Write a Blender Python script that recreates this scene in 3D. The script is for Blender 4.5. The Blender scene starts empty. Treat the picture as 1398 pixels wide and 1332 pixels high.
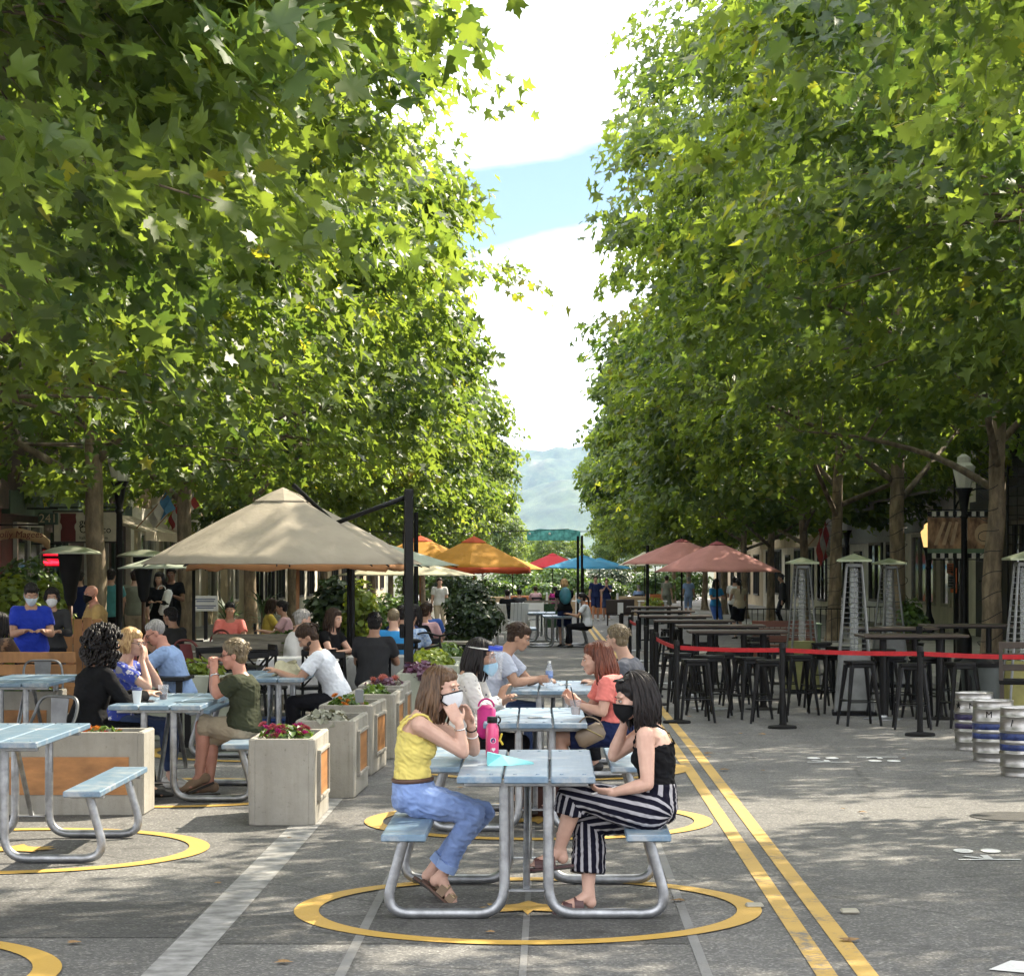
import bpy, bmesh, math, random, numpy as np
from mathutils import Vector, Matrix, Quaternion, noise as mnoise
R = math.radians
rnd = random.Random(7)
sc = bpy.context.scene
col = sc.collection
F = 3300.0          # focal length in photograph pixels
CX, CY, CH = 752.0, 768.0, 1.9

def gz(y):                      # the street falls gently away from the camera
    return -0.0055 * min(max(0.0, y - 25.0), 300.0)
def W(px, py, Y):
    return Vector(((px - CX) * Y / F, Y, CH - (py - CY) * Y / F))
def GX(px, Y):
    return (px - CX) * Y / F
def G(px, Y):
    return Vector((GX(px, Y), Y, gz(Y)))

# ------------------------------------------------------------------ meshes
class MB:
    def __init__(s):
        s.v = []; s.f = []; s.m = []; s.cm = 0
    def mat(s, i):
        s.cm = i; return s
    def add(s, vs, fs):
        o = len(s.v); s.v += [tuple(v) for v in vs]
        for f in fs:
            s.f.append([o + i for i in f]); s.m.append(s.cm)
        return s
    def box(s, c, d, rot=None, bev=0.0):
        x, y, z = d[0] / 2, d[1] / 2, d[2] / 2
        c = Vector(c)
        if bev <= 0:
            vs = [Vector((sx * x, sy * y, sz * z)) for sx in (-1, 1) for sy in (-1, 1) for sz in (-1, 1)]
            fs = [(0, 1, 3, 2), (4, 6, 7, 5), (0, 4, 5, 1), (2, 3, 7, 6), (0, 2, 6, 4), (1, 5, 7, 3)]
        else:
            b = min(bev, x * .9, y * .9, z * .9)
            vs = []; idx = {}
            for sx in (-1, 1):
                for sy in (-1, 1):
                    for sz in (-1, 1):
                        for a in range(3):
                            p = [sx * (x - b), sy * (y - b), sz * (z - b)]
                            p[a] = (sx * x, sy * y, sz * z)[a]
                            idx[(sx, sy, sz, a)] = len(vs); vs.append(Vector(p))
            fs = []
            def q(l): fs.append(tuple(idx[k] for k in l))
            for g in (-1, 1):
                q([(g, -1, -1, 0), (g, 1, -1, 0), (g, 1, 1, 0), (g, -1, 1, 0)][::g])
                q([(-1, g, -1, 1), (1, g, -1, 1), (1, g, 1, 1), (-1, g, 1, 1)][::-g])
                q([(-1, -1, g, 2), (1, -1, g, 2), (1, 1, g, 2), (-1, 1, g, 2)][::g])
            for a in (-1, 1):
                for c2 in (-1, 1):
                    k = a * c2
                    q([(a, c2, -1, 0), (a, c2, -1, 1), (a, c2, 1, 1), (a, c2, 1, 0)][::k])
                    q([(a, -1, c2, 0), (a, -1, c2, 2), (a, 1, c2, 2), (a, 1, c2, 0)][::-k])
                    q([(-1, a, c2, 1), (-1, a, c2, 2), (1, a, c2, 2), (1, a, c2, 1)][::k])
            for sx in (-1, 1):
                for sy in (-1, 1):
                    for sz in (-1, 1):
                        t = [(sx, sy, sz, 0), (sx, sy, sz, 1), (sx, sy, sz, 2)]
                        q(t if sx * sy * sz > 0 else t[::-1])
        if rot is not None:
            vs = [rot @ v for v in vs]
        return s.add([v + c for v in vs], fs)
    def tube(s, path, r, n=10, cap=True, closed=False, flat=None):
        P = [Vector(p) for p in path]; k = len(P)
        rr = r if isinstance(r, (list, tuple)) else [r] * k
        T = []
        for i in range(k):
            if closed:
                t = P[(i + 1) % k] - P[i - 1]
            else:
                t = P[min(i + 1, k - 1)] - P[max(i - 1, 0)]
            T.append(t.normalized() if t.length > 1e-9 else Vector((0, 0, 1)))
        ref = Vector((0, 0, 1)) if abs(T[0].z) < .9 else Vector((1, 0, 0))
        u = T[0].cross(ref).normalized()
        vs = []; fs = []
        for i in range(k):
            u = (u - T[i] * u.dot(T[i]))
            if u.length < 1e-6: u = T[i].orthogonal()
            u.normalize(); w = T[i].cross(u)
            for j in range(n):
                a = 2 * math.pi * j / n
                fl = flat if flat else 1.0
                vs.append(P[i] + (u * math.cos(a) + w * math.sin(a) * fl) * rr[i])
        m = k if closed else k - 1
        for i in range(m):
            for j in range(n):
                a = i * n + j; b = i * n + (j + 1) % n
                c = ((i + 1) % k) * n + (j + 1) % n; d = ((i + 1) % k) * n + j
                fs.append((a, d, c, b)[::-1])
        if cap and not closed:
            fs.append(tuple(range(n))[::-1]); fs.append(tuple((k - 1) * n + j for j in range(n)))
        return s.add(vs, fs)
    def lathe(s, prof, n=24, c=(0, 0, 0), axis=(0, 0, 1), phase=0.0):
        q = Vector((0, 0, 1)).rotation_difference(Vector(axis).normalized()); c = Vector(c)
        vs = []; fs = []; k = len(prof)
        for (r, z) in prof:
            for j in range(n):
                a = 2 * math.pi * j / n + phase
                vs.append(c + q @ Vector((r * math.cos(a), r * math.sin(a), z)))
        for i in range(k - 1):
            for j in range(n):
                fs.append((i * n + j, i * n + (j + 1) % n, (i + 1) * n + (j + 1) % n, (i + 1) * n + j))
        if prof[0][0] > 1e-6: fs.append(tuple(range(n))[::-1])
        if prof[-1][0] > 1e-6: fs.append(tuple((k - 1) * n + j for j in range(n)))
        return s.add(vs, fs)
    def ell(s, c, ax, n=14, m=9):
        """ellipsoid; ax: three vectors scaled by their radii"""
        c = Vector(c); A, B, C = [Vector(a) for a in ax]
        vs = [c - C]; fs = []
        for i in range(1, m):
            t = -math.pi / 2 + math.pi * i / m
            for j in range(n):
                a = 2 * math.pi * j / n
                vs.append(c + A * (math.cos(t) * math.cos(a)) + B * (math.cos(t) * math.sin(a)) + C * math.sin(t))
        vs.append(c + C)
        for j in range(n): fs.append((0, 1 + (j + 1) % n, 1 + j))
        for i in range(m - 2):
            for j in range(n):
                fs.append((1 + i * n + j, 1 + i * n + (j + 1) % n, 1 + (i + 1) * n + (j + 1) % n, 1 + (i + 1) * n + j))
        o = 1 + (m - 2) * n
        for j in range(n): fs.append((o + j, o + (j + 1) % n, len(vs) - 1))
        return s.add(vs, fs)
    def sph(s, c, r, n=12, m=8):
        return s.ell(c, ((r, 0, 0), (0, r, 0), (0, 0, r)), n, m)
    def loft(s, secs, n=20):
        """secs: (centre, U*ru, V*rv)"""
        vs = []; fs = []; k = len(secs)
        for (c, U, V) in secs:
            for j in range(n):
                a = 2 * math.pi * j / n
                vs.append(Vector(c) + Vector(U) * math.cos(a) + Vector(V) * math.sin(a))
        for i in range(k - 1):
            for j in range(n):
                fs.append((i * n + j, i * n + (j + 1) % n, (i + 1) * n + (j + 1) % n, (i + 1) * n + j))
        fs.append(tuple(range(n))[::-1]); fs.append(tuple((k - 1) * n + j for j in range(n)))
        return s.add(vs, fs)
    def prism(s, pts, thick, fr=None):
        """outline pts (x,y) in a frame (origin, U, V), extruded by thick along U x V"""
        if fr is None: fr = (Vector((0, 0, 0)), Vector((1, 0, 0)), Vector((0, 1, 0)))
        o, U, V = [Vector(a) for a in fr]; Nn = U.cross(V).normalized() * thick
        k = len(pts)
        a = [o + U * p[0] + V * p[1] for p in pts]
        vs = a + [p + Nn for p in a]
        fs = [tuple(range(k))[::-1], tuple(range(k, 2 * k))]
        for i in range(k): fs.append((i, (i + 1) % k, k + (i + 1) % k, k + i))
        return s.add(vs, fs)
    def grid(s, fn, nu, nv, closed=False):
        vs = [fn(i / nu, j / nv) for j in range(nv + 1) for i in range(nu + 1)]
        fs = [(j * (nu + 1) + i, j * (nu + 1) + i + 1, (j + 1) * (nu + 1) + i + 1, (j + 1) * (nu + 1) + i) for j in range(nv) for i in range(nu)]
        return s.add(vs, fs)
    def build(s, name, mats, parent=None, smooth=False, off=None):
        me = bpy.data.meshes.new(name)
        vs = s.v if off is None else [(v[0] - off[0], v[1] - off[1], v[2] - off[2]) for v in s.v]
        me.from_pydata(vs, [], s.f)
        if not isinstance(mats, (list, tuple)): mats = [mats]
        for m in mats: me.materials.append(m)
        if len(mats) > 1: me.polygons.foreach_set('material_index', s.m)
        if smooth:
            if smooth is True:
                me.polygons.foreach_set('use_smooth', [True] * len(me.polygons))
            else:
                try: me.set_sharp_from_angle(angle=R(smooth)); 
                except Exception: pass
                me.polygons.foreach_set('use_smooth', [True] * len(me.polygons))
        me.update()
        o = bpy.data.objects.new(name, me); col.objects.link(o)
        if parent is not None: o.parent = parent
        return o

def tag(o, label=None, cat=None, group=None, kind=None):
    if label: o['label'] = label
    if cat: o['category'] = cat
    if group: o['group'] = group
    if kind: o['kind'] = kind
    return o
def thing(name, label, cat, loc=(0, 0, 0), rz=0.0, group=None):
    o = bpy.data.objects.new(name, None); col.objects.link(o)
    o.empty_display_size = .1
    o.location = loc; o.rotation_euler = (0, 0, rz)
    return tag(o, label, cat, group)
def copy_tree(o, parent=None):
    c = o.copy(); col.objects.link(c)
    if parent is not None: c.parent = parent
    for ch in list(o.children): copy_tree(ch, c)
    return c
def dup(o, label, loc, rz=0.0, scale=None):
    c = copy_tree(o); c['label'] = label; c.location = loc; c.rotation_euler = (0, 0, rz)
    if scale is not None: c.scale = scale if hasattr(scale, '__len__') else (scale,) * 3
    return c
def arc(c, u, v, r, a0, a1, n=8):
    c = Vector(c); u = Vector(u); v = Vector(v)
    return [c + u * (r * math.cos(R(a0 + (a1 - a0) * i / n))) + v * (r * math.sin(R(a0 + (a1 - a0) * i / n))) for i in range(n + 1)]
def smoothpath(pts, n=6):
    """Catmull-Rom through pts"""
    P = [Vector(p) for p in pts]; out = []
    for i in range(len(P) - 1):
        p0 = P[max(i - 1, 0)]; p1 = P[i]; p2 = P[i + 1]; p3 = P[min(i + 2, len(P) - 1)]
        for k in range(n):
            t = k / n
            out.append(.5 * ((2 * p1) + (p2 - p0) * t + (2 * p0 - 5 * p1 + 4 * p2 - p3) * t * t + (3 * p1 - p0 - 3 * p2 + p3) * t ** 3))
    out.append(P[-1]); return out
def fillet(pts, r, n=6):
    """polyline with rounded corners"""
    P = [Vector(p) for p in pts]; out = [P[0]]
    for i in range(1, len(P) - 1):
        a = (P[i - 1] - P[i]); b = (P[i + 1] - P[i])
        d = min(r, a.length * .49, b.length * .49)
        s = P[i] + a.normalized() * d; e = P[i] + b.normalized() * d
        for k in range(n + 1):
            t = k / n
            out.append(s * (1 - t) ** 2 + P[i] * 2 * t * (1 - t) + e * t * t)
    out.append(P[-1]); return out
def text_mesh(name, txt, size, mat, parent, loc, rot, ext=.004, align='CENTER', shear=0.0, sx=1.0):
    cu = bpy.data.curves.new(name, 'FONT'); cu.body = txt; cu.size = size; cu.extrude = ext
    cu.align_x = align; cu.align_y = 'CENTER'; cu.shear = shear; cu.resolution_u = 3
    t = bpy.data.objects.new(name, cu); col.objects.link(t)
    dg = bpy.context.evaluated_depsgraph_get()
    me = bpy.data.meshes.new_from_object(t.evaluated_get(dg))
    bpy.data.objects.remove(t)
    me.materials.clear(); me.materials.append(mat)
    o = bpy.data.objects.new(name, me); col.objects.link(o)
    o.parent = parent; o.location = loc; o.rotation_euler = rot; o.scale = (sx, 1, 1)
    return o

# ------------------------------------------------------------------ materials
MATS = {}
def nt(m):
    m.use_nodes = True; return m.node_tree, m.node_tree.nodes, m.node_tree.links
def newmat(name):
    m = bpy.data.materials.new(name); t, N, L = nt(m); N.clear()
    out = N.new('ShaderNodeOutputMaterial'); b = N.new('ShaderNodeBsdfPrincipled')
    L.new(b.outputs[0], out.inputs[0]); return m, N, L, b, out
def rgb(c): return (c[0], c[1], c[2], 1.0)
def ramp(N, L, src, stops):
    r = N.new('ShaderNodeValToRGB'); e = r.color_ramp.elements
    while len(e) < len(stops): e.new(.5)
    for k, (p, c) in enumerate(stops):
        e[k].position = p; e[k].color = rgb(c) if len(c) == 3 else c
    L.new(src, r.inputs[0]); return r.outputs[0]
def noise(N, L, co, scale, detail=4, rough=.55):
    n = N.new('ShaderNodeTexNoise'); n.inputs['Scale'].default_value = scale
    n.inputs['Detail'].default_value = detail; n.inputs['Roughness'].default_value = rough
    if co is not None: L.new(co, n.inputs['Vector'])
    return n.outputs['Fac']
def coords(N, kind='Object', scale=None, L=None):
    tc = N.new('ShaderNodeTexCoord'); o = tc.outputs[kind]
    if scale is not None:
        mp = N.new('ShaderNodeMapping'); mp.inputs['Scale'].default_value = scale
        L.new(o, mp.inputs['Vector']); o = mp.outputs[0]
    return o
def mix(N, L, f, a, b, mode='MIX'):
    m = N.new('ShaderNodeMix'); m.data_type = 'RGBA'; m.blend_type = mode
    for sock, v in ((m.inputs[0], f), (m.inputs[6], a), (m.inputs[7], b)):
        if hasattr(v, 'is_output') or isinstance(v, bpy.types.NodeSocket): L.new(v, sock)
        elif isinstance(v, (int, float)): sock.default_value = v
        else: sock.default_value = rgb(v)
    return m.outputs[2]
def bump(N, L, b, h, strength, dist=.01):
    u = N.new('ShaderNodeBump'); u.inputs['Strength'].default_value = strength; u.inputs['Distance'].default_value = dist
    L.new(h, u.inputs['Height']); L.new(u.outputs[0], b.inputs['Normal'])
def M(name, c, rough=.6, metal=0.0, var=.15, scale=6.0, bmp=.15, bscale=40.0, bdist=.004, spec=.5, aniso=None, emit=None, c2=None, cpos=(.35, .7), coat=0.0, sheen=0.0):
    if name in MATS: return MATS[name]
    m, N, L, b, out = newmat(name)
    co = coords(N, 'Object', aniso, L)
    f = noise(N, L, co, scale, 5)
    lo = [max(0, x * (1 - var)) for x in c]; hi = [min(1, x * (1 + var)) for x in (c2 or c)]
    L.new(ramp(N, L, f, [(cpos[0], lo), (cpos[1], hi)]), b.inputs['Base Color'])
    b.inputs['Roughness'].default_value = rough; b.inputs['Metallic'].default_value = metal
    b.inputs['Specular IOR Level'].default_value = spec
    if coat: b.inputs['Coat Weight'].default_value = coat; b.inputs['Coat Roughness'].default_value = .1
    if sheen: b.inputs['Sheen Weight'].default_value = sheen
    if emit:
        b.inputs['Emission Color'].default_value = rgb(emit[0]); b.inputs['Emission Strength'].default_value = emit[1]
    if bmp > 0: bump(N, L, b, noise(N, L, co, bscale, 4), bmp, bdist)
    MATS[name] = m; return m

def mat_asphalt(name='asphalt', k=1.0, smooth=False):
    m, N, L, b, out = newmat(name)
    co = coords(N)
    vor = N.new('ShaderNodeTexVoronoi'); vor.inputs['Scale'].default_value = 78; L.new(co, vor.inputs['Vector'])
    sep = N.new('ShaderNodeSeparateColor'); L.new(vor.outputs['Color'], sep.inputs[0])
    sp = ramp(N, L, sep.outputs[0], [(.0, (.085 * k, .083 * k, .080 * k)), (.55, (.115 * k, .112 * k, .108 * k)), (.85, (.155 * k, .151 * k, .144 * k)), (1., (.26 * k, .255 * k, .24 * k))])
    big = noise(N, L, co, .55, 6, .6)
    st = ramp(N, L, big, [(.3, (.80, .80, .80)), (.7, (1.22, 1.21, 1.18))])
    c1 = mix(N, L, 1.0, sp, st, 'MULTIPLY')
    mid = noise(N, L, co, 5.0, 5, .65)
    c2 = mix(N, L, 1.0, c1, ramp(N, L, mid, [(.35, (.86, .86, .86)), (.65, (1.1, 1.1, 1.1))]), 'MULTIPLY')
    # tyre-polished lanes and oil drips running along the street
    co2 = coords(N, 'Object', (1.4, .05, 1), L)
    lane = noise(N, L, co2, 1.0, 3)
    c3 = mix(N, L, 1.0, c2, ramp(N, L, lane, [(.35, (.85, .85, .85)), (.7, (1.12, 1.12, 1.11))]), 'MULTIPLY')
    cr = N.new('ShaderNodeTexVoronoi'); cr.feature = 'DISTANCE_TO_EDGE'; cr.inputs['Scale'].default_value = .42
    ds = N.new('ShaderNodeTexNoise'); ds.inputs['Scale'].default_value = 2.5; ds.inputs['Detail'].default_value = 5; L.new(co, ds.inputs['Vector'])
    mv = N.new('ShaderNodeMix'); mv.data_type = 'VECTOR'; mv.inputs[0].default_value = .16
    L.new(co, mv.inputs[4]); L.new(ds.outputs['Color'], mv.inputs[5]); L.new(mv.outputs[1], cr.inputs['Vector'])
    crk = ramp(N, L, cr.outputs['Distance'], [(.0, (.6, .6, .6)), (.006, (1, 1, 1))])
    c4 = mix(N, L, 1.0, c3, crk, 'MULTIPLY')
    vs_ = N.new('ShaderNodeTexVoronoi'); vs_.inputs['Scale'].default_value = 1.6; vs_.inputs['Randomness'].default_value = 1; L.new(mv.outputs[1], vs_.inputs['Vector'])
    c4 = mix(N, L, 1.0, c4, ramp(N, L, vs_.outputs['Distance'], [(.03, (.60, .59, .57)), (.12, (1, 1, 1))]), 'MULTIPLY')
    L.new(c4, b.inputs['Base Color']); b.inputs['Roughness'].default_value = .82; b.inputs['Specular IOR Level'].default_value = .35
    bump(N, L, b, vor.outputs['Distance'], .35, .004)
    return m
def mat_paint(name, c, wear=.5, k=1.0):
    m, N, L, b, out = newmat(name)
    co = coords(N)
    w = noise(N, L, co, 16, 8, .75); w2 = noise(N, L, co, 1.3, 3)
    mm = N.new('ShaderNodeMath'); mm.operation = 'ADD'; L.new(w, mm.inputs[0]); L.new(w2, mm.inputs[1])
    mk = ramp(N, L, mm.outputs[0], [(wear + .32, (0, 0, 0)), (wear + .5, (1, 1, 1))])
    pc = ramp(N, L, w2, [(.3, [x * .82 for x in c]), (.7, c)])
    cc = mix(N, L, mk, (.12, .115, .105), pc)
    L.new(cc, b.inputs['Base Color']); b.inputs['Roughness'].default_value = .7
    vor = N.new('ShaderNodeTexVoronoi'); vor.inputs['Scale'].default_value = 62; L.new(co, vor.inputs['Vector'])
    bump(N, L, b, vor.outputs['Distance'], .3, .005)
    return m
def mat_leaf(name, dark, light, trans=.35, yellow=(.30, .34, .03)):
    m, N, L, b, out = newmat(name)
    at = N.new('ShaderNodeAttribute'); at.attribute_name = 'tint'
    c = ramp(N, L, at.outputs['Fac'], [(0.0, dark), (.6, light), (.93, [x * 1.25 for x in light]), (1.0, yellow)])
    L.new(c, b.inputs['Base Color']); b.inputs['Roughness'].default_value = .42; b.inputs['Specular IOR Level'].default_value = .5
    tr = N.new('ShaderNodeBsdfTranslucent')
    tc = mix(N, L, 1.0, c, (2.3, 2.05, .85), 'MULTIPLY'); L.new(tc, tr.inputs['Color'])
    ms = N.new('ShaderNodeMixShader'); ms.inputs[0].default_value = trans
    L.new(b.outputs[0], ms.inputs[1]); L.new(tr.outputs[0], ms.inputs[2]); L.new(ms.outputs[0], out.inputs[0])
    return m
def mat_bark(name='plane_bark', base=(.23, .175, .115)):
    m, N, L, b, out = newmat(name)
    co = coords(N, 'Object', (1, 1, .35), L)
    n1 = noise(N, L, co, 7, 6, .6)
    c = ramp(N, L, n1, [(.3, [x * .45 for x in base]), (.5, base), (.62, [x * 1.5 for x in base]), (.75, (.36, .31, .22))])
    L.new(c, b.inputs['Base Color']); b.inputs['Roughness'].default_value = .85
    bump(N, L, b, noise(N, L, co, 22, 8, .7), .8, .02)
    return m
def mat_cloth(name, c, c2=None, pat=None, scale=30., rough=.85, wr=.5):
    if name in MATS: return MATS[name]
    m, N, L, b, out = newmat(name)
    co = coords(N)
    if pat == 'blots':
        v = N.new('ShaderNodeTexVoronoi'); v.inputs['Scale'].default_value = scale; L.new(co, v.inputs['Vector'])
        cc = ramp(N, L, v.outputs['Distance'], [(.17, c2), (.24, c)])
        n2 = noise(N, L, co, scale * .8, 3); cc = mix(N, L, ramp(N, L, n2, [(.44, (0, 0, 0)), (.5, (1, 1, 1))]), c, cc)
    elif pat == 'camo':
        n1 = noise(N, L, co, scale, 3)
        cc = ramp(N, L, n1, [(.38, c), (.42, c2), (.58, c2), (.62, [x * .35 for x in c])])
    elif pat == 'plaid':
        w = N.new('ShaderNodeTexChecker'); w.inputs['Scale'].default_value = scale; L.new(co, w.inputs['Vector'])
        cc = mix(N, L, w.outputs['Fac'], c, c2)
    elif pat == 'stripes':
        at = N.new('ShaderNodeAttribute'); at.attribute_name = 'stripe'
        cc = ramp(N, L, at.outputs['Fac'], [(.0, c), (.66, c), (.74, c2), (1., c2)])
    else:
        n1 = noise(N, L, co, 9, 4)
        cc = ramp(N, L, n1, [(.3, [x * .86 for x in c]), (.7, [min(1, x * 1.1) for x in (c2 or c)])])
    L.new(cc, b.inputs['Base Color']); b.inputs['Roughness'].default_value = rough; b.inputs['Sheen Weight'].default_value = 0.0 if max(c) < .1 else .12
    b.inputs['Specular IOR Level'].default_value = .08 if max(c) < .1 else .2
    wv = noise(N, L, coords(N, 'Object', (1, 1, .6), L), 16, 3, .45)
    bump(N, L, b, wv, wr, .02)
    MATS[name] = m; return m
def mat_skin(name, c):
    if name in MATS: return MATS[name]
    m, N, L, b, out = newmat(name)
    n1 = noise(N, L, coords(N), 14, 4)
    L.new(ramp(N, L, n1, [(.3, [c[0] * .9, c[1] * .84, c[2] * .82]), (.7, [c[0] * 1.06, c[1] * 1.05, c[2] * 1.03])]), b.inputs['Base Color'])
    b.inputs['Roughness'].default_value = .5; b.inputs['Specular IOR Level'].default_value = .35
    b.inputs['Subsurface Weight'].default_value = .0
    bump(N, L, b, noise(N, L, coords(N), 160, 3), .12, .002)
    MATS[name] = m; return m
def mat_hair(name, c, c2=None):
    if name in MATS: return MATS[name]
    m, N, L, b, out = newmat(name)
    n1 = noise(N, L, coords(N, 'Object', (1, 1, .12), L), 90, 3)
    c2 = c2 or [min(1, x * 2.0) for x in c]
    L.new(ramp(N, L, n1, [(.35, c), (.68, c2)]), b.inputs['Base Color'])
    b.inputs['Roughness'].default_value = .45; b.inputs['Specular IOR Level'].default_value = .16 if max(c) < .05 else .35
    bump(N, L, b, n1, .6, .006)
    MATS[name] = m; return m
def mat_glass(name, c=(1, 1, 1), a=.25, rough=.05):
    """clear thin sheet: mostly see-through with a gloss"""
    if name in MATS: return MATS[name]
    m, N, L, b, out = newmat(name)
    tr = N.new('ShaderNodeBsdfTransparent'); tr.inputs[0].default_value = rgb(c)
    b.inputs['Base Color'].default_value = rgb(c); b.inputs['Roughness'].default_value = rough
    ms = N.new('ShaderNodeMixShader'); ms.inputs[0].default_value = a
    L.new(tr.outputs[0], ms.inputs[1]); L.new(b.outputs[0], ms.inputs[2]); L.new(ms.outputs[0], out.inputs[0])
    MATS[name] = m; return m
def mat_canvas(name, c, trans=.3):
    if name in MATS: return MATS[name]
    m, N, L, b, out = newmat(name)
    n1 = noise(N, L, coords(N), 3.5, 5)
    cc = ramp(N, L, n1, [(.3, [x * .88 for x in c]), (.7, [min(1, x * 1.06) for x in c])])
    L.new(cc, b.inputs['Base Color']); b.inputs['Roughness'].default_value = .85
    bump(N, L, b, noise(N, L, coords(N), 5, 3), .35, .04)
    tr = N.new('ShaderNodeBsdfTranslucent'); L.new(cc, tr.inputs[0])
    ms = N.new('ShaderNodeMixShader'); ms.inputs[0].default_value = trans
    L.new(b.outputs[0], ms.inputs[1]); L.new(tr.outputs[0], ms.inputs[2]); L.new(ms.outputs[0], out.inputs[0])
    MATS[name] = m; return m
# ================================================================== camera, sun, sky
cam_d = bpy.data.cameras.new('camera'); cam = bpy.data.objects.new('camera', cam_d); col.objects.link(cam)
cam.location = (0, 0, CH); cam.rotation_euler = (R(90), 0, 0)
cam_d.sensor_width = 36.0; cam_d.lens = 36.0 * F / 1398.0
cam_d.shift_x = -(CX - 699.0) / 1398.0; cam_d.shift_y = (CY - 666.0) / 1398.0
cam_d.clip_start = .1; cam_d.clip_end = 20000
sc.camera = cam
SUN_AZ, SUN_EL = R(47), R(44)
sd = Vector((math.sin(SUN_AZ) * math.cos(SUN_EL), math.cos(SUN_AZ) * math.cos(SUN_EL), math.sin(SUN_EL)))
sl = bpy.data.lights.new('sun', 'SUN'); sl.energy = 5.0; sl.angle = R(.53); sl.color = (1, .90, .73)
so = bpy.data.objects.new('sun', sl); col.objects.link(so); so.rotation_euler = sd.to_track_quat('Z', 'Y').to_euler()
so.location = (20, 0, 40)
w = bpy.data.worlds.new('World'); sc.world = w; w.use_nodes = True
N = w.node_tree.nodes; L = w.node_tree.links; N.clear()
wo = N.new('ShaderNodeOutputWorld'); bg = N.new('ShaderNodeBackground'); L.new(bg.outputs[0], wo.inputs[0])
sky = N.new('ShaderNodeTexSky'); sky.sky_type = 'NISHITA'; sky.sun_disc = False
sky.sun_elevation = SUN_EL; sky.sun_rotation = SUN_AZ; sky.air_density = 1.0; sky.dust_density = .3; sky.ozone_density = 2.0
# bright cloud banks with an open blue band
tc = N.new('ShaderNodeTexCoord'); mp = N.new('ShaderNodeMapping'); mp.inputs['Scale'].default_value = (1.0, 1.0, 4.0)
mp.inputs['Location'].default_value = (.33, .1, .0)
L.new(tc.outputs['Generated'], mp.inputs[0])
n1 = N.new('ShaderNodeTexNoise'); n1.inputs['Scale'].default_value = 3.2; n1.inputs['Detail'].default_value = 9; n1.inputs['Roughness'].default_value = .55
L.new(mp.outputs[0], n1.inputs['Vector'])
sx = N.new('ShaderNodeSeparateXYZ'); L.new(tc.outputs['Generated'], sx.inputs[0])
# band in elevation: open sky near z = .15
b0 = N.new('ShaderNodeMath'); b0.operation = 'MULTIPLY_ADD'; b0.inputs[1].default_value = -.26; L.new(sx.outputs['X'], b0.inputs[0])
L.new(sx.outputs['Z'], b0.inputs[2])
b1 = N.new('ShaderNodeMath'); b1.operation = 'SUBTRACT'; b1.inputs[1].default_value = .151; L.new(b0.outputs[0], b1.inputs[0])
b2 = N.new('ShaderNodeMath'); b2.operation = 'ABSOLUTE'; L.new(b1.outputs[0], b2.inputs[0])
b3 = N.new('ShaderNodeMapRange'); b3.inputs['From Min'].default_value = .004; b3.inputs['From Max'].default_value = .034
b3.inputs['To Min'].default_value = -.28; b3.inputs['To Max'].default_value = .26; L.new(b2.outputs[0], b3.inputs[0])
b4 = N.new('ShaderNodeMath'); b4.operation = 'ADD'; L.new(n1.outputs['Fac'], b4.inputs[0]); L.new(b3.outputs[0], b4.inputs[1])
cr = N.new('ShaderNodeMapRange'); cr.inputs['From Min'].default_value = .42; cr.inputs['From Max'].default_value = .66; L.new(b4.outputs[0], cr.inputs[0])
cm = N.new('ShaderNodeMix'); cm.data_type = 'RGBA'; cm.inputs[7].default_value = (20, 20.2, 21.2, 1)
L.new(cr.outputs[0], cm.inputs[0]); L.new(sky.outputs[0], cm.inputs[6])
L.new(cm.outputs[2], bg.inputs[0]); bg.inputs[1].default_value = .060
vs = sc.view_settings; vs.view_transform = 'Standard'; vs.look = 'None'; vs.gamma = 1.0; vs.use_curve_mapping = False; vs.exposure = 1.36
cy = sc.cycles
cy.use_denoising = True
try: cy.denoiser = 'OPENIMAGEDENOISE'; cy.denoising_input_passes = 'RGB_ALBEDO_NORMAL'; cy.denoising_prefilter = 'ACCURATE'
except Exception: pass
cy.max_bounces = 6; cy.diffuse_bounces = 4; cy.glossy_bounces = 2; cy.transmission_bounces = 4; cy.transparent_max_bounces = 8; cy.volume_bounces = 0
cy.caustics_reflective = False; cy.caustics_refractive = False; cy.sample_clamp_indirect = 4.0
cy.use_adaptive_sampling = True; cy.adaptive_threshold = .015

# ================================================================== ground, road, pavements
YS = [-6, 4, 8, 12, 16, 20, 25, 30, 40, 60, 80, 110, 150, 220, 325]
def strip(x0, x1, dz, name, mat, kind='structure', ys=YS, thick=None):
    mb = MB()
    for a, b in zip(ys[:-1], ys[1:]):
        mb.add([(x0, a, gz(a) + dz), (x1, a, gz(a) + dz), (x1, b, gz(b) + dz), (x0, b, gz(b) + dz)], [(0, 1, 2, 3)])
        if thick:
            for x, fl in ((x0, 1), (x1, -1)):
                q = [(x, a, gz(a) + dz), (x, b, gz(b) + dz), (x, b, gz(b) + dz - thick), (x, a, gz(a) + dz - thick)]
                mb.add(q, [(0, 1, 2, 3)[::fl]])
    if thick:
        a = ys[0]; mb.add([(x0, a, gz(a) + dz), (x0, a, gz(a) + dz - thick), (x1, a, gz(a) + dz - thick), (x1, a, gz(a) + dz)], [(0, 1, 2, 3)])
    o = mb.build(name, mat); tag(o, kind=kind); return o
m_asph = mat_asphalt()
m_conc = M('pavement_concrete', (.30, .285, .26), .85, var=.22, scale=1.6, bmp=.3, bscale=60)
gm = MB(); ys2 = [-60] + YS + [1000, 2500, 5000]
for a, b in zip(ys2[:-1], ys2[1:]):
    gm.add([(-1500, a, gz(a) - .03), (1500, a, gz(a) - .03), (1500, b, gz(b) - .03), (-1500, b, gz(b) - .03)], [(0, 1, 2, 3)])
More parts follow.
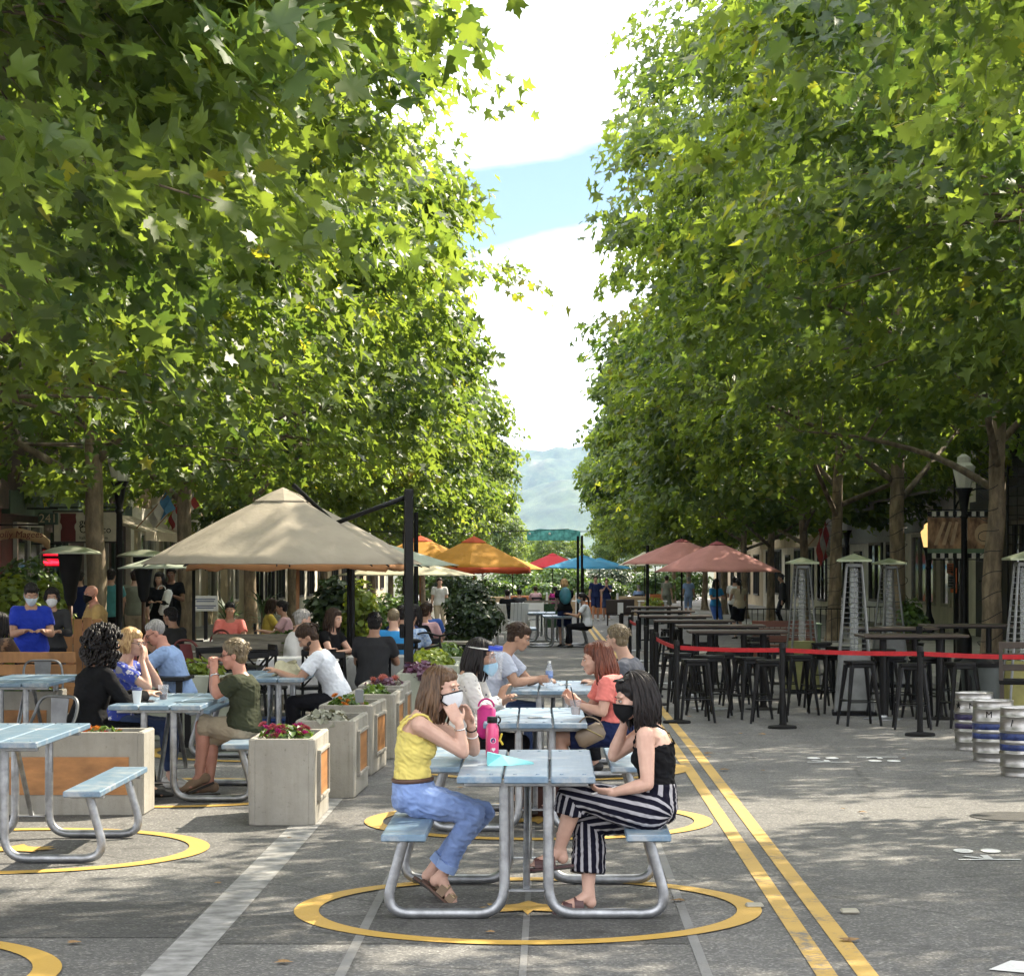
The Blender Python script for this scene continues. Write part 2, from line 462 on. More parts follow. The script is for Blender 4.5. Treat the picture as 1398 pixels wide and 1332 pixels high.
tag(gm.build('ground', M('dry_ground', (.07, .075, .04), .95, var=.3, scale=.02)), kind='structure')
strip(-6.3, 6.3, 0, 'road', m_asph)
KERB = M('kerb_concrete', (.34, .33, .31), .85, var=.2, scale=3, bmp=.3)
for s_ in (-1, 1):
    strip(min(s_ * 6.3, s_ * 6.48), max(s_ * 6.3, s_ * 6.48), .125, 'kerb', KERB, thick=.2)
    strip(min(s_ * 6.48, s_ * 11.6), max(s_ * 6.48, s_ * 11.6), .12, 'pavement', m_conc, thick=.2)
# pale concrete gutter strip, seams, worn patches
strip(-1.885, -1.672, .004, 'concrete_strip', M('strip_concrete', (.20, .197, .188), .85, var=.3, scale=7, bmp=.35, bscale=80, c2=(.27, .266, .256)), ys=[-6, 8, 12, 16, 20, 25, 30, 40, 60])
SEAM = mat_paint('seam_grout', (.19, .187, .18), .46)
def seg_sheet(mb, p, q, w_, dz):
    p = Vector((p[0], p[1], 0)); q = Vector((q[0], q[1], 0)); d = (q - p).normalized(); n_ = Vector((-d.y, d.x, 0)) * w_ / 2
    k = max(1, int((q - p).length / 4)); vs_ = []
    for i in range(k + 1):
        c = p + (q - p) * i / k
        for s_ in (1, -1):
            v = c + n_ * s_; vs_.append((v.x, v.y, gz(v.y) + dz))
    mb.add(vs_, [(2 * i + 1, 2 * i + 3, 2 * i + 2, 2 * i) for i in range(k)])
sm = MB(); seg_sheet(sm, (-.97, 9), (-.97, 26), .05, .004); seg_sheet(sm, (.72, 9), (.72, 26), .05, .004); seg_sheet(sm, (-.13, 9), (-.13, 26), .035, .004)
tag(sm.build('road_seams', SEAM), kind='structure')
pt = MB(); seg_sheet(pt, (-1.66, 12.55), (.7, 12.55), 1.0, .003); seg_sheet(pt, (-5, 12.9), (-1.9, 12.9), 1.3, .003)
tag(pt.build('road_patches', mat_asphalt('asphalt_patch', .62)), kind='structure')
YEL = mat_paint('road_yellow', (.50, .315, .07), .43)
YEL2 = mat_paint('circle_yellow', (.53, .325, .06), .27)
WHT = mat_paint('road_white', (.62, .62, .60), .32)
yl = MB()
for x in (1.27, 1.458): seg_sheet(yl, (x, 4), (x, 150), .098, .0055)
tag(yl.build('centre_lines', YEL), kind='structure')
def ring(mb, cx, cy_, r0, r1, dz=.012, n=96):
    vs_ = []
    for i in range(n):
        a = 2 * math.pi * i / n
        for r in (r0, r1):
            x = cx + r * math.cos(a); y = cy_ + r * math.sin(a); vs_.append((x, y, gz(y) + dz))
    mb.add(vs_, [(2 * i, 2 * i + 1, (2 * i + 3) % (2 * n), (2 * i + 2) % (2 * n)) for i in range(n)])
ci = MB()
for (cx, cy_) in ((-.125, 13.28), (-.09, 17.8), (.0, 22.3), (-3.55, 16.0), (-3.55, 11.1), (-3.1, 20.0), (-2.8, 24.3)):
    ring(ci, cx, cy_, 1.145, 1.28, .0075)
tag(ci.build('table_circles', YEL2), kind='structure')
# leaf emblem painted in the middle of each circle
LEAF2D = [(0, -.5), (.05, -.2), (.32, -.3), (.28, -.15), (.5, .02), (.38, .08), (.42, .28), (.2, .2), (.1, .28), (0, .5), (-.1, .28), (-.2, .2), (-.42, .28), (-.38, .08), (-.5, .02), (-.28, -.15), (-.32, -.3), (-.05, -.2)]
lm = MB()
for (cx, cy_) in ((-.125, 13.28), (-.09, 17.8), (-3.55, 16.0)):
    pts = [(cx, cy_, .009)] + [(cx + p[0] * .55, cy_ + p[1] * .55, .009) for p in LEAF2D]
    k = len(LEAF2D); lm.add(pts, [(0, 1 + i, 1 + (i + 1) % k) for i in range(k)])
tag(lm.build('circle_leaf_marks', YEL2), kind='structure')
# white queue marks: two feet and an arrow
wm = MB()
def footmark(px, py, s_):
    Y = F * 1.9 / (py - 768); x = GX(px, Y)
    for dx in (-.09, .09):
        vs_ = [(x + dx + .065 * math.cos(a), Y + s_ * (.17 + .12 * math.sin(a)), .006) for a in [2 * math.pi * i / 12 for i in range(12)]]
        wm.add(vs_, [tuple(range(12))])
    seg_sheet(wm, (x - .2, Y - s_ * .30), (x + .2, Y - s_ * .30), .05, .006)
    seg_sheet(wm, (x, Y - s_ * .30), (x, Y - s_ * .08), .05, .0075)
    seg_sheet(wm, (x, Y - s_ * .30), (x - .14, Y - s_ * .14), .04, .009)
footmark(1126, 1037, 1); footmark(1204, 1037, -1); footmark(1340, 1166, 1)
seg_sheet(wm, (GX(1365, 11.4), 11.4), (GX(1420, 11.3), 11.3), .3, .006)
tag(wm.build('queue_marks', WHT), kind='structure')
mh = MB(); vs_ = [(GX(1385, 18.1) + .33 * math.cos(a), 18.1 + .33 * math.sin(a), .005) for a in [2 * math.pi * i / 40 for i in range(40)]]
mh.add(vs_, [tuple(range(40))]); tag(mh.build('manhole_cover', M('cast_iron', (.05, .048, .045), .6, .6, var=.3, scale=20, bmp=.8, bscale=60)), kind='structure')
rm_ = MB()
for (px, py) in ((1030, 1238), (1160, 1246)):
    Y = F * 1.9 / (py - 768); x = GX(px, Y); rm_.box((x, Y, .012), (.1, .1, .022), bev=.01)
tag(rm_.build('road_studs', M('stud', (.3, .28, .22), .6)), kind='structure')

ll = MB(); r_l = random.Random(12)
for i in range(48):
    Y = r_l.uniform(11.2, 34); x = r_l.uniform(-5.5, 5.8); a = r_l.uniform(0, 6.283); s_ = r_l.uniform(.02, .055); k = len(LEAF2D)
    ca, sa = math.cos(a), math.sin(a)
    ll.add([(x, Y, gz(Y) + .012 + s_ * .25)] + [(x + (p[0] * ca - p[1] * sa) * s_ * 2, Y + (p[0] * sa + p[1] * ca) * s_ * 2, gz(Y) + .011 + s_ * .3 * abs(p[0])) for p in LEAF2D], [(0, 1 + i_, 1 + (i_ + 1) % k) for i_ in range(k)])
tag(ll.build('leaf_litter', M('dry_leaf', (.20, .12, .05), .8, var=.5, scale=2)), kind='stuff')
# ================================================================== hills
def hill(name, Y0, depth, prof, mat, seed):
    mb = MB(); nx, ny = 90, 26; rr = random.Random(seed)
    def fn(u, v):
        px = 300 + u * 900; Yc = Y0 + depth * v
        top = CH + (768 - prof(px)) * Y0 / F
        h = top * math.sin(min(1, v * 1.02) * math.pi / 2) ** .8
        p = Vector((px * .012, v * 5, seed)); h += top * .09 * mnoise.fractal(p, .9, 2.2, 5) * min(1, v * 3)
        return ((px - CX) * Y0 / F, Yc, h - 2)
    mb.grid(fn, nx, ny); o = mb.build(name, mat, smooth=True); tag(o, kind='structure')
def mat_hill():
    m, N, L, b, out = newmat('hill_woods')
    co = coords(N, 'Object', (1, .35, 1), L)
    n1 = noise(N, L, co, .012, 8, .65); n2 = noise(N, L, co, .05, 6, .7)
    c = ramp(N, L, n1, [(.36, (.030, .050, .022)), (.55, (.055, .075, .032)), (.72, (.15, .135, .085))])
    c = mix(N, L, 1.0, c, ramp(N, L, n2, [(.3, (.45, .45, .45)), (.6, (1.4, 1.4, 1.4))]), 'MULTIPLY')
    L.new(c, b.inputs['Base Color']); b.inputs['Roughness'].default_value = .95; return m
HM = mat_hill()
hill('hills', 3000, 700, lambda p: 640 + .00025 * (p - 735) ** 2 + 12 * math.sin(p * .03), HM, 3.1)
hill('hills', 3900, 800, lambda p: 585 + 4 * math.sin(p * .021 + 1) + 2.0 * math.sin(p * .09) + .00004 * (p - 740) ** 2, HM, 8.4)
# ================================================================== air
hz = MB(); hz.box((0, 2515, 165), (3400, 5190, 336)); hzm = bpy.data.materials.new('haze'); t_, N, L = nt(hzm); N.clear()
ho = N.new('ShaderNodeOutputMaterial'); pv = N.new('ShaderNodeVolumePrincipled'); pv.inputs['Color'].default_value = (.40, .64, 1, 1); pv.inputs['Density'].default_value = 6.5e-5
L.new(pv.outputs[0], ho.inputs['Volume']); tag(hz.build('haze', hzm), kind='stuff')
# ================================================================== plane trees
def leaf_tpl(lod):
    if lod == 0:
        h = [(.20, -.07), (.32, -.01), (.53, .08), (.41, .17), (.31, .27), (.47, .37), (.50, .46), (.67, .62), (.46, .60), (.37, .67), (.19, .57), (.24, .73), (.12, .80)]
    elif lod == 1:
        h = [(.46, .02), (.26, .27), (.58, .56), (.2, .6)]
    else:
        h = [(.5, .15), (.42, .62)]
    pts = [(0, .03)] + h + [(0, 1.0)] + [(-x, y) for x, y in h[::-1]]
    pts = [(0, .36)] + pts
    V = np.array([(x, y, 0) for x, y in pts], float)
    V[:, 2] = .32 * np.abs(V[:, 0]) - .30 * V[:, 1] ** 2 + .05
    V[0, 2] = -.06
    k = len(pts) - 1
    T = np.array([(0, 1 + i, 1 + (i + 1) % k) for i in range(k)], int)
    return V, T
def tri_mesh(name, V, T, mat, tint=None):
    me = bpy.data.meshes.new(name); nv, ntri = len(V), len(T)
    me.vertices.add(nv); me.vertices.foreach_set('co', V.astype(np.float32).ravel())
    me.loops.add(ntri * 3); me.loops.foreach_set('vertex_index', T.astype(np.int32).ravel())
    me.polygons.add(ntri); me.polygons.foreach_set('loop_start', np.arange(0, ntri * 3, 3, dtype=np.int32))
    if tint is not None:
        a = me.attributes.new('tint', 'FLOAT', 'POINT'); a.data.foreach_set('value', tint.astype(np.float32))
    me.materials.append(mat); me.update(calc_edges=True)
    return me
def leaves(P, Nn, D, S, tint, lod, fold=None):
    V, T = leaf_tpl(lod); n = len(P)
    Nn = Nn / np.linalg.norm(Nn, axis=1, keepdims=True)
    D = D - (D * Nn).sum(1, keepdims=True) * Nn; D /= np.linalg.norm(D, axis=1, keepdims=True) + 1e-9
    X = np.cross(D, Nn)
    wz = np.ones(n) if fold is None else fold
    out = P[:, None, :] + S[:, None, None] * (V[None, :, 0:1] * X[:, None, :] + V[None, :, 1:2] * D[:, None, :] + (V[None, :, 2:3] * wz[:, None, None]) * Nn[:, None, :])
    TT = T[None] + (np.arange(n) * len(V))[:, None, None]
    return out.reshape(-1, 3), TT.reshape(-1, 3), np.repeat(tint, len(V))
BARK = mat_bark()
BARK2 = mat_bark('limb_bark', (.13, .10, .065))
LEAFM = mat_leaf('plane_leaf', (.050, .094, .030), (.120, .178, .044), .56, (.24, .25, .04))
ENV_T = [0, .08, .2, .4, .6, .8, .92, 1.0]
ENV_R = [.50, .74, .92, 1.0, .95, .76, .52, .15]
def crown_env(t): return np.interp(t, ENV_T, ENV_R)
def make_tree(seed, H, zb, Rm, nc, per, lod, size, trunk_r=.18, hole=None, clump=1.0, env=None, la=1.0, extra=0):
    g = np.random.default_rng(seed); rr = random.Random(seed)
    zt = H
    crown_env = lambda t: np.interp(t, ENV_T, env or ENV_R)
    # clump centres, biased to the outer shell
    t = g.random(nc * 3); keep = g.random(nc * 3) < crown_env(t) ** 1.3; t = t[keep][:nc]
    n = len(t); ang = g.random(n) * 2 * math.pi
    lump = 1 + la * .13 * np.sin(ang * 3 + t * 5 + seed) + la * .10 * np.sin(ang * 5 - t * 9 + seed * 2.1)
    rad = Rm * crown_env(t) * lump * (1 - .62 * g.random(n) ** 2.0)
    C = np.stack([rad * np.cos(ang), rad * np.sin(ang), zb + t * (zt - zb)], 1)
    C += g.normal(0, .22, C.shape)
    if extra:       # boughs added above the view on the street side, to shade leaves below
        ea = g.uniform(-.9, 1.15, extra); er = g.uniform(4.6, 8.4, extra); ez = g.uniform(5.4, 9.2, extra)
        C = np.concatenate([C, np.stack([er * np.cos(ea), er * np.sin(ea), ez], 1)]); ang = np.concatenate([ang, ea]); n = len(C)
    if hole is not None: C = C[[hole(c) for c in C]]; n = len(C)
    outd = np.stack([np.cos(ang), np.sin(ang), np.zeros(len(ang))], 1)[:n]
    outd = C * [1, 1, 0]; outd = outd / (np.linalg.norm(outd, axis=1, keepdims=True) + 1e-6)
    cnt = np.maximum(8, (per * (.5 + g.random(n))).astype(int)); idx = np.repeat(np.arange(n), cnt); Nl = len(idx)
    o = outd[idx]; tang = np.stack([-o[:, 1], o[:, 0], np.zeros(Nl)], 1)
    q = g.normal(0, 1, (Nl, 3)); q /= np.linalg.norm(q, axis=1, keepdims=True); q *= g.random((Nl, 1)) ** .45
    cs = (clump * (.55 + .6 * g.random(n)))[idx][:, None]
    P = C[idx] + o * q[:, 0:1] * .95 * cs + tang * q[:, 1:2] * .85 * cs
    P[:, 2] += (q[:, 2] * .42 - .24 * q[:, 0] ** 2 - .20 * q[:, 0]) * cs[:, 0]
    up = np.array([0, 0, 1.0])
    Nn = up * .75 + o * .55 + g.normal(0, .42, (Nl, 3))
    D = o * (.5 + .7 * q[:, 0:1]) + tang * q[:, 1:2] * .9 + g.normal(0, .35, (Nl, 3)); D[:, 2] -= .65
    S = size * (.55 + .65 * g.random(Nl))
    tint = np.clip(.42 + .2 * g.normal(0, 1, n)[idx] + .17 * g.normal(0, 1, Nl), 0, .97)
    tint[g.random(Nl) < .006] = 1.0
    V, T, tn = leaves(P, Nn, D, S, tint, lod, fold=-.5 + 2.4 * g.random(Nl))
    cm_ = tri_mesh('crown', V, T, LEAFM, tn)
    # trunk and limbs
    mb = MB(); lean = Vector((rr.uniform(-.15, .15), rr.uniform(-.15, .15), 0)); th = min(zb + 1.6, 5.0)
    tp = [Vector((0, 0, -.25)), Vector((0, 0, .05)), Vector((0, 0, .4)) + lean * .05, Vector((0, 0, th * .5)) + lean * .4, Vector((0, 0, th)) + lean, Vector((0, 0, H * .6)) + lean * 2, Vector((0, 0, H * .9)) + lean * 2.4]
    path = smoothpath(tp, 5); k = len(path); rads = []
    for i, p in enumerate(path):
        u = max(0, p.z) / H; rads.append(trunk_r * (1.35 * math.exp(-max(0, p.z) * 4) * .35 + 1.0 - .95 * u))
    path = [p + Vector((mnoise.noise(p * .9 + Vector((seed, 0, 0))), mnoise.noise(p * .9 + Vector((0, seed, 5))), 0)) * .05 for p in path]
    mb.tube(path, rads, 14)
    mb.mat(1)
    lim = []
    for i in range(11):
        a = i * 2.4 + rr.uniform(-.3, .3); z0 = th * .62 + (H * .62 - th * .62) * (i / 10) ** 1.2
        L_ = Rm * rr.uniform(.62, .8) * (1 - .35 * i / 10); dz = rr.uniform(.9, 2.4) + .12 * i
        base = Vector((lean.x * z0 / th, lean.y * z0 / th, z0))
        pts = [base, base + Vector((math.cos(a) * L_ * .35, math.sin(a) * L_ * .35, dz * .55)), base + Vector((math.cos(a + .12) * L_ * .7, math.sin(a + .12) * L_ * .7, dz * .9)), base + Vector((math.cos(a + .2) * L_, math.sin(a + .2) * L_, dz * 1.05))]
        pp = smoothpath(pts, 5); r0 = trunk_r * (.42 - .02 * i)
        mb.tube(pp, [r0 * (1 - .82 * j / (len(pp) - 1)) for j in range(len(pp))], 7)
        lim += [(p, r0 * (1 - .8 * j / (len(pp) - 1))) for j, p in enumerate(pp) if j > 3]
    LP = np.array([tuple(p) for p, _ in lim])
    for ci_ in g.permutation(n)[:int(n * .55)]:
        c = C[ci_]; d2 = ((LP - c) ** 2 * [1, 1, 1.5]).sum(1) + 40 * (LP[:, 2] > c[2] + .6); j = int(d2.argmin())
        a = Vector(LP[j]); b_ = Vector(c); m_ = (a + b_) / 2 + Vector((rr.uniform(-.2, .2), rr.uniform(-.2, .2), rr.uniform(.0, .35)))
        r0 = min(.035, lim[j][1] * .6)
        mb.tube(smoothpath([a, m_, b_ + Vector((0, 0, -.05))], 4), [r0 * (1 - .85 * q_ / 8) for q_ in range(9)], 5, cap=False)
    me = bpy.data.meshes.new('trunk'); me.from_pydata(mb.v, [], mb.f); me.materials.append(BARK); me.materials.append(BARK2)
    me.polygons.foreach_set('material_index', mb.m); me.polygons.foreach_set('use_smooth', [True] * len(me.polygons)); me.update()
    return me, cm_
def put_tree(var, x, y, rz, sc_, label, z=None):
    t_ = thing('plane_tree', label, 'tree', (x, y, (gz(y) + .12) if z is None else z), rz, 'plane trees lining the street')
    t_.scale = (sc_, sc_, sc_)
    for nm, me in zip(('trunk', 'crown'), var):
        o = bpy.data.objects.new(nm, me); col.objects.link(o); o.parent = t_
    return t_
def light_string(t_, r0=.185):
    mb = MB(); pts = []
    for i in range(150):
        a = i * .42; z = .5 + i * .024 + .03 * math.sin(i * .9); pts.append((math.cos(a) * (r0 + .03 - .006 * z) , math.sin(a) * (r0 + .03 - .006 * z), z))
    mb.tube(pts, .007, 5); mb.build('light_string', BLKW, t_)
BLKW = M('black_wire', (.012, .012, .012), .6, bmp=0)
NEAR = [make_tree(11, 13.0, 3.35, 6.5, 1150, 64, 0, .16, env=[.86, .97, 1.0, 1.22, 1.22, 1.05, .85, .35], la=.4, extra=750, hole=lambda c: c[1] + 11.3 > 9.9 and not (c[0] > 6.5 and c[2] < 7.2) and not (c[1] + 11.3 < 11 and c[2] > 7)), make_tree(23, 14.0, 4.1, 6.3, 520, 60, 0, .175)]  # first crown widened and thickened above the view to shade its lower leaves
MID = [make_tree(31, 13.8, 4.3, 5.8, 440, 58, 1, .22, la=.75), make_tree(47, 14.6, 4.2, 5.95, 440, 58, 1, .22, la=.75), make_tree(59, 13.2, 4.3, 5.7, 430, 58, 1, .22, la=.75)]
MIDL = [make_tree(33, 13.8, 3.5, 6.0, 460, 58, 1, .22, la=.7), make_tree(49, 14.6, 3.6, 6.1, 460, 58, 1, .22, la=.7)]
FARV = [make_tree(71, 13.6, 4.2, 6.2, 420, 84, 2, .25, clump=1.2), make_tree(83, 14.2, 4.2, 6.4, 420, 84, 2, .25, clump=1.2)]
LT = [(11.3, .1, NEAR, 0, 0, 1.0), (20.5, -.75, NEAR, 1, 2.1, .95), (30, 0, MIDL, 0, 1.0, 1.0), (40, 0, MIDL, 1, 4.0, 1.0), (51, -.2, MIDL, 0, 2.6, 1.02), (62, -.2, MIDL, 1, 5.1, .98),
      (72.5, 0, FARV, 0, .6, 0.835), (83, 0, FARV, 1, 1.9, 0.810), (94, 0, FARV, 0, 3.3, 0.835), (105, 0, FARV, 1, 4.9, 0.802), (117, 0, FARV, 0, 5.6, 0.835), (131, 0, FARV, 1, 2.6, 0.819), (147, 0, FARV, 0, 1.2, 0.794)]
RT = [(16.2, .5, NEAR, 1, 3.4, .93), (31.0, .3, MID, 2, 5.2, 1.0), (39.6, 0, MID, 0, 2.2, .98), (50.2, 0, MID, 1, .9, 1.02), (61.5, 0, MID, 2, 3.9, 1.0),
      (71, 0, FARV, 1, 2.4, 0.835), (82, 0, FARV, 0, 4.1, 0.835), (93, 0, FARV, 1, .4, 0.852), (104, 0, FARV, 0, 2.0, 0.835), (117, 0, FARV, 1, 5.8, 0.835), (131, 0, FARV, 0, 3.0, 0.835), (147, 0, FARV, 1, 4.4, 0.810)]
ORD = ['nearest', 'second', 'third', 'fourth', 'fifth', 'sixth', 'seventh', 'eighth', 'ninth', 'tenth', 'eleventh', 'twelfth', 'thirteenth', 'fourteenth']
LLAB = ['dark leafy plane branches overhanging the top left of the picnic tables', 'plane tree second from the camera in the left row, big shaded leaves',
        'plane tree third in the left row, before the trunk by the ice cream sign', 'plane tree with sunlit peeling trunk beside the ice cream sign',
        'plane tree whose trunk stands behind the grey canopy by the cream shop', 'plane tree behind the grey canopy, trunk beside the potted palm']
RLAB = ['nearest right plane tree, large leaves filling the upper right corner', 'second right plane tree, crown spreading over the black bar stools', 'right plane tree with thick trunk beside the black lamp post with banner',
        'right plane tree with forked trunk behind the steel heaters', 'right plane tree whose trunk stands left of the striped flag']
for i, (y, dx, var, k, rz, s_) in enumerate(LT):
    tl_ = put_tree(var[k], -7.5 + dx - (.25 if var is FARV else 0), y, rz, s_, LLAB[i] if i < len(LLAB) else f'{ORD[i]} plane tree from the camera in the left row along the street')
    if i == 3: tl_.rotation_euler.y = R(2.5)
for i, (y, dx, var, k, rz, s_) in enumerate(RT):
    tr_ = put_tree(var[k], 7.2 + dx + (.25 if var is FARV else 0), y, rz, s_, RLAB[i] if i < len(RLAB) else f'{ORD[i]} plane tree from the camera in the right row along the street')
    if 1 < i < 5: light_string(tr_)
FL = ['pale far tree at the street end left of the teal banner', 'pale far tree at the street end under the teal banner', 'far tree at the street end right of the teal banner', 'hazy far tree closing the street on the far left side', 'hazy far tree closing the street on the far right side', 'farthest tree between the two rows above the red parasol']
for i, (x, y, s_) in enumerate(((-5.2, 185, .55), (.6, 215, .40), (6.6, 190, .55), (-9, 205, .8), (11, 215, .8), (-1.5, 260, .42))):
    put_tree(FARV[i % 2], x, y, i * 1.3, s_, FL[i], gz(y))
# ================================================================== furniture materials
BLUE = None
def mat_bluewood():
    m, N, L, b, out = newmat('blue_painted_wood')
    co = coords(N, 'Object', (1, .06, 1), L)
    g_ = noise(N, L, co, 30, 6, .65); w_ = noise(N, L, coords(N), 5, 6, .7)
    c = ramp(N, L, g_, [(.3, (.100, .165, .235)), (.7, (.145, .225, .305))])
    mk = ramp(N, L, w_, [(.50, (0, 0, 0)), (.66, (.8, .8, .8))])
    c = mix(N, L, mk, c, (.33, .355, .37))
    L.new(c, b.inputs['Base Color']); b.inputs['Roughness'].default_value = .42; b.inputs['Specular IOR Level'].default_value = .6
    bump(N, L, b, g_, .25, .003); return m
BLUE = mat_bluewood()
GALV = M('galvanised_steel', (.33, .34, .35), .45, .85, var=.25, scale=14, bmp=.12, bscale=60)
CONC = None
def mat_planter():
    m, N, L, b, out = newmat('cast_concrete')
    co = coords(N)
    n1 = noise(N, L, co, 2.2, 7, .65); n2 = noise(N, L, co, 28, 5, .7)
    v = noise(N, L, coords(N, 'Object', (6, 6, .5), L), 2.0, 5, .6)
    c = ramp(N, L, n1, [(.3, (.25, .235, .20)), (.55, (.33, .31, .265)), (.75, (.39, .37, .32))])
    c = mix(N, L, 1, c, ramp(N, L, v, [(.34, (.88, .87, .85)), (.55, (1, 1, 1))]), 'MULTIPLY')
    c = mix(N, L, 1, c, ramp(N, L, n2, [(.28, (.62, .6, .56)), (.40, (1, 1, 1))]), 'MULTIPLY')
    L.new(c, b.inputs['Base Color']); b.inputs['Roughness'].default_value = .88
    bump(N, L, b, n2, .5, .008); return m
CONC = mat_planter()
ORW = M('stained_wood_panel', (.36, .165, .055), .55, var=.3, scale=5, aniso=(1, .15, 2.5), bmp=.3, bscale=30)
SOIL = M('soil', (.035, .024, .016), .95, var=.4, scale=30, bmp=.9, bscale=50, bdist=.02)
PALEW = M('pale_painted_wood', (.40, .42, .34), .6, var=.15, scale=5, bmp=.2)
BLK = M('black_metal', (.009, .0085, .0085), .42, 0, var=.3, scale=9, bmp=.06, spec=.22)
BLKM = M('black_matte', (.011, .0105, .0105), .75, var=.3, spec=.15)
BELT = M('red_belt_fabric', (.50, .012, .018), .6, var=.15, scale=12, bmp=.2, bscale=200)
DWOOD = M('dark_table_wood', (.05, .034, .024), .5, var=.35, scale=6, aniso=(.3, 3, 1), bmp=.2)
STEEL = M('brushed_steel', (.44, .43, .41), .36, 1.0, var=.15, scale=20, aniso=(1, 1, 6), bmp=.08, bscale=90)
TEAK = M('honey_wood', (.30, .14, .045), .5, var=.3, scale=8, aniso=(1, 1, .3), bmp=.25)
WHITEP = M('white_paint', (.72, .72, .70), .5, var=.06)
GREYP = M('weathered_grey_wood', (.22, .20, .155), .7, var=.3, scale=10, aniso=(.4, 3, 3), bmp=.35)
CLOTHW = mat_cloth('white_tablecloth', (.74, .74, .73))
CHROME = M('grey_cafe_metal', (.16, .165, .17), .5, .8, var=.2, scale=8, bmp=.05)

# ------------------------------------------------------------------ picnic tables
def make_picnic(label):
    t = thing('picnic_table', label, 'picnic table', (0, 0, 0), 0, 'blue picnic tables')
    for i, x in enumerate((-.2465, 0, .2465)):
        mb = MB(); mb.box((x, 0, .76), (.235, 1.83, .038), bev=.006)
        for y in (-.80, .80): 
            for dx in (-.06, .06): mb.lathe([(.0, 0), (.011, 0), (.010, .004), (0, .006)], 8, (x + dx, y, .7785))
        mb.build('tabletop_board', BLUE, t)
    for s_ in (-1, 1):
        mb = MB(); mb.box((s_ * .645, 0, .455), (.235, 1.83, .038), bev=.006); mb.build('bench_board', BLUE, t)
    for yf in (-.70, .70):
        for s_ in (-1, 1):
            mb = MB()
            pts = fillet([(s_ * .117, yf, .72), (s_ * .117, yf, .03), (s_ * .765, yf, .03), (s_ * .655, yf, .42)], .15, 8)
            mb.tube(pts, .0285, 12)
            mb.build('leg_frame', GALV, t, smooth=50)
        mb = MB()
        mb.box((0, yf, .725), (.66, .05, .034), bev=.004)
        mb.build('top_bearer', GALV, t)
        mb = MB(); mb.box((0, yf, .155), (.19, .06, .008)); mb.build('foot_plate', GALV, t)
        for s_ in (-1, 1):
            mb = MB(); mb.box((s_ * .645, yf, .424), (.21, .05, .026), bev=.004); mb.build('seat_bearer', GALV, t)
        mb = MB(); sg = 1 if yf < 0 else -1
        mb.tube([(0, yf + sg * .01, .165), (0, yf + sg * .05, .19), (0, yf + sg * .50, .67), (0, yf + sg * .54, .735)], .019, 10)
        mb.build('brace', GALV, t, smooth=50)
    return t
PT0 = make_picnic('blue picnic table in front, with pink bottle and folded teal paper')
PT0.location = (-.13, 13.6, 0)
dup(PT0, 'blue picnic table second from the front with a small white slip on it', (-.115, 17.8, 0), R(.4))
dup(PT0, 'blue picnic table third from the front in the middle, with a clear water bottle', (.02, 22.1, 0), R(-.5))
dup(PT0, 'empty blue picnic table cut by the left edge of the photo', (-3.58, 16.0, 0), R(.3))
dup(PT0, 'blue picnic table with paper cup, woman in olive top leaning on it', (-3.11, 19.9, 0), R(-.4))
dup(PT0, 'blue picnic table where the bearded man reads his food wrapper', (-2.78, 24.3, 0), R(.5))
dup(PT0, 'distant picnic table with the girl in white tee and backpacked woman', (.16, 60.5, gz(60.5)), R(1))
dup(PT0, 'distant picnic table just behind the one with the girl in white', (-.25, 65.5, gz(65.5)), R(-1))
dup(PT0, 'blue picnic table by the red flower planter at far left', (-5.05, 23.4, 0), R(.2))

# ------------------------------------------------------------------ planters
def make_planter(w_, l_, h_, label, front_panel=False, mat=CONC, side=True, name='concrete_planter', group='concrete planters'):
    t = thing(name, label, 'planter', (0, 0, 0), 0, group)
    mb = MB(); wt = .055
    x, y = w_ / 2, l_ / 2
    bv = .012
    mb.box((-x + wt / 2, 0, h_ / 2), (wt, l_, h_), bev=bv); mb.box((x - wt / 2, 0, h_ / 2), (wt, l_, h_), bev=bv)
    mb.box((0, -y + wt / 2 + .0015, h_ / 2 - .001), (w_ - wt * 2 + .02, wt, h_ - .006), bev=.004); mb.box((0, y - wt / 2 - .0015, h_ / 2 - .001), (w_ - wt * 2 + .02, wt, h_ - .006), bev=.004)
    if side or front_panel:  # raised frame around a recessed wood panel
        pass
    mb.box((0, 0, .06), (w_ - wt, l_ - wt, .08))
    mb.build('basin', mat, t)
    def panel(ax, sg):
        if ax == 0:
            pl = min(l_ * .62, l_ - .34); z0, z1 = h_ * .30, h_ * .80
            mb = MB(); mb.box((sg * (x + .004), 0, (z0 + z1) / 2), (.012, pl, z1 - z0)); 
            mb.build('wood_panel', ORW, t)
            mb = MB(); f = .028
            for zc in (z0 - f / 2, z1 + f / 2): mb.box((sg * (x + .012), 0, zc), (.03, pl + 2 * f, f), bev=.004)
            for yc in (-pl / 2 - f / 2, pl / 2 + f / 2): mb.box((sg * (x + .012), yc, (z0 + z1) / 2), (.028, f, z1 - z0), bev=.004)
            mb.build('panel_frame', mat, t)
        else:
            pl = w_ * .80; z0, z1 = h_ * .25, h_ * .70
            mb = MB(); mb.box((0, sg * (y + .004), (z0 + z1) / 2), (pl, .012, z1 - z0)); mb.build('wood_panel', ORW, t)
    if side: panel(0, 1); panel(0, -1)
    if front_panel: panel(1, -1)
    mb = MB()
    def fn(u, v):
        px, py = (u - .5) * (w_ - wt * 1.9), (v - .5) * (l_ - wt * 1.9)
        return (px, py, h_ - .085 + .02 * mnoise.noise(Vector((px * 6, py * 6, w_))))
    mb.grid(fn, 8, 14); mb.build('soil', SOIL, t, smooth=True)
    return t
PL = make_planter(.48, 1.08, .63, 'nearest concrete planter on the pale strip, magenta flowers in it')
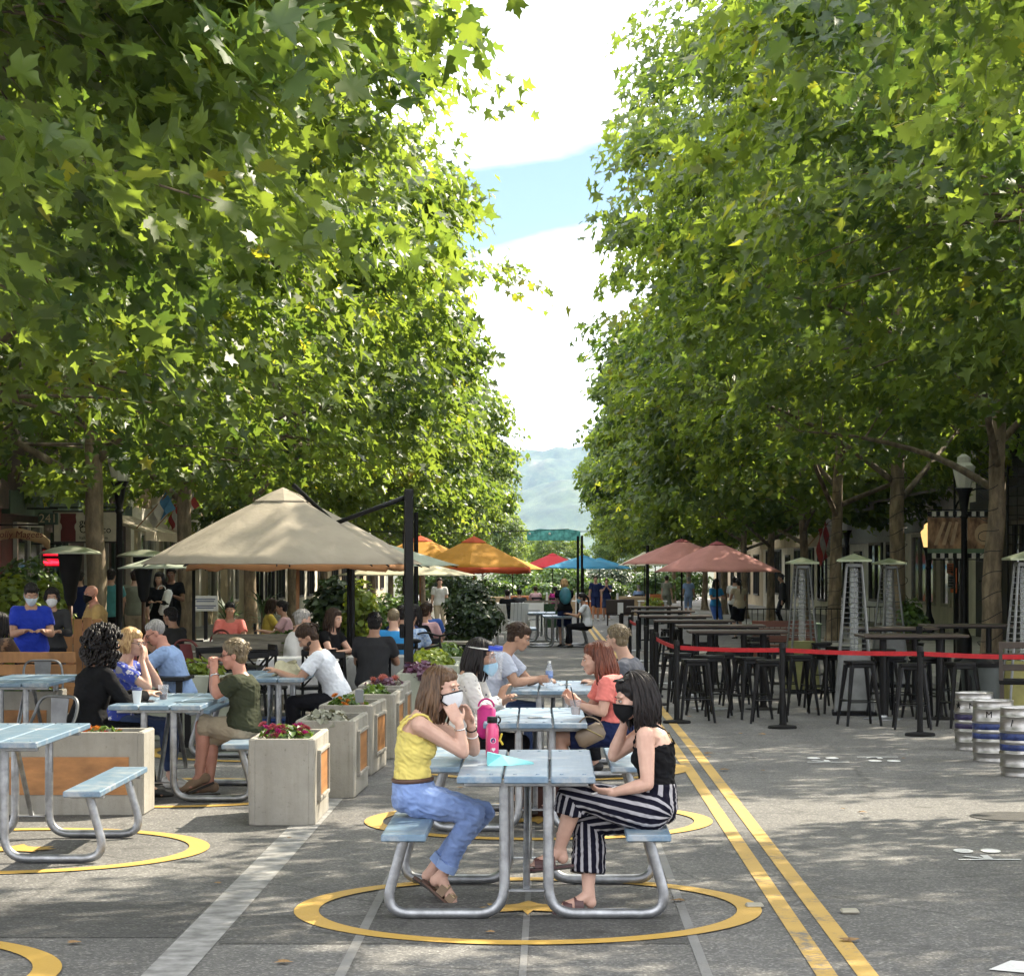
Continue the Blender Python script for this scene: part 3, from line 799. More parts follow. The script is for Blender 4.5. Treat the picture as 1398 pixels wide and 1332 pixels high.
PL.location = (-1.945, 18.01, 0)
dup(PL, 'concrete planter behind the magenta flower one, low grey succulents', (-1.81, 20.05, 0), R(-1.5))
dup(PL, 'third concrete planter in the row, marigolds and a grey upright tag', (-1.81, 22.15, 0), R(-3))
dup(PL, 'fourth concrete planter in the row, sparse green sprigs', (-1.74, 23.95, 0), R(-1))
dup(PL, 'fifth concrete planter in the row, pink flowers and bare twigs', (-1.76, 25.6, 0), R(-.5))
PLL = make_planter(1.12, .5, .63, 'long concrete planter with orange wood panel beside empty left table', True, CONC, False, group='long concrete planters')
PLL.location = (-3.62, 18.42, 0)
dup(PLL, 'long orange panelled planter with red flowers at the left edge', (-5.45, 24.2, 0), R(1))
PW = make_planter(.56, 1.2, .70, 'pale painted planter with purple leaves behind the concrete row', False, PALEW, False, 'painted_planter', 'pale painted planters')
PW.location = (-1.42, 27.2, gz(27))
dup(PW, 'pale painted planter with yellow green shrub near the bicycle', (-1.40, 29.6, gz(29.6)), R(1))
dup(PW, 'pale painted planter farthest along the row behind the bicycle', (-1.38, 32.6, gz(32.6)), R(-1))
dup(PW, 'pale planter with leafy greens behind the olive top woman', (-3.9, 26.2, gz(26)), R(90))

# ------------------------------------------------------------------ small plants
def mat_plant(name, c, c2, tr=.3):
    if name in MATS: return MATS[name]
    MATS[name] = mat_leaf(name, c, c2, tr, c2); return MATS[name]
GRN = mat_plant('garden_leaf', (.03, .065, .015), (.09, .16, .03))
def bush_part(name, parent, mat, n, rx, ry, h, size, seed, lod=2, z0=0.0, up=.6, off=(0, 0)):
    g = np.random.default_rng(seed)
    q = g.normal(0, 1, (n, 3)); q /= np.linalg.norm(q, axis=1, keepdims=True); q *= g.random((n, 1)) ** .4
    P = q * [rx, ry, h / 2] + [off[0], off[1], z0 + h / 2]
    P[:, :2] += .12 * np.sin(P[:, [2, 2]] * 9 + [seed, seed + 2]) * [rx, ry]
    Nn = q * 1.0 + [0, 0, up] + g.normal(0, .5, (n, 3)); D = q + g.normal(0, .6, (n, 3)) + [0, 0, .25]
    V, T, tn = leaves(P, Nn, D, size * (.6 + .7 * g.random(n)), np.clip(.5 + .25 * g.normal(0, 1, n), 0, 1), lod)
    o = bpy.data.objects.new(name, tri_mesh(name, V, T, mat, tn)); col.objects.link(o); o.parent = parent; return o
def blossoms(name, parent, mat, n, rx, ry, z0, z1, r, seed, off=(0, 0)):
    rr = random.Random(seed); mb = MB()
    for i in range(n):
        a = rr.uniform(0, 6.283); q = rr.random() ** .5
        c = Vector((off[0] + rx * q * math.cos(a), off[1] + ry * q * math.sin(a), rr.uniform(z0, z1) - (q ** 2) * .03)); k = 9
        nn = Vector((rr.uniform(-.6, .6), rr.uniform(-1., .2), 1)).normalized(); u = nn.orthogonal().normalized(); w_ = nn.cross(u); s_ = r * rr.uniform(.7, 1.2)
        for lay in (1.0, .6):
            vs_ = [c - nn * s_ * .2]; 
            for j in range(2 * k):
                b_ = math.pi * j / k; q2 = s_ * lay * (1.0 if j % 2 == 0 else .55)
                vs_.append(c + u * (math.cos(b_) * q2) + w_ * (math.sin(b_) * q2) + nn * s_ * (.25 if lay == 1 else .5))
            mb.add(vs_, [(0, 1 + j, 1 + (j + 1) % (2 * k)) for j in range(2 * k)])
    return mb.build(name, mat, parent)
def stems(name, parent, mat, n, rx, ry, z0, z1, seed, off=(0, 0), r=.003):
    rr = random.Random(seed); mb = MB()
    for i in range(n):
        a = rr.uniform(0, 6.283); q = rr.random() ** .5; x, y = rx * q * math.cos(a), ry * q * math.sin(a)
        h = rr.uniform(.6, 1) * (z1 - z0)
        mb.tube([(off[0] + x * .4, off[1] + y * .4, z0), (off[0] + x * .8, off[1] + y * .8, z0 + h * .6), (off[0] + x, off[1] + y, z0 + h)], [r, r * .8, r * .4], 5)
    return mb.build(name, mat, parent)
MAG = M('magenta_petal', (.40, .018, .16), .6, var=.35, scale=30, bmp=0); ORG = M('marigold_petal', (.62, .22, .02), .6, var=.3, scale=30, bmp=0)
REDP = M('red_petal', (.48, .03, .03), .6, var=.3, scale=30, bmp=0); PNK = M('pink_petal', (.55, .20, .16), .6, var=.3, scale=30, bmp=0)
ROSY = M('rosy_petal', (.36, .07, .09), .6, var=.3, scale=30, bmp=0)
STEM = M('green_stem', (.06, .10, .02), .7, bmp=0); TWIG = M('bare_twig', (.13, .09, .06), .8, bmp=0)
SUCC = mat_plant('succulent_leaf', (.16, .17, .12), (.26, .26, .20), .05)
PURP = mat_plant('purple_leaf', (.05, .02, .05), (.14, .06, .11), .2)
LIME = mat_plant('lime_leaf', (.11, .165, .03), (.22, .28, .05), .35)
def flower(label, loc, leaf, n, rx, ry, h, size, seed, bl=None, nb=0, br=.03, st=None, cat='flowers', name='potted_flowers'):
    t = thing(name, label, cat, loc, 0, 'flowers in the planters' if cat == 'flowers' else None)
    if n: bush_part('leaves', t, leaf, n, rx, ry, h, size, seed)
    if bl is not None: 
        for b_ in (bl if isinstance(bl, list) else [bl]):
            blossoms('blossoms', t, b_, nb, rx * .95, ry * .95, h * .65, h * 1.12, br, seed + hash_(b_.name)); 
    if st: stems('stems', t, st, 26, rx, ry, 0, h * 1.05, seed)
    return t
def hash_(s): return sum(ord(c) for c in s) % 97
Z1 = .63 - .09
flower('magenta and rosy flower clump in the nearest concrete planter', (-1.97, 17.78, Z1), GRN, 260, .19, .17, .17, .05, 1, [MAG, ROSY], 24, .033, STEM)
flower('grey green succulent clump in the second concrete planter', (-1.83, 19.75, Z1), SUCC, 420, .16, .22, .15, .05, 2, None, 0, .03, TWIG)
flower('orange marigolds in the third concrete planter', (-1.82, 21.85, Z1), GRN, 260, .17, .22, .16, .05, 3, ORG, 9, .034, STEM)
flower('sparse green sprigs in the fourth concrete planter', (-1.72, 23.75, Z1), GRN, 130, .15, .2, .16, .05, 4, None, 0, .03, STEM)
flower('pink flowers among bare twigs in the fifth concrete planter', (-1.74, 25.35, Z1), PURP, 120, .2, .2, .16, .05, 5, PNK, 6, .05, TWIG)
flower('few orange blooms in the long planter by the empty left table', (-3.42, 18.36, Z1), GRN, 60, .16, .1, .11, .045, 6, [ORG, REDP], 4, .035, STEM)
flower('small red flowers in the planter at the left edge', (-5.35, 24.2, Z1), GRN, 260, .42, .14, .13, .05, 7, REDP, 22, .022, STEM)
flower('purple foliage in the pale planter behind the concrete row', (-1.44, 26.9, .60 + gz(27)), PURP, 420, .22, .35, .20, .07, 8)
flower('yellow green mounded shrub in the pale planter', (-1.42, 29.4, .60 + gz(29)), LIME, 520, .24, .4, .26, .07, 9, cat='shrub', name='mounded_shrub')
flower('dull green plants in the farthest pale planter', (-1.38, 32.4, .6 + gz(32)), GRN, 300, .22, .4, .26, .07, 10)
flower('fresh leafy greens in the pale planter behind olive top woman', (-3.9, 26.1, .6 + gz(26)), LIME, 300, .42, .2, .26, .07, 11)
tagp = thing('plant_tag', 'grey upright plant tag among the marigolds', 'plant tag', (-1.72, 21.72, Z1))
mb = MB(); mb.box((0, 0, .11), (.075, .012, .22), bev=.004); mb.build('plate', M('slate_tag', (.22, .23, .24), .6), tagp)
mb = MB(); mb.box((0, 0, -.03), (.02, .01, .06)); mb.build('spike', BLKM, tagp)

# ------------------------------------------------------------------ tableware on the front tables
TT = .779
def on(px, Y): return (GX(px, Y), Y, TT)
b_ = thing('water_bottle', 'pink water bottle with black lid and round blue sticker', 'bottle', on(672, 13.95))
PINKM = M('pink_bottle', (.72, .075, .22), .3, var=.05, bmp=.03, coat=.3)
mb = MB(); mb.lathe([(0, 0), (.034, 0), (.0375, .006), (.0375, .16), (.034, .178), (.026, .192), (.026, .2)], 28); mb.build('bottle_body', PINKM, b_, smooth=40)
mb = MB(); mb.lathe([(.029, .198), (.030, .2), (.030, .228), (.027, .234), (0, .236)], 24); mb.tube(arc((.028, 0, .215), (1, 0, 0), (0, 0, 1), .019, -80, 80), .0055, 8); mb.build('lid', BLK, b_, smooth=40)
mb = MB()
a0 = -1.57
for k, (r0, c_) in enumerate(((.017, 1), (.0135, 0))):
    vs_ = []
    for j in range(24):
        a = 2 * math.pi * j / 24; th = a0 + .16 + r0 * math.cos(a) / .038; rr_ = .0379 + .0004 * k
        vs_.append((rr_ * math.cos(th), rr_ * math.sin(th), .098 + r0 * math.sin(a)))
    mb.mat(k); mb.add(vs_, [tuple(range(24))])
mb.build('sticker', [WHITEP, M('navy_print', (.02, .04, .16), .4, bmp=0)], b_)
NAVYP = MATS['navy_print']
text_mesh('sticker_lettering', 'I\u2665', .020, WHITEP, b_, (.006, -.0385, .045), (R(90), 0, R(9)), .0004)
mb = MB(); mb.tube([(.034, -.012, .19), (.043, -.02, .17), (.047, -.018, .135), (.046, -.016, .12)], .004, 6); mb.build('strap', BLK, b_)
mb = MB(); mb.box((.049, -.02, .115), (.012, .012, .05), Matrix.Rotation(.3, 3, 'Y'), bev=.003); mb.box((.055, -.026, .085), (.012, .01, .03), Matrix.Rotation(-.5, 3, 'Y'), bev=.003); mb.build('charm', M('yellow_charm', (.55, .42, .03), .4), b_)
b_ = thing('paper_holder', 'teal folded paper lying on the front table', 'paper', on(690, 13.42))
TEAL = M('teal_paper', (.20, .56, .57), .6, var=.06, bmp=.05)
mb = MB(); mb.add([(-.10, -.05, 0), (-.10, .05, 0), (-.10, .05, .07), (-.10, -.05, .075), (.02, -.045, 0), (.16, .06, 0), (.15, .06, .012), (-.02, .03, .05)], [(0, 1, 2, 3), (0, 4, 5, 1), (0, 3, 7, 4), (4, 7, 6, 5), (3, 2, 7), (2, 1, 5, 6), (2, 6, 7)]); mb.build('folded_sheet', TEAL, b_)
mb = MB(); mb.box((-.1015, 0, .038), (.003, .07, .055)); mb.build('flap', M('pale_teal_paper', (.34, .66, .66), .6), b_)
PAPER = M('white_paper', (.72, .71, .68), .8, var=.06, scale=20, bmp=.2)
def slip(px, Y, label, w_=.2, h_=.15, rz=.3, z=TT):
    t = thing('paper_sheet', label, 'paper', (GX(px, Y), Y, z + .001), rz)
    mb = MB(); mb.grid(lambda u, v: ((u - .5) * w_, (v - .5) * h_, .002 + .004 * math.sin(u * 4 + v * 3)), 6, 6); mb.build('sheet', PAPER, t, smooth=True)
slip(737, 17.5, 'faded white menu slip on the second table', .17, .1)
slip(772, 22.2, 'small white receipt on the third table', .12, .1)
CLEAR = mat_glass('clear_plastic', (.95, .97, 1), .22)
WATER = mat_glass('tinted_drink', (.85, .80, .78), .3)
def bottle(px, Y, label, z=TT):
    t = thing('plastic_bottle', label, 'bottle', (GX(px, Y), Y, z))
    mb = MB(); mb.lathe([(0, 0), (.031, 0), (.033, .01), (.033, .07), (.030, .08), (.033, .09), (.033, .16), (.014, .21), (.014, .222)], 20); mb.build('bottle_body', CLEAR, t, smooth=40)
    mb = MB(); mb.lathe([(.0335, .085), (.0338, .15)], 20); mb.build('wrapper', M('bottle_wrap', (.22, .30, .55), .4, var=.5, scale=30, bmp=0), t, smooth=True)
    mb = MB(); mb.lathe([(.0155, .218), (.0155, .236), (0, .237)], 16); mb.build('cap', WHITEP, t, smooth=40)
bottle(750, 21.75, 'clear plastic water bottle held by the man in pale tee')
t = thing('iced_drink', 'clear cup with black straw held by the woman in coral', 'cup', (GX(786, 17.25), 17.25, TT + .035))
mb = MB(); mb.lathe([(0, 0), (.030, 0), (.042, .105), (.044, .108)], 20); mb.build('cup', CLEAR, t, smooth=40)
mb = MB(); mb.lathe([(0, .004), (.029, .004), (.036, .06), (0, .06)], 16); mb.build('drink', M('pale_drink', (.45, .38, .34), .3), t, smooth=40)
mb = MB(); mb.tube([(.01, 0, .01), (-.035, 0, .20)], .004, 8); mb.build('straw', BLK, t)
def pcup(px, Y, label, z=TT):
    t = thing('paper_cup', label, 'cup', (GX(px, Y), Y, z))
    mb = MB(); mb.lathe([(0, 0), (.028, 0), (.040, .105), (.042, .107)], 20); mb.build('cup', WHITEP, t, smooth=40)
    mb = MB(); mb.lathe([(.043, .104), (.043, .114), (.036, .118), (.034, .126), (0, .126)], 20); mb.build('lid', NAVYP, t, smooth=40)
pcup(187, 19.3, 'white paper cup with dark lid beside the woman in black')
t = thing('beer_glass', 'clear plastic cup with dark beer dregs on left table', 'cup', (GX(223, 19.85), 19.85, TT))
mb = MB(); mb.lathe([(0, 0), (.03, 0), (.045, .12)], 20); mb.build('cup', CLEAR, t, smooth=40)
mb = MB(); mb.lathe([(0, .003), (.029, .003), (.034, .045), (0, .045)], 16); mb.build('drink', M('dark_beer', (.06, .012, .008), .1), t, smooth=40)
t = thing('phone', 'dark phone lying on the table beside the paper cup', 'phone', (GX(198, 19.45), 19.45, TT)); mb = MB(); mb.box((0, 0, .005), (.15, .08, .009), bev=.003); mb.build('case', BLK, t)
mb = MB(); mb.box((0, 0, .0102), (.138, .07, .0012)); mb.build('screen', M('phone_screen', (.01, .01, .012), .1), t)
CRM = M('cream_paper_bag', (.52, .49, .33), .8, var=.15, scale=12, bmp=.7, bscale=18, bdist=.02)
t = thing('food_wrapper', 'crumpled cream food bag held by the bearded man', 'paper bag', (GX(392, 23.9), 23.9, TT))
mb = MB()
def crn(u, v):
    a = u * 6.2832; z = v * .14; r = .12 * (1 - .35 * v) * (1 + .16 * math.sin(a * 3 + v * 5) + .08 * math.sin(a * 7))
    return (r * math.cos(a) * 1.25, r * math.sin(a), z + .02 * math.sin(a * 2))
mb.grid(crn, 28, 6); mb.build('bag', CRM, t, smooth=True)
mb = MB(); mb.lathe([(0, 0), (.10, 0), (.105, .004)], 20, (0, 0, .001)); mb.build('wrap', PAPER, t)

# ------------------------------------------------------------------ bicycle
bk = thing('bicycle', 'black bicycle parked behind the pale planters', 'bicycle', (-1.62, 31.2, gz(31)), R(62))
RUB = M('rubber', (.015, .015, .015), .8)
for x in (-.52, .52):
    wo_ = MB(); wo_.tube(arc((x, 0, .34), (1, 0, 0), (0, 0, 1), .325, 0, 360, 32)[:-1], .018, 8, closed=True); wh = wo_.build('wheel', RUB, bk, smooth=True)
    mb = MB(); mb.tube(arc((x, 0, .34), (1, 0, 0), (0, 0, 1), .30, 0, 360, 32)[:-1], .009, 6, closed=True)
    mb.build('rim', STEEL, wh, smooth=True); mb = MB()
    for k in range(14): a = k * math.pi / 7; mb.tube([(x, .02 * (-1) ** k, .34), (x + .3 * math.cos(a), 0, .34 + .3 * math.sin(a))], .0015, 4)
    mb.build('spokes', STEEL, wh)
mb = MB()
A, B_, C_, D_ = (-.52, 0, .34), (-.08, 0, .30), (-.22, 0, .82), (.36, 0, .86)
for p, q in ((A, B_), (A, C_), (B_, C_), (C_, D_), (B_, (.38, 0, .78)), ((.36, 0, .92), (.52, 0, .34))): mb.tube([p, q], .017, 8)
mb.build('frame', BLK, bk, smooth=True)
mb = MB(); mb.tube(smoothpath([(.30, -.30, 1.0), (.36, -.2, 1.02), (.37, 0, .98), (.36, .2, 1.02), (.30, .30, 1.0)], 5), .013, 8); mb.tube([(.36, 0, .9), (.37, 0, .98)], .014, 8); mb.build('handlebar', BLK, bk, smooth=True)
mb = MB(); mb.ell((-.26, 0, .93), ((.13, 0, 0), (0, .06, 0), (0, 0, .03))); mb.tube([(-.22, 0, .8), (-.25, 0, .92)], .013, 8); mb.build('saddle', BLKM, bk, smooth=True)
mb = MB(); mb.lathe([(.0, -.01), (.09, -.01), (.09, .0), (0, .0)], 20, (-.08, .04, .3), (0, 1, 0)); mb.box((-.08, .09, .13), (.03, .02, .34)); mb.build('crank', STEEL, bk)

# ------------------------------------------------------------------ umbrellas
def umbrella(name, label, loc, Rr, top, drop, mat, n=8, rz=0, pole=True, edge=None, valance=.0, group=None, off=None, under=None, polemat=None, vent=.16):
    t = thing(name, label, 'umbrella', loc, rz, group)
    mb = MB()
    ring_ = []
    m_ = 7
    vs_ = [(0, 0, top)]; fs = []; sub = 4; K = n * sub
    for i in range(1, m_ + 1):
        u = i / m_
        for j in range(K):
            a = 2 * math.pi * j / K; f = (j % sub) / sub
            # straight panel edges between ribs, with a slight sag of the cloth
            a0, a1 = 2 * math.pi * (j // sub) / n, 2 * math.pi * (j // sub + 1) / n
            x = (math.cos(a0) * (1 - f) + math.cos(a1) * f) * Rr * u; y = (math.sin(a0) * (1 - f) + math.sin(a1) * f) * Rr * u
            sag = math.sin(f * math.pi) * .05 * Rr * u * (.3 + .7 * u)
            z = top - drop * (u ** 1.12) - sag * .45 + .012 * mnoise.noise(Vector((x * 3, y * 3, top))) * u
            if i == m_: x *= 1 - .035 * math.sin(f * math.pi); y *= 1 - .035 * math.sin(f * math.pi); z += sag * .5
            vs_.append((x, y, z))
    for j in range(K): fs.append((0, 1 + j, 1 + (j + 1) % K))
    for i in range(m_ - 1):
        for j in range(K):
            a = 1 + i * K + j; b = 1 + i * K + (j + 1) % K; fs.append((a, a + K, b + K, b))
    mb.add(vs_, fs); c = mb.build('canopy', mat, t, smooth=32)
    sol = c.modifiers.new('thick', 'SOLIDIFY'); sol.thickness = .006
    if valance:
        mb = MB(); o = 1 + (m_ - 1) * K
        ed = [Vector(vs_[o + j]) for j in range(K)]
        lo = [p + Vector((0, 0, -valance * (1 + .25 * math.sin(j * 2.1)))) + Vector((p.x, p.y, 0)).normalized() * .012 for j, p in enumerate(ed)]
        mb.add(ed + lo, [(j, (j + 1) % K, K + (j + 1) % K, K + j) for j in range(K)]); v_ = mb.build('valance', under or mat, t, smooth=32)
        s2 = v_.modifiers.new('thick', 'SOLIDIFY'); s2.thickness = .004
    if vent:
        mb = MB(); mb.lathe([(0, top + .035), (vent * Rr * .55, top - drop * (vent * .55) ** 1.12 + .03), (vent * Rr, top - drop * vent ** 1.12 + .018), (vent * Rr + .004, top - drop * vent ** 1.12 + .004)], n); mb.build('vent_cap', edge or mat, t, smooth=False)
    pm = polemat or BLK
    for j in range(n):
        a = 2 * math.pi * j / n; mb = MB()
        mb.tube([(.03 * math.cos(a), .03 * math.sin(a), top - .06), (Rr * .985 * math.cos(a), Rr * .985 * math.sin(a), top - drop - .025)], .009, 5); mb.build('rib', pm, t)
    if pole:
        mb = MB(); mb.tube([(0, 0, 0), (0, 0, top - .02)], .024, 10); mb.lathe([(0, top + .09), (.012, top + .08), (.02, top + .03), (.02, top)][::-1], 10); mb.build('pole', pm, t, smooth=True)
        mb = MB(); mb.lathe([(0, 0), (.24, 0), (.25, .03), (.22, .07), (.05, .09), (.04, .2), (0, .2)], 20); mb.build('base', BLKM, t, smooth=40)
    return t
GREYC = mat_canvas('taupe_canvas', (.39, .34, .26), .18); ORANGEC = mat_canvas('orange_canvas', (.66, .33, .045), .34); ORANGEV = mat_canvas('red_orange_canvas', (.60, .10, .03), .3)
SAGEC = mat_canvas('sage_canvas', (.45, .50, .40), .22); CORALC = mat_canvas('faded_red_canvas', (.50, .225, .19), .25); REDC = mat_canvas('red_canvas', (.55, .03, .04), .3)
BLUEC = mat_canvas('blue_canvas', (.05, .28, .45), .3); CREAMC = mat_canvas('cream_canvas', (.62, .58, .42), .3); TERRA = mat_canvas('terracotta_canvas', (.46, .22, .09), .25)
DARKC = mat_canvas('dark_red_canvas', (.24, .05, .05), .2)
gu = umbrella('cantilever_umbrella', 'large taupe octagonal canopy hung from a black side post', (-3.06, 27.6, gz(27.6)), 1.60, 2.74, .84, GREYC, 8, R(9), False, valance=.0, vent=.2)
mb = MB(); px_ = GX(545, 26.9) + 3.06; mb.box((px_, -.7, 1.37), (.10, .10, 2.74), bev=.01); mb.build('post', BLK, gu)
mb = MB(); mb.tube([(px_, -.7, 2.66), (px_ * .42, -.3, 2.36), (.12, 0, 2.80)], .028, 8); mb.build('arm', BLK, gu, smooth=True)
mb = MB(); mb.box((px_, -.7, .04), (1.0, .09, .08), bev=.01); mb.box((px_, -.7, .041), (.09, 1.0, .082), bev=.01); mb.build('cross_base', BLK, gu)
mb = MB(); mb.box((px_ - .08, -.74, 1.15), (.05, .07, .16), bev=.01); mb.build('crank_box', BLKM, gu)
umbrella('patio_umbrella', 'terracotta canopy glowing under the taupe umbrella', (-3.35, 32.0, gz(32)), 1.45, 2.46, .52, TERRA, 8, .2, valance=.10, polemat=TEAK)
umbrella('patio_umbrella', 'sage green canopy left of the taupe umbrella', (-4.95, 33.5, gz(33.5)), 1.05, 2.17, .30, SAGEC, 8, .3, valance=.0)
umbrella('patio_umbrella', 'pale sage canopy low behind the taupe umbrella', (-3.1, 37.0, gz(37)), 1.7, 2.40, .48, SAGEC, 8, .1)
ou = umbrella('patio_umbrella', 'orange canopy with black lettering over the dark shrub', (-1.72, 54, gz(54)), 1.42, 2.62, .66, ORANGEC, 6, R(28), edge=ORANGEV, valance=.13, under=ORANGEV, polemat=TEAK, vent=.22)
umbrella('patio_umbrella', 'orange canopy half hidden behind the larger orange one', (-3.3, 61, gz(61)), 1.45, 2.75, .66, ORANGEC, 6, R(10), edge=ORANGEV, valance=.12, under=CREAMC, polemat=TEAK, vent=.22)
umbrella('patio_umbrella', 'cream canopy at the left of the orange umbrellas', (-3.1, 52, gz(52)), 1.5, 2.12, .34, CREAMC, 8, 0)
umbrella('patio_umbrella', 'faded coral red canopy in front of the right bar tables', (3.75, 54.5, gz(54.5)), 1.52, 2.52, .66, CORALC, 8, R(22), edge=DARKC, vent=.13)
umbrella('patio_umbrella', 'faded coral canopy partly behind the front coral one', (3.25, 60, gz(60)), 1.5, 2.66, .60, CORALC, 8, R(5), edge=DARKC, under=REDC, vent=.13)
umbrella('patio_umbrella', 'far red canopy in the middle of the street', (.1, 128, gz(128)), 1.75, 2.95, .75, REDC, 6, 0)
umbrella('patio_umbrella', 'far blue canopy right of the far red one', (1.6, 118, gz(118)), 2.0, 2.75, .6, BLUEC, 8, .2)
umbrella('patio_umbrella', 'far blue canopy beside the street string pole', (2.6, 128, gz(128)), 1.9, 2.7, .55, BLUEC, 8, .4)
umbrella('patio_umbrella', 'far cream canopy left of the coral umbrellas', (4.35, 112, gz(112)), 1.25, 2.85, .6, CREAMC, 8, 0)
umbrella('patio_umbrella', 'far red canopy above the cream one on the right', (5.1, 118, gz(118)), 1.3, 2.95, .6, REDC, 8, .3)
umbrella('patio_umbrella', 'far orange canopy left of the middle red one', (-1.9, 120, gz(120)), 1.6, 2.7, .6, ORANGEC, 8, .3)

# ------------------------------------------------------------------ barrier posts with belts
def post(name='barrier_post', h=.98):
    t = thing(name, '', 'barrier post', (0, 0, 0), 0, 'black belt barrier posts')
    mb = MB(); mb.lathe([(0, 0), (.165, 0), (.17, .012), (.16, .03), (.04, .045), (.034, .06)], 28); mb.build('base', BLKM, t, smooth=40)
    mb = MB(); mb.lathe([(.034, .05), (.034, h - .06), (.039, h - .055), (.039, h), (.03, h + .012), (0, h + .014)], 20); mb.build('pole', BLK, t, smooth=40)
    return t
BP = [(924, 29.0, 'at the near corner of the bar seating'), (1068, 28.0, 'in the middle of the long red belt'), (1256, 26.7, 'left of the steel kegs'), (1440, 25.6, 'beyond the kegs'),
      (896, 33.0, 'second in the line running away from the corner'), (890, 35.2, 'third in the line running away'), (882, 37.2, 'fourth in the line running away'), (871, 42.5, 'fifth in the line running away'), (860, 46.0, 'sixth in the line running away'), (849, 50.5, 'farthest of the line running away')]
P0 = post(); pts_ = []
for i, (px, Y, s_) in enumerate(BP):
    g_ = G(px, Y); lab = 'black barrier post ' + s_; pts_.append(g_)
    if i == 0: P0.location = g_; P0['label'] = lab
    else: dup(P0, lab, g_)
def belt(a, b, label, z=.93):
    t = thing('barrier_belt', label, 'belt', a, 0, 'red belts between the posts')
    d = b - a; n_ = 12; mb = MB(); w_ = .05
    dirn = d.normalized(); s0 = dirn * .04
    top, bot = [], []
    for i in range(n_ + 1):
        u = i / n_; p = s0 + (d - 2 * s0) * u; sg = -.012 * math.sin(u * math.pi)
        top.append((p.x, p.y, p.z + z + sg)); bot.append((p.x, p.y, p.z + z - w_ + sg))
    k = n_ + 1; nrm = Vector((-d.y, d.x, 0)).normalized() * .003
    f = [tuple(Vector(v) + nrm) for v in top + bot]; g2 = [tuple(Vector(v) - nrm) for v in top + bot]
    fs = []
    for i in range(n_):
        fs += [(i, i + 1, k + i + 1, k + i), (2 * k + i, 3 * k + i, 3 * k + i + 1, 2 * k + i + 1), (i, 2 * k + i, 2 * k + i + 1, i + 1), (k + i, k + i + 1, 3 * k + i + 1, 3 * k + i)]
    mb.add(f + g2, fs); mb.build('strap', BELT, t)
    mb = MB(); mb.box(tuple(s0 * .9 + Vector((0, 0, z - .025))), (.03, .03, .06), bev=.004); mb.build('clip', BLKM, t)
belt(pts_[0], pts_[1], 'red belt across the front of the bar seating, corner to middle post')
belt(pts_[1], pts_[2], 'red belt in front of the steel pyramid heaters')
belt(pts_[2], pts_[3], 'red belt above the steel kegs')
belt(pts_[4], pts_[0], 'short red belt running back from the near corner post')
belt(pts_[8], pts_[7], 'small red belt far along the line of posts')

# ------------------------------------------------------------------ bar stools and high tables
def stool():
    t = thing('bar_stool', '', 'bar stool', (0, 0, 0), 0, 'black metal bar stools')
    h = .76
    mb = MB(); mb.prism([(.155 * c + .03 * s if False else 0, 0) for c, s in []] or [(x * .155, y * .155) for x, y in [(-1, -.8), (-.8, -1), (.8, -1), (1, -.8), (1, .8), (.8, 1), (-.8, 1), (-1, .8)]], .03, ((0, 0, h - .03), (1, 0, 0), (0, 1, 0)))
    mb.box((0, 0, h - .055), (.27, .27, .05), bev=.01); mb.build('seat', BLK, t)
    for sx in (-1, 1):
        for sy in (-1, 1):
            mb = MB(); a = Vector((sx * .125, sy * .125, h - .05)); b = Vector((sx * .205, sy * .205, 0))
            mb.tube([a, b + Vector((0, 0, .015)), b], [.030, .016, .018], 6); mb.build('leg', BLK, t)
    mb = MB()
    for z, k in ((.28, .178), (.30, .176)):
        if z == .28:
            for s_ in (-1, 1): mb.tube([(-k, s_ * k, z), (k, s_ * k, z)], .009, 6)
        else:
            for s_ in (-1, 1): mb.tube([(s_ * k, -k, z), (s_ * k, k, z)], .009, 6)
    mb.build('footrest', BLK, t); return t
SPOTS = [(949, 29.2, 6, 'front stool beside the near corner post'), (1024, 29.9, 20, 'front stool left of the middle barrier post'), (1050, 29.0, -8, 'front stool right behind the middle barrier post'),
         (1173, 28.6, 10, 'stool under the middle of the long red belt'), (1245, 27.9, -5, 'stool just left of the post near the kegs'), (1311, 28.2, 14, 'stool behind the leftmost keg'),
         (1115, 32.6, 4, 'stool beside the first steel heater'), (1133, 31.2, 25, 'stool between the first and second steel heaters'), (1190, 32.0, 8, 'stool behind the second steel heater'),
         (985, 31.6, 12, 'stool behind the front left bar table'), (1005, 33.0, 3, 'second row stool under the front left bar table'), (925, 31.5, 15, 'stool behind the near corner post'),
         (1215, 30.4, 30, 'stool under the right brown table'), (1280, 31.6, 2, 'stool right of the brown table'), (1335, 30.5, 12, 'stool behind the middle keg'), (1120, 36.5, 6, 'rear stool by the covered heater'),
         (960, 37.0, 8, 'third row stool left of the heaters'), (1030, 36.5, 21, 'third row stool by the brown bench'), (905, 40.0, 4, 'far stool along the post line'), (915, 46, 9, 'farthest stool along the post line'), (1065, 33.4, 14, 'stool behind the middle post in the second row'), (968, 30.6, 33, 'stool squeezed between the two front left stools'), (1090, 30.8, 11, 'stool right of the middle barrier post'), (1262, 30.0, 17, 'stool behind the post near the kegs'), (1205, 33.2, 5, 'stool in the second row under the brown table'), (1360, 31.4, 9, 'stool left of the right edge heater'), (1148, 34.5, 28, 'rear stool between the two left heaters'), (938, 33.6, 2, 'second row stool near the corner post'), (1035, 40, 12, 'fourth row stool before the brown bench')]
S0 = stool()
for i, (px, Y, a, lab) in enumerate(SPOTS):
    g_ = G(px, Y); lab = 'black metal ' + lab
    if i == 0: S0.location = g_; S0['label'] = lab; S0.rotation_euler.z = R(a)
    else: dup(S0, lab, g_, R(a))
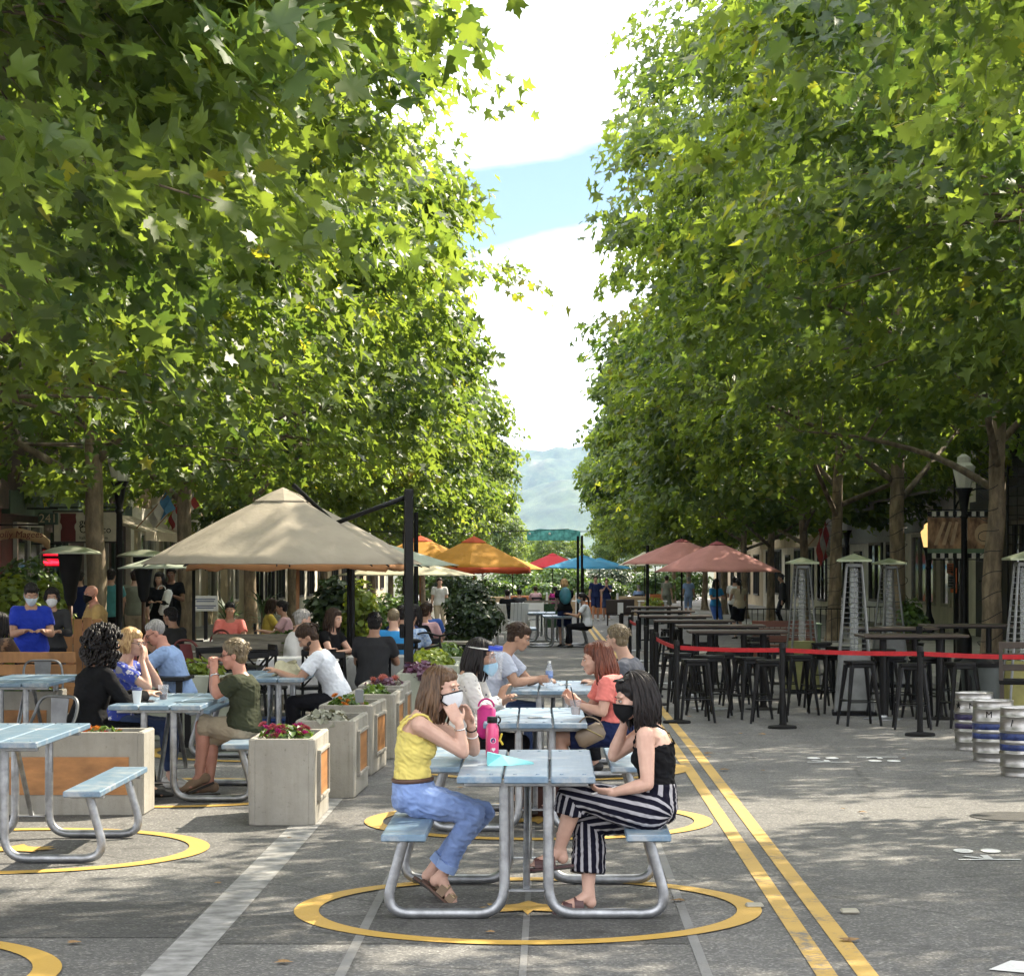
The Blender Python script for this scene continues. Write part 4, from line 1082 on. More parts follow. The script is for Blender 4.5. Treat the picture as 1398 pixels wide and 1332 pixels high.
def hightable():
    t = thing('bar_table', '', 'bar table', (0, 0, 0), 0, 'high bar tables')
    mb = MB(); mb.box((0, 0, 1.03), (1.3, .7, .035), bev=.006); mb.build('tabletop', DWOOD, t)
    mb = MB(); mb.box((0, 0, 1.0), (1.1, .5, .025)); mb.build('apron', BLK, t)
    for s_ in (-1, 1):
        mb = MB(); mb.tube([(s_ * .35, 0, .03), (s_ * .35, 0, 1.0)], .045, 12); mb.build('column', BLK, t, smooth=40)
        mb = MB(); mb.lathe([(0, 0), (.24, 0), (.24, .012), (.06, .03), (.05, .05), (0, .05)], 24, (s_ * .35, 0, 0)); mb.build('base', GALV if s_ < 0 else BLKM, t, smooth=40)
    return t
TS = [(1006, 32.0, 0, 'front left high table behind the near stools'), (983, 35.6, 0, 'high table second behind the corner post'), (947, 39.5, 0, 'high table third behind the corner post'), (922, 44, 0, 'high table fourth along the post line'), (905, 50, 0, 'high table fifth along the post line'), (893, 57, 0, 'high table farthest along the post line'),
      (1244, 29.8, 3, 'brown high table under the right steel heaters'), (1215, 34.0, -2, 'black high table by the forked tree'), (1318, 36, 2, 'long high table by the right tree trunk')]
H0 = hightable()
for i, (px, Y, a, lab) in enumerate(TS):
    g_ = G(px, Y)
    if i == 0: H0.location = g_; H0['label'] = lab
    else: dup(H0, lab, g_, R(a))
# mug and small things on the right table
t = thing('mug', 'dark mug standing on the right high table', 'mug', (GX(1255, 30), 30, gz(30) + 1.049)); mb = MB(); mb.lathe([(0, 0), (.04, 0), (.042, .09), (.036, .09), (.034, .01)], 16); mb.build('cup', BLKM, t, smooth=40)
mb = MB(); mb.tube(arc((.045, 0, .045), (1, 0, 0), (0, 0, 1), .026, -80, 80), .006, 6); mb.build('handle', BLKM, t)
# condiment holders on tables
# ------------------------------------------------------------------ kegs
def keg():
    t = thing('beer_keg', '', 'keg', (0, 0, 0), 0, 'steel beer kegs')
    mb = MB()
    mb.lathe([(0, .03), (.15, .03), (.165, .0), (.19, .0), (.192, .012), (.185, .03), (.190, .05), (.192, .06), (.193, .075), (.2, .083), (.2, .09), (.193, .10), (.196, .175), (.205, .19), (.205, .20), (.196, .215), (.196, .275), (.2, .285), (.2, .295), (.196, .305), (.196, .37), (.205, .385), (.205, .395), (.196, .41), (.194, .50), (.198, .507), (.193, .514), (.190, .555), (.192, .572), (.194, .58), (.188, .585), (.178, .58), (.174, .55), (.17, .51), (.14, .49), (.05, .485), (.045, .50), (.03, .505), (0, .505)], 48)
    mb.build('shell', STEEL, t, smooth=50)
    for z0, z1 in ((.22, .272), (.308, .366)):
        mb = MB(); mb.lathe([(.1966, z0), (.1985, z0 + .004), (.1985, z1 - .004), (.1966, z1)], 48); mb.build('blue_band', KEGB, t, smooth=True)
    return t
KEGB = M('keg_blue_band', (.03, .05, .17), .35, .3, var=.5, scale=16, bmp=.1)
KEGP = M('keg_purple_band', (.035, .028, .085), .35, .3, var=.5, scale=16, bmp=.1)
K0 = keg(); K0.location = G(1330, 24.6); K0['label'] = 'steel keg with purple bands and letter M, leftmost of the three'
for c in K0.children:
    if c.name.startswith('blue_band'): c.data.materials[0] = KEGP
K1 = keg(); K1.location = G(1356, 23.2); K1['label'] = 'steel keg with blue bands, letter M and a star, middle one'
K2 = keg(); K2.location = G(1397, 21.6); K2['label'] = 'steel keg with one blue band cut by the right edge'; K2.scale = (1.05, 1.05, 1.05)
for k_, ch, dx in ((K0, 'M', .02), (K1, 'M', .0), (K1, '\u2605', .14), (K0, '\u2605', -.14), (K2, '/', -.06)):
    th = dx / .196 - R(22)
    text_mesh('keg_lettering', ch, .085, BLKM, k_, (.199 * math.sin(th), -.199 * math.cos(th), .452), (R(90), 0, th), .002)
# ------------------------------------------------------------------ pyramid heaters
HST = M('dull_steel_sheet', (.20, .205, .20), .5, .6, var=.2)
def heater(cover):
    t = thing('patio_heater', '', 'patio heater', (0, 0, 0), 0, 'steel pyramid patio heaters')
    def fr(z): k = .25 - (.25 - .095) * min(1, z / 1.9); return k
    for sx in (-1, 1):
        for sy in (-1, 1):
            mb = MB(); mb.tube([(sx * fr(.06), sy * fr(.06), .03), (sx * fr(1.9), sy * fr(1.9), 1.9)], .016, 6); mb.build('corner_rail', HST, t)
    mb = MB(); z0, z1 = .06, .78
    vs_ = [(sx * fr(z) * .96, sy * fr(z) * .96, z) for z in (z0, z1) for sx, sy in ((-1, -1), (1, -1), (1, 1), (-1, 1))]
    mb.add(vs_, [(0, 1, 5, 4), (1, 2, 6, 5), (2, 3, 7, 6), (3, 0, 4, 7), (4, 5, 6, 7), (3, 2, 1, 0)]); mb.build('tank_cabinet', cover, t)
    mb = MB()
    for k in range(16):
        z = .84 + k * .065; f = fr(z) * 1.02
        for s_ in (-1, 1):
            mb.tube([(-f, s_ * f, z), (f, s_ * f, z)], .0035, 4); mb.tube([(s_ * f, -f, z), (s_ * f, f, z)], .0035, 4)
    for k in (-.5, 0, .5):
        for s_ in (-1, 1): mb.tube([(k * 2 * fr(.8) * .9, s_ * fr(.8) * 1.02, .8), (k * 2 * fr(1.88) * .9, s_ * fr(1.88) * 1.02, 1.88)], .0035, 4)
    mb.build('guard_grille', HST, t)
    mb = MB(); mb.lathe([(0, .78), (.055, .78), (.055, 1.86), (0, 1.86)], 20); mb.build('glass_tube', mat_glass('heater_glass', (.8, .82, .82), .25), t, smooth=40)
    mb = MB(); mb.box((0, 0, 1.90), (.2, .2, .05), bev=.006); mb.build('burner_head', HST, t)
    mb = MB(); a = .22
    mb.add([(-a, -a, 1.97), (a, -a, 1.97), (a, a, 1.97), (-a, a, 1.97), (0, 0, 2.05), (-a, -a, 1.945), (a, -a, 1.945), (a, a, 1.945), (-a, a, 1.945)], [(0, 1, 4), (1, 2, 4), (2, 3, 4), (3, 0, 4), (0, 5, 6, 1), (1, 6, 7, 2), (2, 7, 8, 3), (3, 8, 5, 0), (8, 7, 6, 5)])
    mb.build('reflector', M('pale_green_reflector', (.27, .30, .20), .4, .6, var=.1), t)
    mb = MB(); mb.box((0, 0, .025), (.56, .56, .05), bev=.008); mb.build('base', BLKM, t); return t
OLV = M('olive_cover', (.16, .16, .055), .75, var=.2, bmp=.6, bscale=8, bdist=.03)
h_ = heater(OLV); h_.location = G(1095, 36.6); h_.rotation_euler.z = .1; h_['label'] = 'steel pyramid heater with olive cover, leftmost of the heaters'
h2 = heater(M('dull_steel_sheet', (.20, .205, .20), .5, .6, var=.2)); h2.location = G(1166, 30.8); h2.rotation_euler.z = -.1; h2['label'] = 'steel pyramid heater between two groups of stools, all metal'
h3 = heater(MATS['dull_steel_sheet']); h3.location = G(1214, 38.5); h3.rotation_euler.z = .25; h3['label'] = 'steel pyramid heater half hidden by the forked tree trunk'
h4 = heater(M('yellow_cover', (.22, .20, .06), .7, var=.2)); h4.location = G(1399, 28.0); h4.rotation_euler.z = .05; h4['label'] = 'steel pyramid heater with yellow cover at the right edge'
# mushroom heaters
def mush(label, loc):
    t = thing('mushroom_heater', label, 'patio heater', loc, 0, 'dark mushroom patio heaters')
    mb = MB(); mb.lathe([(.43, 2.07), (.40, 2.10), (.25, 2.15), (.1, 2.18), (0, 2.185)], 32); mb.lathe([(.43, 2.067), (.2, 2.10), (0, 2.12)], 32); mb.build('reflector', M('mushroom_cap', (.40, .42, .32), .4, .7, var=.15), t, smooth=True)
    mb = MB(); mb.lathe([(.10, 1.62), (.115, 1.68), (.165, 2.0), (.17, 2.08)], 24); mb.lathe([(.04, 1.35), (.085, 1.45), (.10, 1.62)], 24); mb.build('burner', BLKM, t, smooth=40)
    mb = MB(); mb.tube([(0, 0, .7), (0, 0, 1.4)], .035, 12); mb.build('pole', M('bronze_pole', (.07, .035, .02), .4, .5), t, smooth=True)
    mb = MB(); mb.lathe([(0, .82), (.06, .80), (.19, .72), (.195, .66), (.21, .05), (.23, .0), (0, 0)], 28); mb.build('tank_housing', M('heater_housing', (.035, .028, .02), .4, .5), t, smooth=40)
    return t
mush('dark mushroom heater in front of the tree by the red neon sign', G(96, 33.5)); mush('dark mushroom heater right of the sunlit tree trunk', G(196, 38.5))
# ================================================================== buildings
GLASS = M('dark_window_glass', (.012, .015, .017), .06, var=.4, scale=1.2, bmp=.02, spec=.8)
STUCCO = M('cream_stucco', (.42, .34, .22), .9, var=.15, scale=1.5, bmp=.3, bscale=30)
STUCCO2 = M('pale_stucco', (.68, .64, .55), .9, var=.15, scale=1.5, bmp=.3, bscale=30)
BRICKR = M('maroon_boards', (.13, .028, .02), .7, var=.3, scale=4, aniso=(1, 1, 8), bmp=.4, bscale=12)
BROWN = M('dark_brown_timber', (.045, .025, .016), .7, var=.3, scale=4, bmp=.3)
OLIVEG = M('dark_green_paint', (.03, .06, .035), .6, var=.2)
GREYB = M('grey_fascia', (.26, .28, .28), .7, var=.12)
DSTRIPE = M('dark_stripe_paint', (.05, .055, .065), .6)
WSTRIPE = M('white_render', (.74, .74, .71), .8, var=.1, scale=2)
CHAR = M('charcoal_wall', (.03, .029, .028), .75, var=.3, scale=3, bmp=.3)
def building(name, label, side, y0, y1, h, mat, fx=11.6, depth=9, wins=(), doors=(), fascia=None, cornice=None, awn=(), pil=None):
    """side -1 left, +1 right; the front stands on the plane |x| = fx"""
    zc = gz((y0 + y1) / 2) + .12; t = thing(name, label, 'building', (side * fx, (y0 + y1) / 2, zc), 0)
    L_ = y1 - y0 - .02; s_ = side
    mb = MB(); mb.box((s_ * depth / 2, 0, h / 2 - .3), (depth, L_, h + .6)); mb.build('wall', mat, t)
    def fr(yc, z0, w_, hh, nm, fm, n=1, glass=GLASS):
        mb = MB(); b = .09; d = .10; x = -s_ * .04
        mb.box((x, yc - w_ / 2, z0 + hh / 2), (d, b, hh + b)); mb.box((x, yc + w_ / 2, z0 + hh / 2), (d, b, hh + b))
        mb.box((x, yc, z0), (d - .004, w_ - b, b)); mb.box((x, yc, z0 + hh), (d - .004, w_ - b, b))
        for k in range(1, n): mb.box((x, yc - w_ / 2 + k * w_ / n, z0 + hh / 2), (d - .01, .05, hh - b))
        o = mb.build(nm, fm, t)
        mb = MB(); mb.box((-s_ * .012, yc, z0 + hh / 2), (.02, w_ - b, hh - b)); mb.build('pane', glass, o)
    for (yc, z0, w_, hh, n, fm) in wins: fr(yc, z0, w_, hh, 'window', fm, n)
    for (yc, w_, hh, fm) in doors: fr(yc, .02, w_, hh, 'door', fm, 2)
    if fascia: 
        mb = MB(); mb.box((-s_ * .09, 0, fascia[0] + fascia[1] / 2), (.18, L_ - .1, fascia[1]), bev=.01); mb.build('fascia', fascia[2], t)
    mb = MB(); mb.box((-s_ * .12, 0, h + .05), (.5, L_, .35), bev=.02); mb.build('cornice', cornice or mat, t)
    if pil:
        k = int(L_ / pil[0])
        for i in range(k + 1):
            y = -L_ / 2 + .2 + i * (L_ - .4) / k
            mb = MB(); mb.box((-s_ * .07, y, pil[1] + (h - pil[1]) / 2 - .2), (.14, pil[2], h - pil[1] - .4)); mb.build('pilaster', pil[3], t)
    for (yc, z, w_, am, out_) in awn:
        mb = MB(); mb.prism([(0, 0), (out_, -.55), (out_, -.78), (out_ - .03, -.78), (out_ - .03, -.60), (0, -.10)], w_, ((0, yc + (-w_ / 2 if s_ > 0 else w_ / 2), z), (-s_, 0, 0), (0, 0, 1))); mb.build('awning', am, t)
    return t
FW = M('window_frame_paint', (.42, .40, .34), .6); FD = M('dark_frame_paint', (.03, .025, .02), .5)
AWC = M('cream_awning', (.46, .40, .30), .85, var=.12, bmp=.2); AWB = M('grey_brown_awning', (.13, .115, .095), .85, var=.2, aniso=(1, .3, 1), bmp=.4, bscale=8)
building('shop_building', 'maroon boarded pub front beneath the leaves at far left', -1, 30, 51, 8.2, BRICKR, wins=[(-6, 1, 2.4, 1.9, 2, FD), (-2, 1, 2.4, 1.9, 2, FD), (7, .9, 2.4, 2.0, 2, FD)] + [(y, 4.8, 1.2, 1.8, 2, FW) for y in (-8, -5, -2, 1, 4, 7)], doors=[(4, 1.4, 2.5, BROWN)], fascia=(3.0, .6, BROWN))
building('shop_building', 'dark brown ice cream shop front behind the mushroom heaters', -1, 51, 66, 7.6, BROWN, wins=[(-5, .7, 2.6, 2.1, 2, FW), (3, .7, 2.8, 2.1, 3, FW)] + [(y, 4.7, 1.2, 1.7, 2, FW) for y in (-5, -2, 1, 4)], doors=[(-1.6, 1.6, 2.6, OLIVEG), (6, 1.3, 2.5, OLIVEG)], fascia=(3.0, .5, OLIVEG), awn=[(4.5, 3.3, 5.5, AWC, 1.5)])
building('shop_building', 'cream stucco restaurant front behind the sage canopy', -1, 66, 92, 8.4, STUCCO, wins=[(-10, .7, 2.2, 2.2, 2, FW), (-6, .7, 2.2, 2.2, 2, FW), (4, .7, 2.4, 2.2, 2, FW), (9, .7, 2.4, 2.2, 2, FW)] + [(y, 4.9, 1.3, 1.8, 2, FW) for y in (-10, -6, -2, 2, 6, 10)], doors=[(-2, 1.8, 2.6, FD)], fascia=(3.1, .5, STUCCO2), pil=(4.3, .0, .5, STUCCO2))
building('shop_building', 'pale stucco block far along the left row', -1, 92, 125, 9.0, STUCCO2, wins=[(y, .7, 2.6, 2.2, 2, FD) for y in (-13, -9, -5, 3, 8, 13)] + [(y, 5, 1.3, 1.8, 2, FW) for y in (-12, -8, -4, 0, 4, 8, 12)], doors=[(-1, 1.8, 2.6, FD)], fascia=(3.1, .5, GREYB))
building('shop_building', 'farthest tan block at the end of the left row', -1, 125, 170, 8.2, STUCCO, wins=[(y, .7, 3, 2.2, 2, FD) for y in (-18, -12, -6, 6, 12, 18)] + [(y, 5, 1.4, 1.8, 2, FW) for y in (-18, -12, -6, 0, 6, 12, 18)], doors=[(0, 1.8, 2.6, FD)])
building('shop_building', 'charcoal bar front with black iron trellis at the right edge', 1, 30, 66, 7.4, CHAR, wins=[(y, .8, 2.8, 2.1, 3, FD) for y in (-14, -9, -4, 6, 11)] + [(y, 4.6, 1.3, 1.7, 2, FD) for y in (-13, -8, -3, 2, 7, 12)], doors=[(1.5, 1.6, 2.6, FD), (15, 1.6, 2.6, FD)], fascia=(3.0, .55, CHAR))
rb = building('shop_building', 'glazed shop front with orange door posters under brown awning', 1, 66, 79, 7.2, STUCCO2, wins=[(2.5, .8, 4.4, 2.1, 3, FW), (-1.8, .8, 1.4, 2.1, 1, FW)] + [(y, 4.6, 1.2, 1.7, 2, FD) for y in (-4, 0, 4)], doors=[(-4.4, 1.9, 2.6, FD)], fascia=(3.0, .4, GREYB), awn=[(-.5, 4.3, 9, AWB, 2.6)])
building('shop_building', 'white front with dark vertical stripes above grey fascia', 1, 79, 100, 8.6, WSTRIPE, wins=[(y, .8, 3.2, 2.0, 2, FD) for y in (-8, -3.5, 6)], doors=[(1.5, 1.8, 2.5, FD)], fascia=(2.85, .75, GREYB), pil=(1.05, 3.7, .34, DSTRIPE))
building('shop_building', 'pale shop block far along the right row', 1, 100, 132, 8.0, STUCCO2, wins=[(y, .7, 3, 2.2, 2, FD) for y in (-13, -8, -3, 7, 12)] + [(y, 5, 1.4, 1.8, 2, FW) for y in (-12, -8, -4, 0, 4, 8, 12)], doors=[(2, 1.8, 2.6, FD)], fascia=(3.0, .5, STUCCO))
building('shop_building', 'farthest cream block at the end of the right row', 1, 132, 172, 8.8, STUCCO, wins=[(y, .7, 3, 2.2, 2, FD) for y in (-16, -10, -4, 8, 14)] + [(y, 5, 1.4, 1.8, 2, FW) for y in (-16, -10, -4, 2, 8, 14)], doors=[(2, 1.8, 2.6, FD)])
# posters on the shop door
ORP = M('orange_poster', (.72, .13, .02), .6, var=.1, bmp=0)
for (px, py, Y, w_, h_, lab, m_) in ((1283, 776, 66.5, .28, .2, 'small orange poster high on the shop door', ORP), (1298, 793, 65.9, .26, .5, 'tall orange poster on the right half of the shop door', ORP), (1286, 795, 66.4, .24, .26, 'pale printed notice on the shop door', M('grey_notice', (.32, .36, .40), .6, var=.5, scale=30))):
    p = W(px, py, Y); t = thing('door_poster', lab, 'poster', (11.40, p.y + 2.5, p.z))
    mb = MB(); mb.box((0, 0, 0), (.012, w_ * 4, h_ * 1.4)); mb.build('sheet', m_, t)
    mb = MB()
    for k in range(4): mb.box((-.008, 0, h_ * (.45 - .3 * k)), (.004, w_ * 3, .03))
    mb.build('print_lines', BLKM, t)

# ------------------------------------------------------------------ hanging signs on the left
def blade(name, label, px, py, Y, w_, h_, mat, frm=None, thick=.06, cat='sign'):
    p = W(px, py, Y); t = thing(name, label, cat, p)
    mb = MB(); mb.box((0, 0, 0), (w_, thick, h_), bev=.01); mb.build('board', mat, t)
    if frm:
        mb = MB(); b = .035
        for s_ in (-1, 1):
            mb.box((s_ * w_ / 2, 0, 0), (b, thick + .02, h_ + b)); mb.box((0, 0, s_ * h_ / 2), (w_ - b, thick + .018, b))
        mb.build('frame', frm, t)
    mb = MB(); mb.tube([(-w_ / 2 - .25, 0, h_ / 2 + .09), (w_ / 2, 0, h_ / 2 + .09)], .018, 6); mb.build('bracket', BLK, t)
    return t
SIGNW = M('cream_sign_board', (.55, .50, .38), .6, var=.1, bmp=.05); SIGNT = M('tan_scroll', (.40, .27, .13), .6, var=.15, bmp=.1)
MAROON = M('maroon_print', (.13, .02, .015), .6, bmp=0)
sg = thing('scroll_sign', 'tan curling scroll sign with dark old style lettering at far left', 'sign', W(27, 729, 47))
mb = MB()
def scr(u, v):
    x = (u - .5) * 1.15; return (x, -.03 + .06 * math.sin(u * 9), (v - .5) * .20 + .06 * math.cos((u - .40) * 5.0) - .04 - (.15 * max(0, u - .86) * 6 if u > .86 else 0))
mb.grid(scr, 30, 2); o = mb.build('scroll', SIGNT, sg, smooth=True); s2 = o.modifiers.new('t', 'SOLIDIFY'); s2.thickness = .03
text_mesh('lettering', 'Molly Magees', .185, MAROON, sg, (-.02, -.125, -.01), (R(90), 0, 0), .004, shear=.15, sx=.98)
mb = MB(); mb.tube([(-.6, 0, .18), (.5, 0, .18)], .02, 6); mb.build('bracket', BLK, sg)
sg = blade('shop_sign', 'cream ice cream sign with dark red cup and black lettering', 117, 719, 55, 1.46, .70, SIGNW, FD)
mb = MB(); mb.prism([(-.56, -.33), (-.22, -.33), (-.22, -.10), (-.25, -.02), (-.24, .05), (-.20, .10), (-.22, .22), (-.21, .30), (-.57, .30), (-.56, .22), (-.58, .10), (-.54, .05), (-.53, -.02), (-.56, -.10)], .012, ((0, -.032, 0), (1, 0, 0), (0, 0, 1))); mb.build('cup_emblem', MAROON, sg)
text_mesh('lettering', 'gelato', .23, BLKM, sg, (-.14, -.036, .10), (R(90), 0, 0), .004, 'LEFT')
text_mesh('lettering', 'Classico', .23, BLKM, sg, (-.14, -.036, -.07), (R(90), 0, 0), .004, 'LEFT', sx=.95)
text_mesh('lettering', 'Italian Ice Cream', .10, BLKM, sg, (-.14, -.036, -.25), (R(90), 0, 0), .003, 'LEFT', sx=.95)
sg = blade('number_sign', 'small board with the house number left of the ice cream sign', 66, 708, 52, .42, .26, OLIVEG)
text_mesh('lettering', '241', .26, M('gilt_number', (.42, .34, .18), .5), sg, (0, -.036, 0), (R(90), 0, 0), .004)
sg = blade('neon_sign', 'glowing red window sign under the ice cream board', 72, 761, 53, .44, .42, BLKM, FD)
NEON = M('red_neon', (.8, .02, .03), .4, emit=((1, .02, .04), 2.2), bmp=0)
rr = random.Random(3)
for z, n_, h_ in ((.10, 9, .12), (-.10, 8, .15)):      # glowing lettering, too blurred in the photograph to read
    mb = MB()
    mb.box((0, -.037, z), (.40, .012, h_ * 1.05))
    mb.build('neon_panel', M('red_neon_glow', (.5, .01, .02), .5, emit=((1, .01, .035), .35), bmp=0), sg)
    mb = MB(); pts = [(-.19 + .38 * i / 40, -.05, z + h_ * .38 * math.sin(i * 1.9) * (.6 + .4 * rr.random())) for i in range(41)]
    mb.tube(pts, .008, 6); mb.build('neon_tube', NEON, sg)
# flags
def flag(label, loc, mats, w_, h_, droop, stripes=7, rz=0):
    t = thing('flag', label, 'flag', loc, rz)
    mb = MB(); mb.tube([(-.35, 0, -.55), (.55, 0, .45)], .014, 6); mb.build('pole', TEAK, t)
    mb = MB(); n_ = stripes * 2; 
    vs_ = []; fs = []
    for j in range(15):
        v = j / 14
        for i in range(n_ + 1):
            u = i / n_; vs_.append((.0 + u * w_ * .75 + .05 * math.sin(v * 8 + u * 6), .08 * math.sin(u * 11 + v * 3), u * w_ * .6 - v * h_ - .05 * math.sin(u * 5)))
    for j in range(14):
        for i in range(n_):
            mb.mat((i // 2) % len(mats)); a = j * (n_ + 1) + i; mb.add([vs_[a], vs_[a + 1], vs_[a + n_ + 2], vs_[a + n_ + 1]], [(0, 1, 2, 3)])
    o = mb.build('cloth', mats, t); s2 = o.modifiers.new('t', 'SOLIDIFY'); s2.thickness = .006
FRED = M('flag_red', (.40, .05, .05), .85); FWH = M('flag_white', (.60, .56, .52), .85); FBL = M('flag_blue', (.08, .22, .42), .85)
flag('striped red and white flag hanging by the cream awning', tuple(W(232, 690, 60)), [FRED, FWH], .9, .6, 0)
flag('white and pale blue flag left of the striped one', tuple(W(206, 690, 58)), [FWH, FBL, FWH], .7, .55, 0, 2)
flag('drooping red striped flag between the right tree trunks', tuple(W(1117, 722, 72)), [FRED, FWH], .5, 1.1, 0, 4, 0)

# ------------------------------------------------------------------ lamp posts
LAMPG = M('frosted_lamp_globe', (.62, .62, .56), .4, bmp=0, var=.05); LAMPA = M('amber_lamp_globe', (.62, .45, .20), .4, emit=((1, .62, .22), .5), bmp=0, var=.05)
def lamp(label, loc, h, globe=LAMPG, rz=0):
    t = thing('street_lamp', label, 'street lamp', loc, rz)
    mb = MB(); mb.lathe([(0, 0), (.19, 0), (.19, .1), (.15, .14), (.15, .5), (.10, .6), (.065, .75), (.055, h - .55), (.09, h - .5), (.06, h - .45), (.11, h - .1), (.16, h), (.17, h + .03), (0, h + .03)], 16); mb.build('post', BLK, t, smooth=40)
    mb = MB(); mb.lathe([(.13, h + .03), (.19, h + .30), (.21, h + .40), (.20, h + .44), (.13, h + .5), (.12, h + .6), (.04, h + .66), (0, h + .66)], 8); mb.build('globe', globe, t)
    return t
lp = lamp('black street lamp carrying the coffee picture banners', G(1316, 45) + Vector((0, 0, .12)), 3.25)
BANB = M('banner_brown', (.10, .045, .02), .7, c2=(.36, .21, .11), var=.2, scale=3.2, aniso=(1.6, 1, .8), cpos=(.4, .62), bmp=.05)
CHK = M('checker_white', (.55, .53, .47), .7)
for s_, w_ in ((-1, .62), (1, .62)):
    c = s_ * (w_ / 2 + .06); bn = thing('lamp_banner', ('left' if s_ < 0 else 'right') + ' coffee picture banner with checkered edges on the lamp post', 'banner', lp.location + Vector((c, -.03, 0)))
    mb = MB(); mb.box((0, 0, 2.40), (w_, .02, .66)); mb.build('picture', BANB, bn)
    for zc in (2.80, 2.02):
        mb = MB()
        for k in range(8): 
            mb.mat(k % 2); mb.box((-w_ / 2 + (k + .5) * w_ / 8, 0, zc), (w_ / 8, .024, .09))
        mb.build('checker_trim', [BLKM, CHK], bn)
    mb = MB(); mb.box((0, -.002, 2.11), (w_, .022, .08)); mb.build('green_band', M('banner_green', (.10, .16, .09), .7), bn)
    for zc in (2.87, 1.95):
        mb = MB(); mb.tube([(-w_ / 2, 0, zc), (w_ / 2, 0, zc)], .012, 6); mb.build('rod', BLK, bn)
    # pictured cup and spoon shapes
    mb = MB()
    if s_ > 0: mb.lathe([(0, 0), (.2, 0), (.2, .004), (0, .004)], 24, (.02, -.0105, 2.42), (0, -1, 0))
    else:
        for k in range(3): mb.prism([(-.2 + k * .15, -.2), (-.13 + k * .15, -.2), (.02 + k * .12, .22), (-.03 + k * .12, .24)], .004, ((0, -.0105, 2.42), (1, 0, 0), (0, 0, 1)))
    mb.build('picture_shapes', M('banner_tan', (.46, .32, .19), .7, var=.2), bn)
lamp('black lamp with amber lantern at the glazed shop front', G(1268, 62) + Vector((0, 0, .12)), 2.35, LAMPA)
lamp('black street lamp with white globe behind the striped flag', G(1156, 76) + Vector((0, 0, .12)), 3.05)
lamp('black street lamp right of the sunlit tree trunk at left', G(163, 43) + Vector((0, 0, .12)), 3.3)
# iron trellis arch with lights on the right
t = thing('iron_trellis', 'black iron trellis arch before the charcoal bar front', 'trellis', (8.9, 50, gz(50) + .12))
mb = MB()
for x in (-.55, .55, 1.2, 1.85): mb.tube([(x, 0, 0), (x, 0, 3.9)], .025, 6)
for k in range(9): mb.tube([(.55, 0, 2.3 + k * .2), (1.85, 0, 2.3 + k * .2)], .012, 5)
for k in range(7): mb.tube([(.55 + k * .2, .001, 2.2), (.55 + k * .2, .001, 3.95)], .012, 5)
mb.build('grid', BLK, t)
mb = MB(); mb.tube(arc((0, 0, 2.9), (1, 0, 0), (0, 0, 1), .55, 0, 180, 14), .02, 6); mb.tube(arc((1.2, 0, 2.3), (1, 0, 0), (0, 0, 1), .28, 0, 360, 20)[:-1], .015, 6, closed=True)
for k in range(8): mb.tube([(1.2, 0, 2.3), (1.2 + .28 * math.cos(k * .785), 0, 2.3 + .28 * math.sin(k * .785))], .008, 5)
mb.build('arch', BLK, t)

# ------------------------------------------------------------------ string posts, banner across the street
for i, (px, Y, h_, lab) in enumerate(((789, 84, 3.15, 'left of the pair of tall thin black posts in the street'), (794.5, 86, 3.2, 'right of the pair of tall thin black posts in the street'), (568, 47, 3.0, 'thin black post left of the orange umbrellas'), (884, 66, 2.6, 'thin black post at the left of the coral umbrellas'), (481, 42, 2.6, 'thin black post behind the bamboo shrub'), (552, 60, 2.9, 'thin black post behind the taupe canopy post'))):
    t = thing('thin_post', lab, 'post', G(px, Y)); mb = MB(); mb.tube([(0, 0, .02), (0, 0, h_)], .045, 8); mb.build('pole', BLK, t, smooth=40)
    mb = MB(); mb.lathe([(0, 0), (.22, 0), (.22, .03), (.06, .06), (0, .06)], 16); mb.build('base', BLKM, t)
tb = thing('street_banner', 'teal banner sign spanning the street in the distance', 'banner', W(756, 731, 150))
TEALB = M('teal_banner', (.03, .22, .20), .6, c2=(.10, .36, .32), var=.3, scale=4, bmp=.1)
mb = MB(); mb.prism([(-1.65, -.30), (1.65, -.30), (1.65, .28), (.9, .40), (.1, .36), (-.9, .42), (-1.65, .24)], .05, ((0, 0, 0), (1, 0, 0), (0, 0, 1))); mb.build('panel', TEALB, tb)
mb = MB(); mb.tube([(-7, 0, .4), (0, 0, .2), (7, 0, .4)], .02, 5); mb.build('cable', BLK, tb)
t = thing('string_light_cable', 'thin festoon wire across the trees left of the orange umbrella', 'cable', W(640, 725, 58))
mb = MB(); mb.tube([(-4.6, 0, .1), (-2, 0, -.02), (0, 0, -.05), (2.4, 0, .05)], .008, 5); mb.build('wire', BLK, t)
mb = MB()
for k in range(14): mb.sph((-4.3 + k * .48, 0, -.06), .03, 8, 6)
mb.build('bulbs', LAMPG, t)

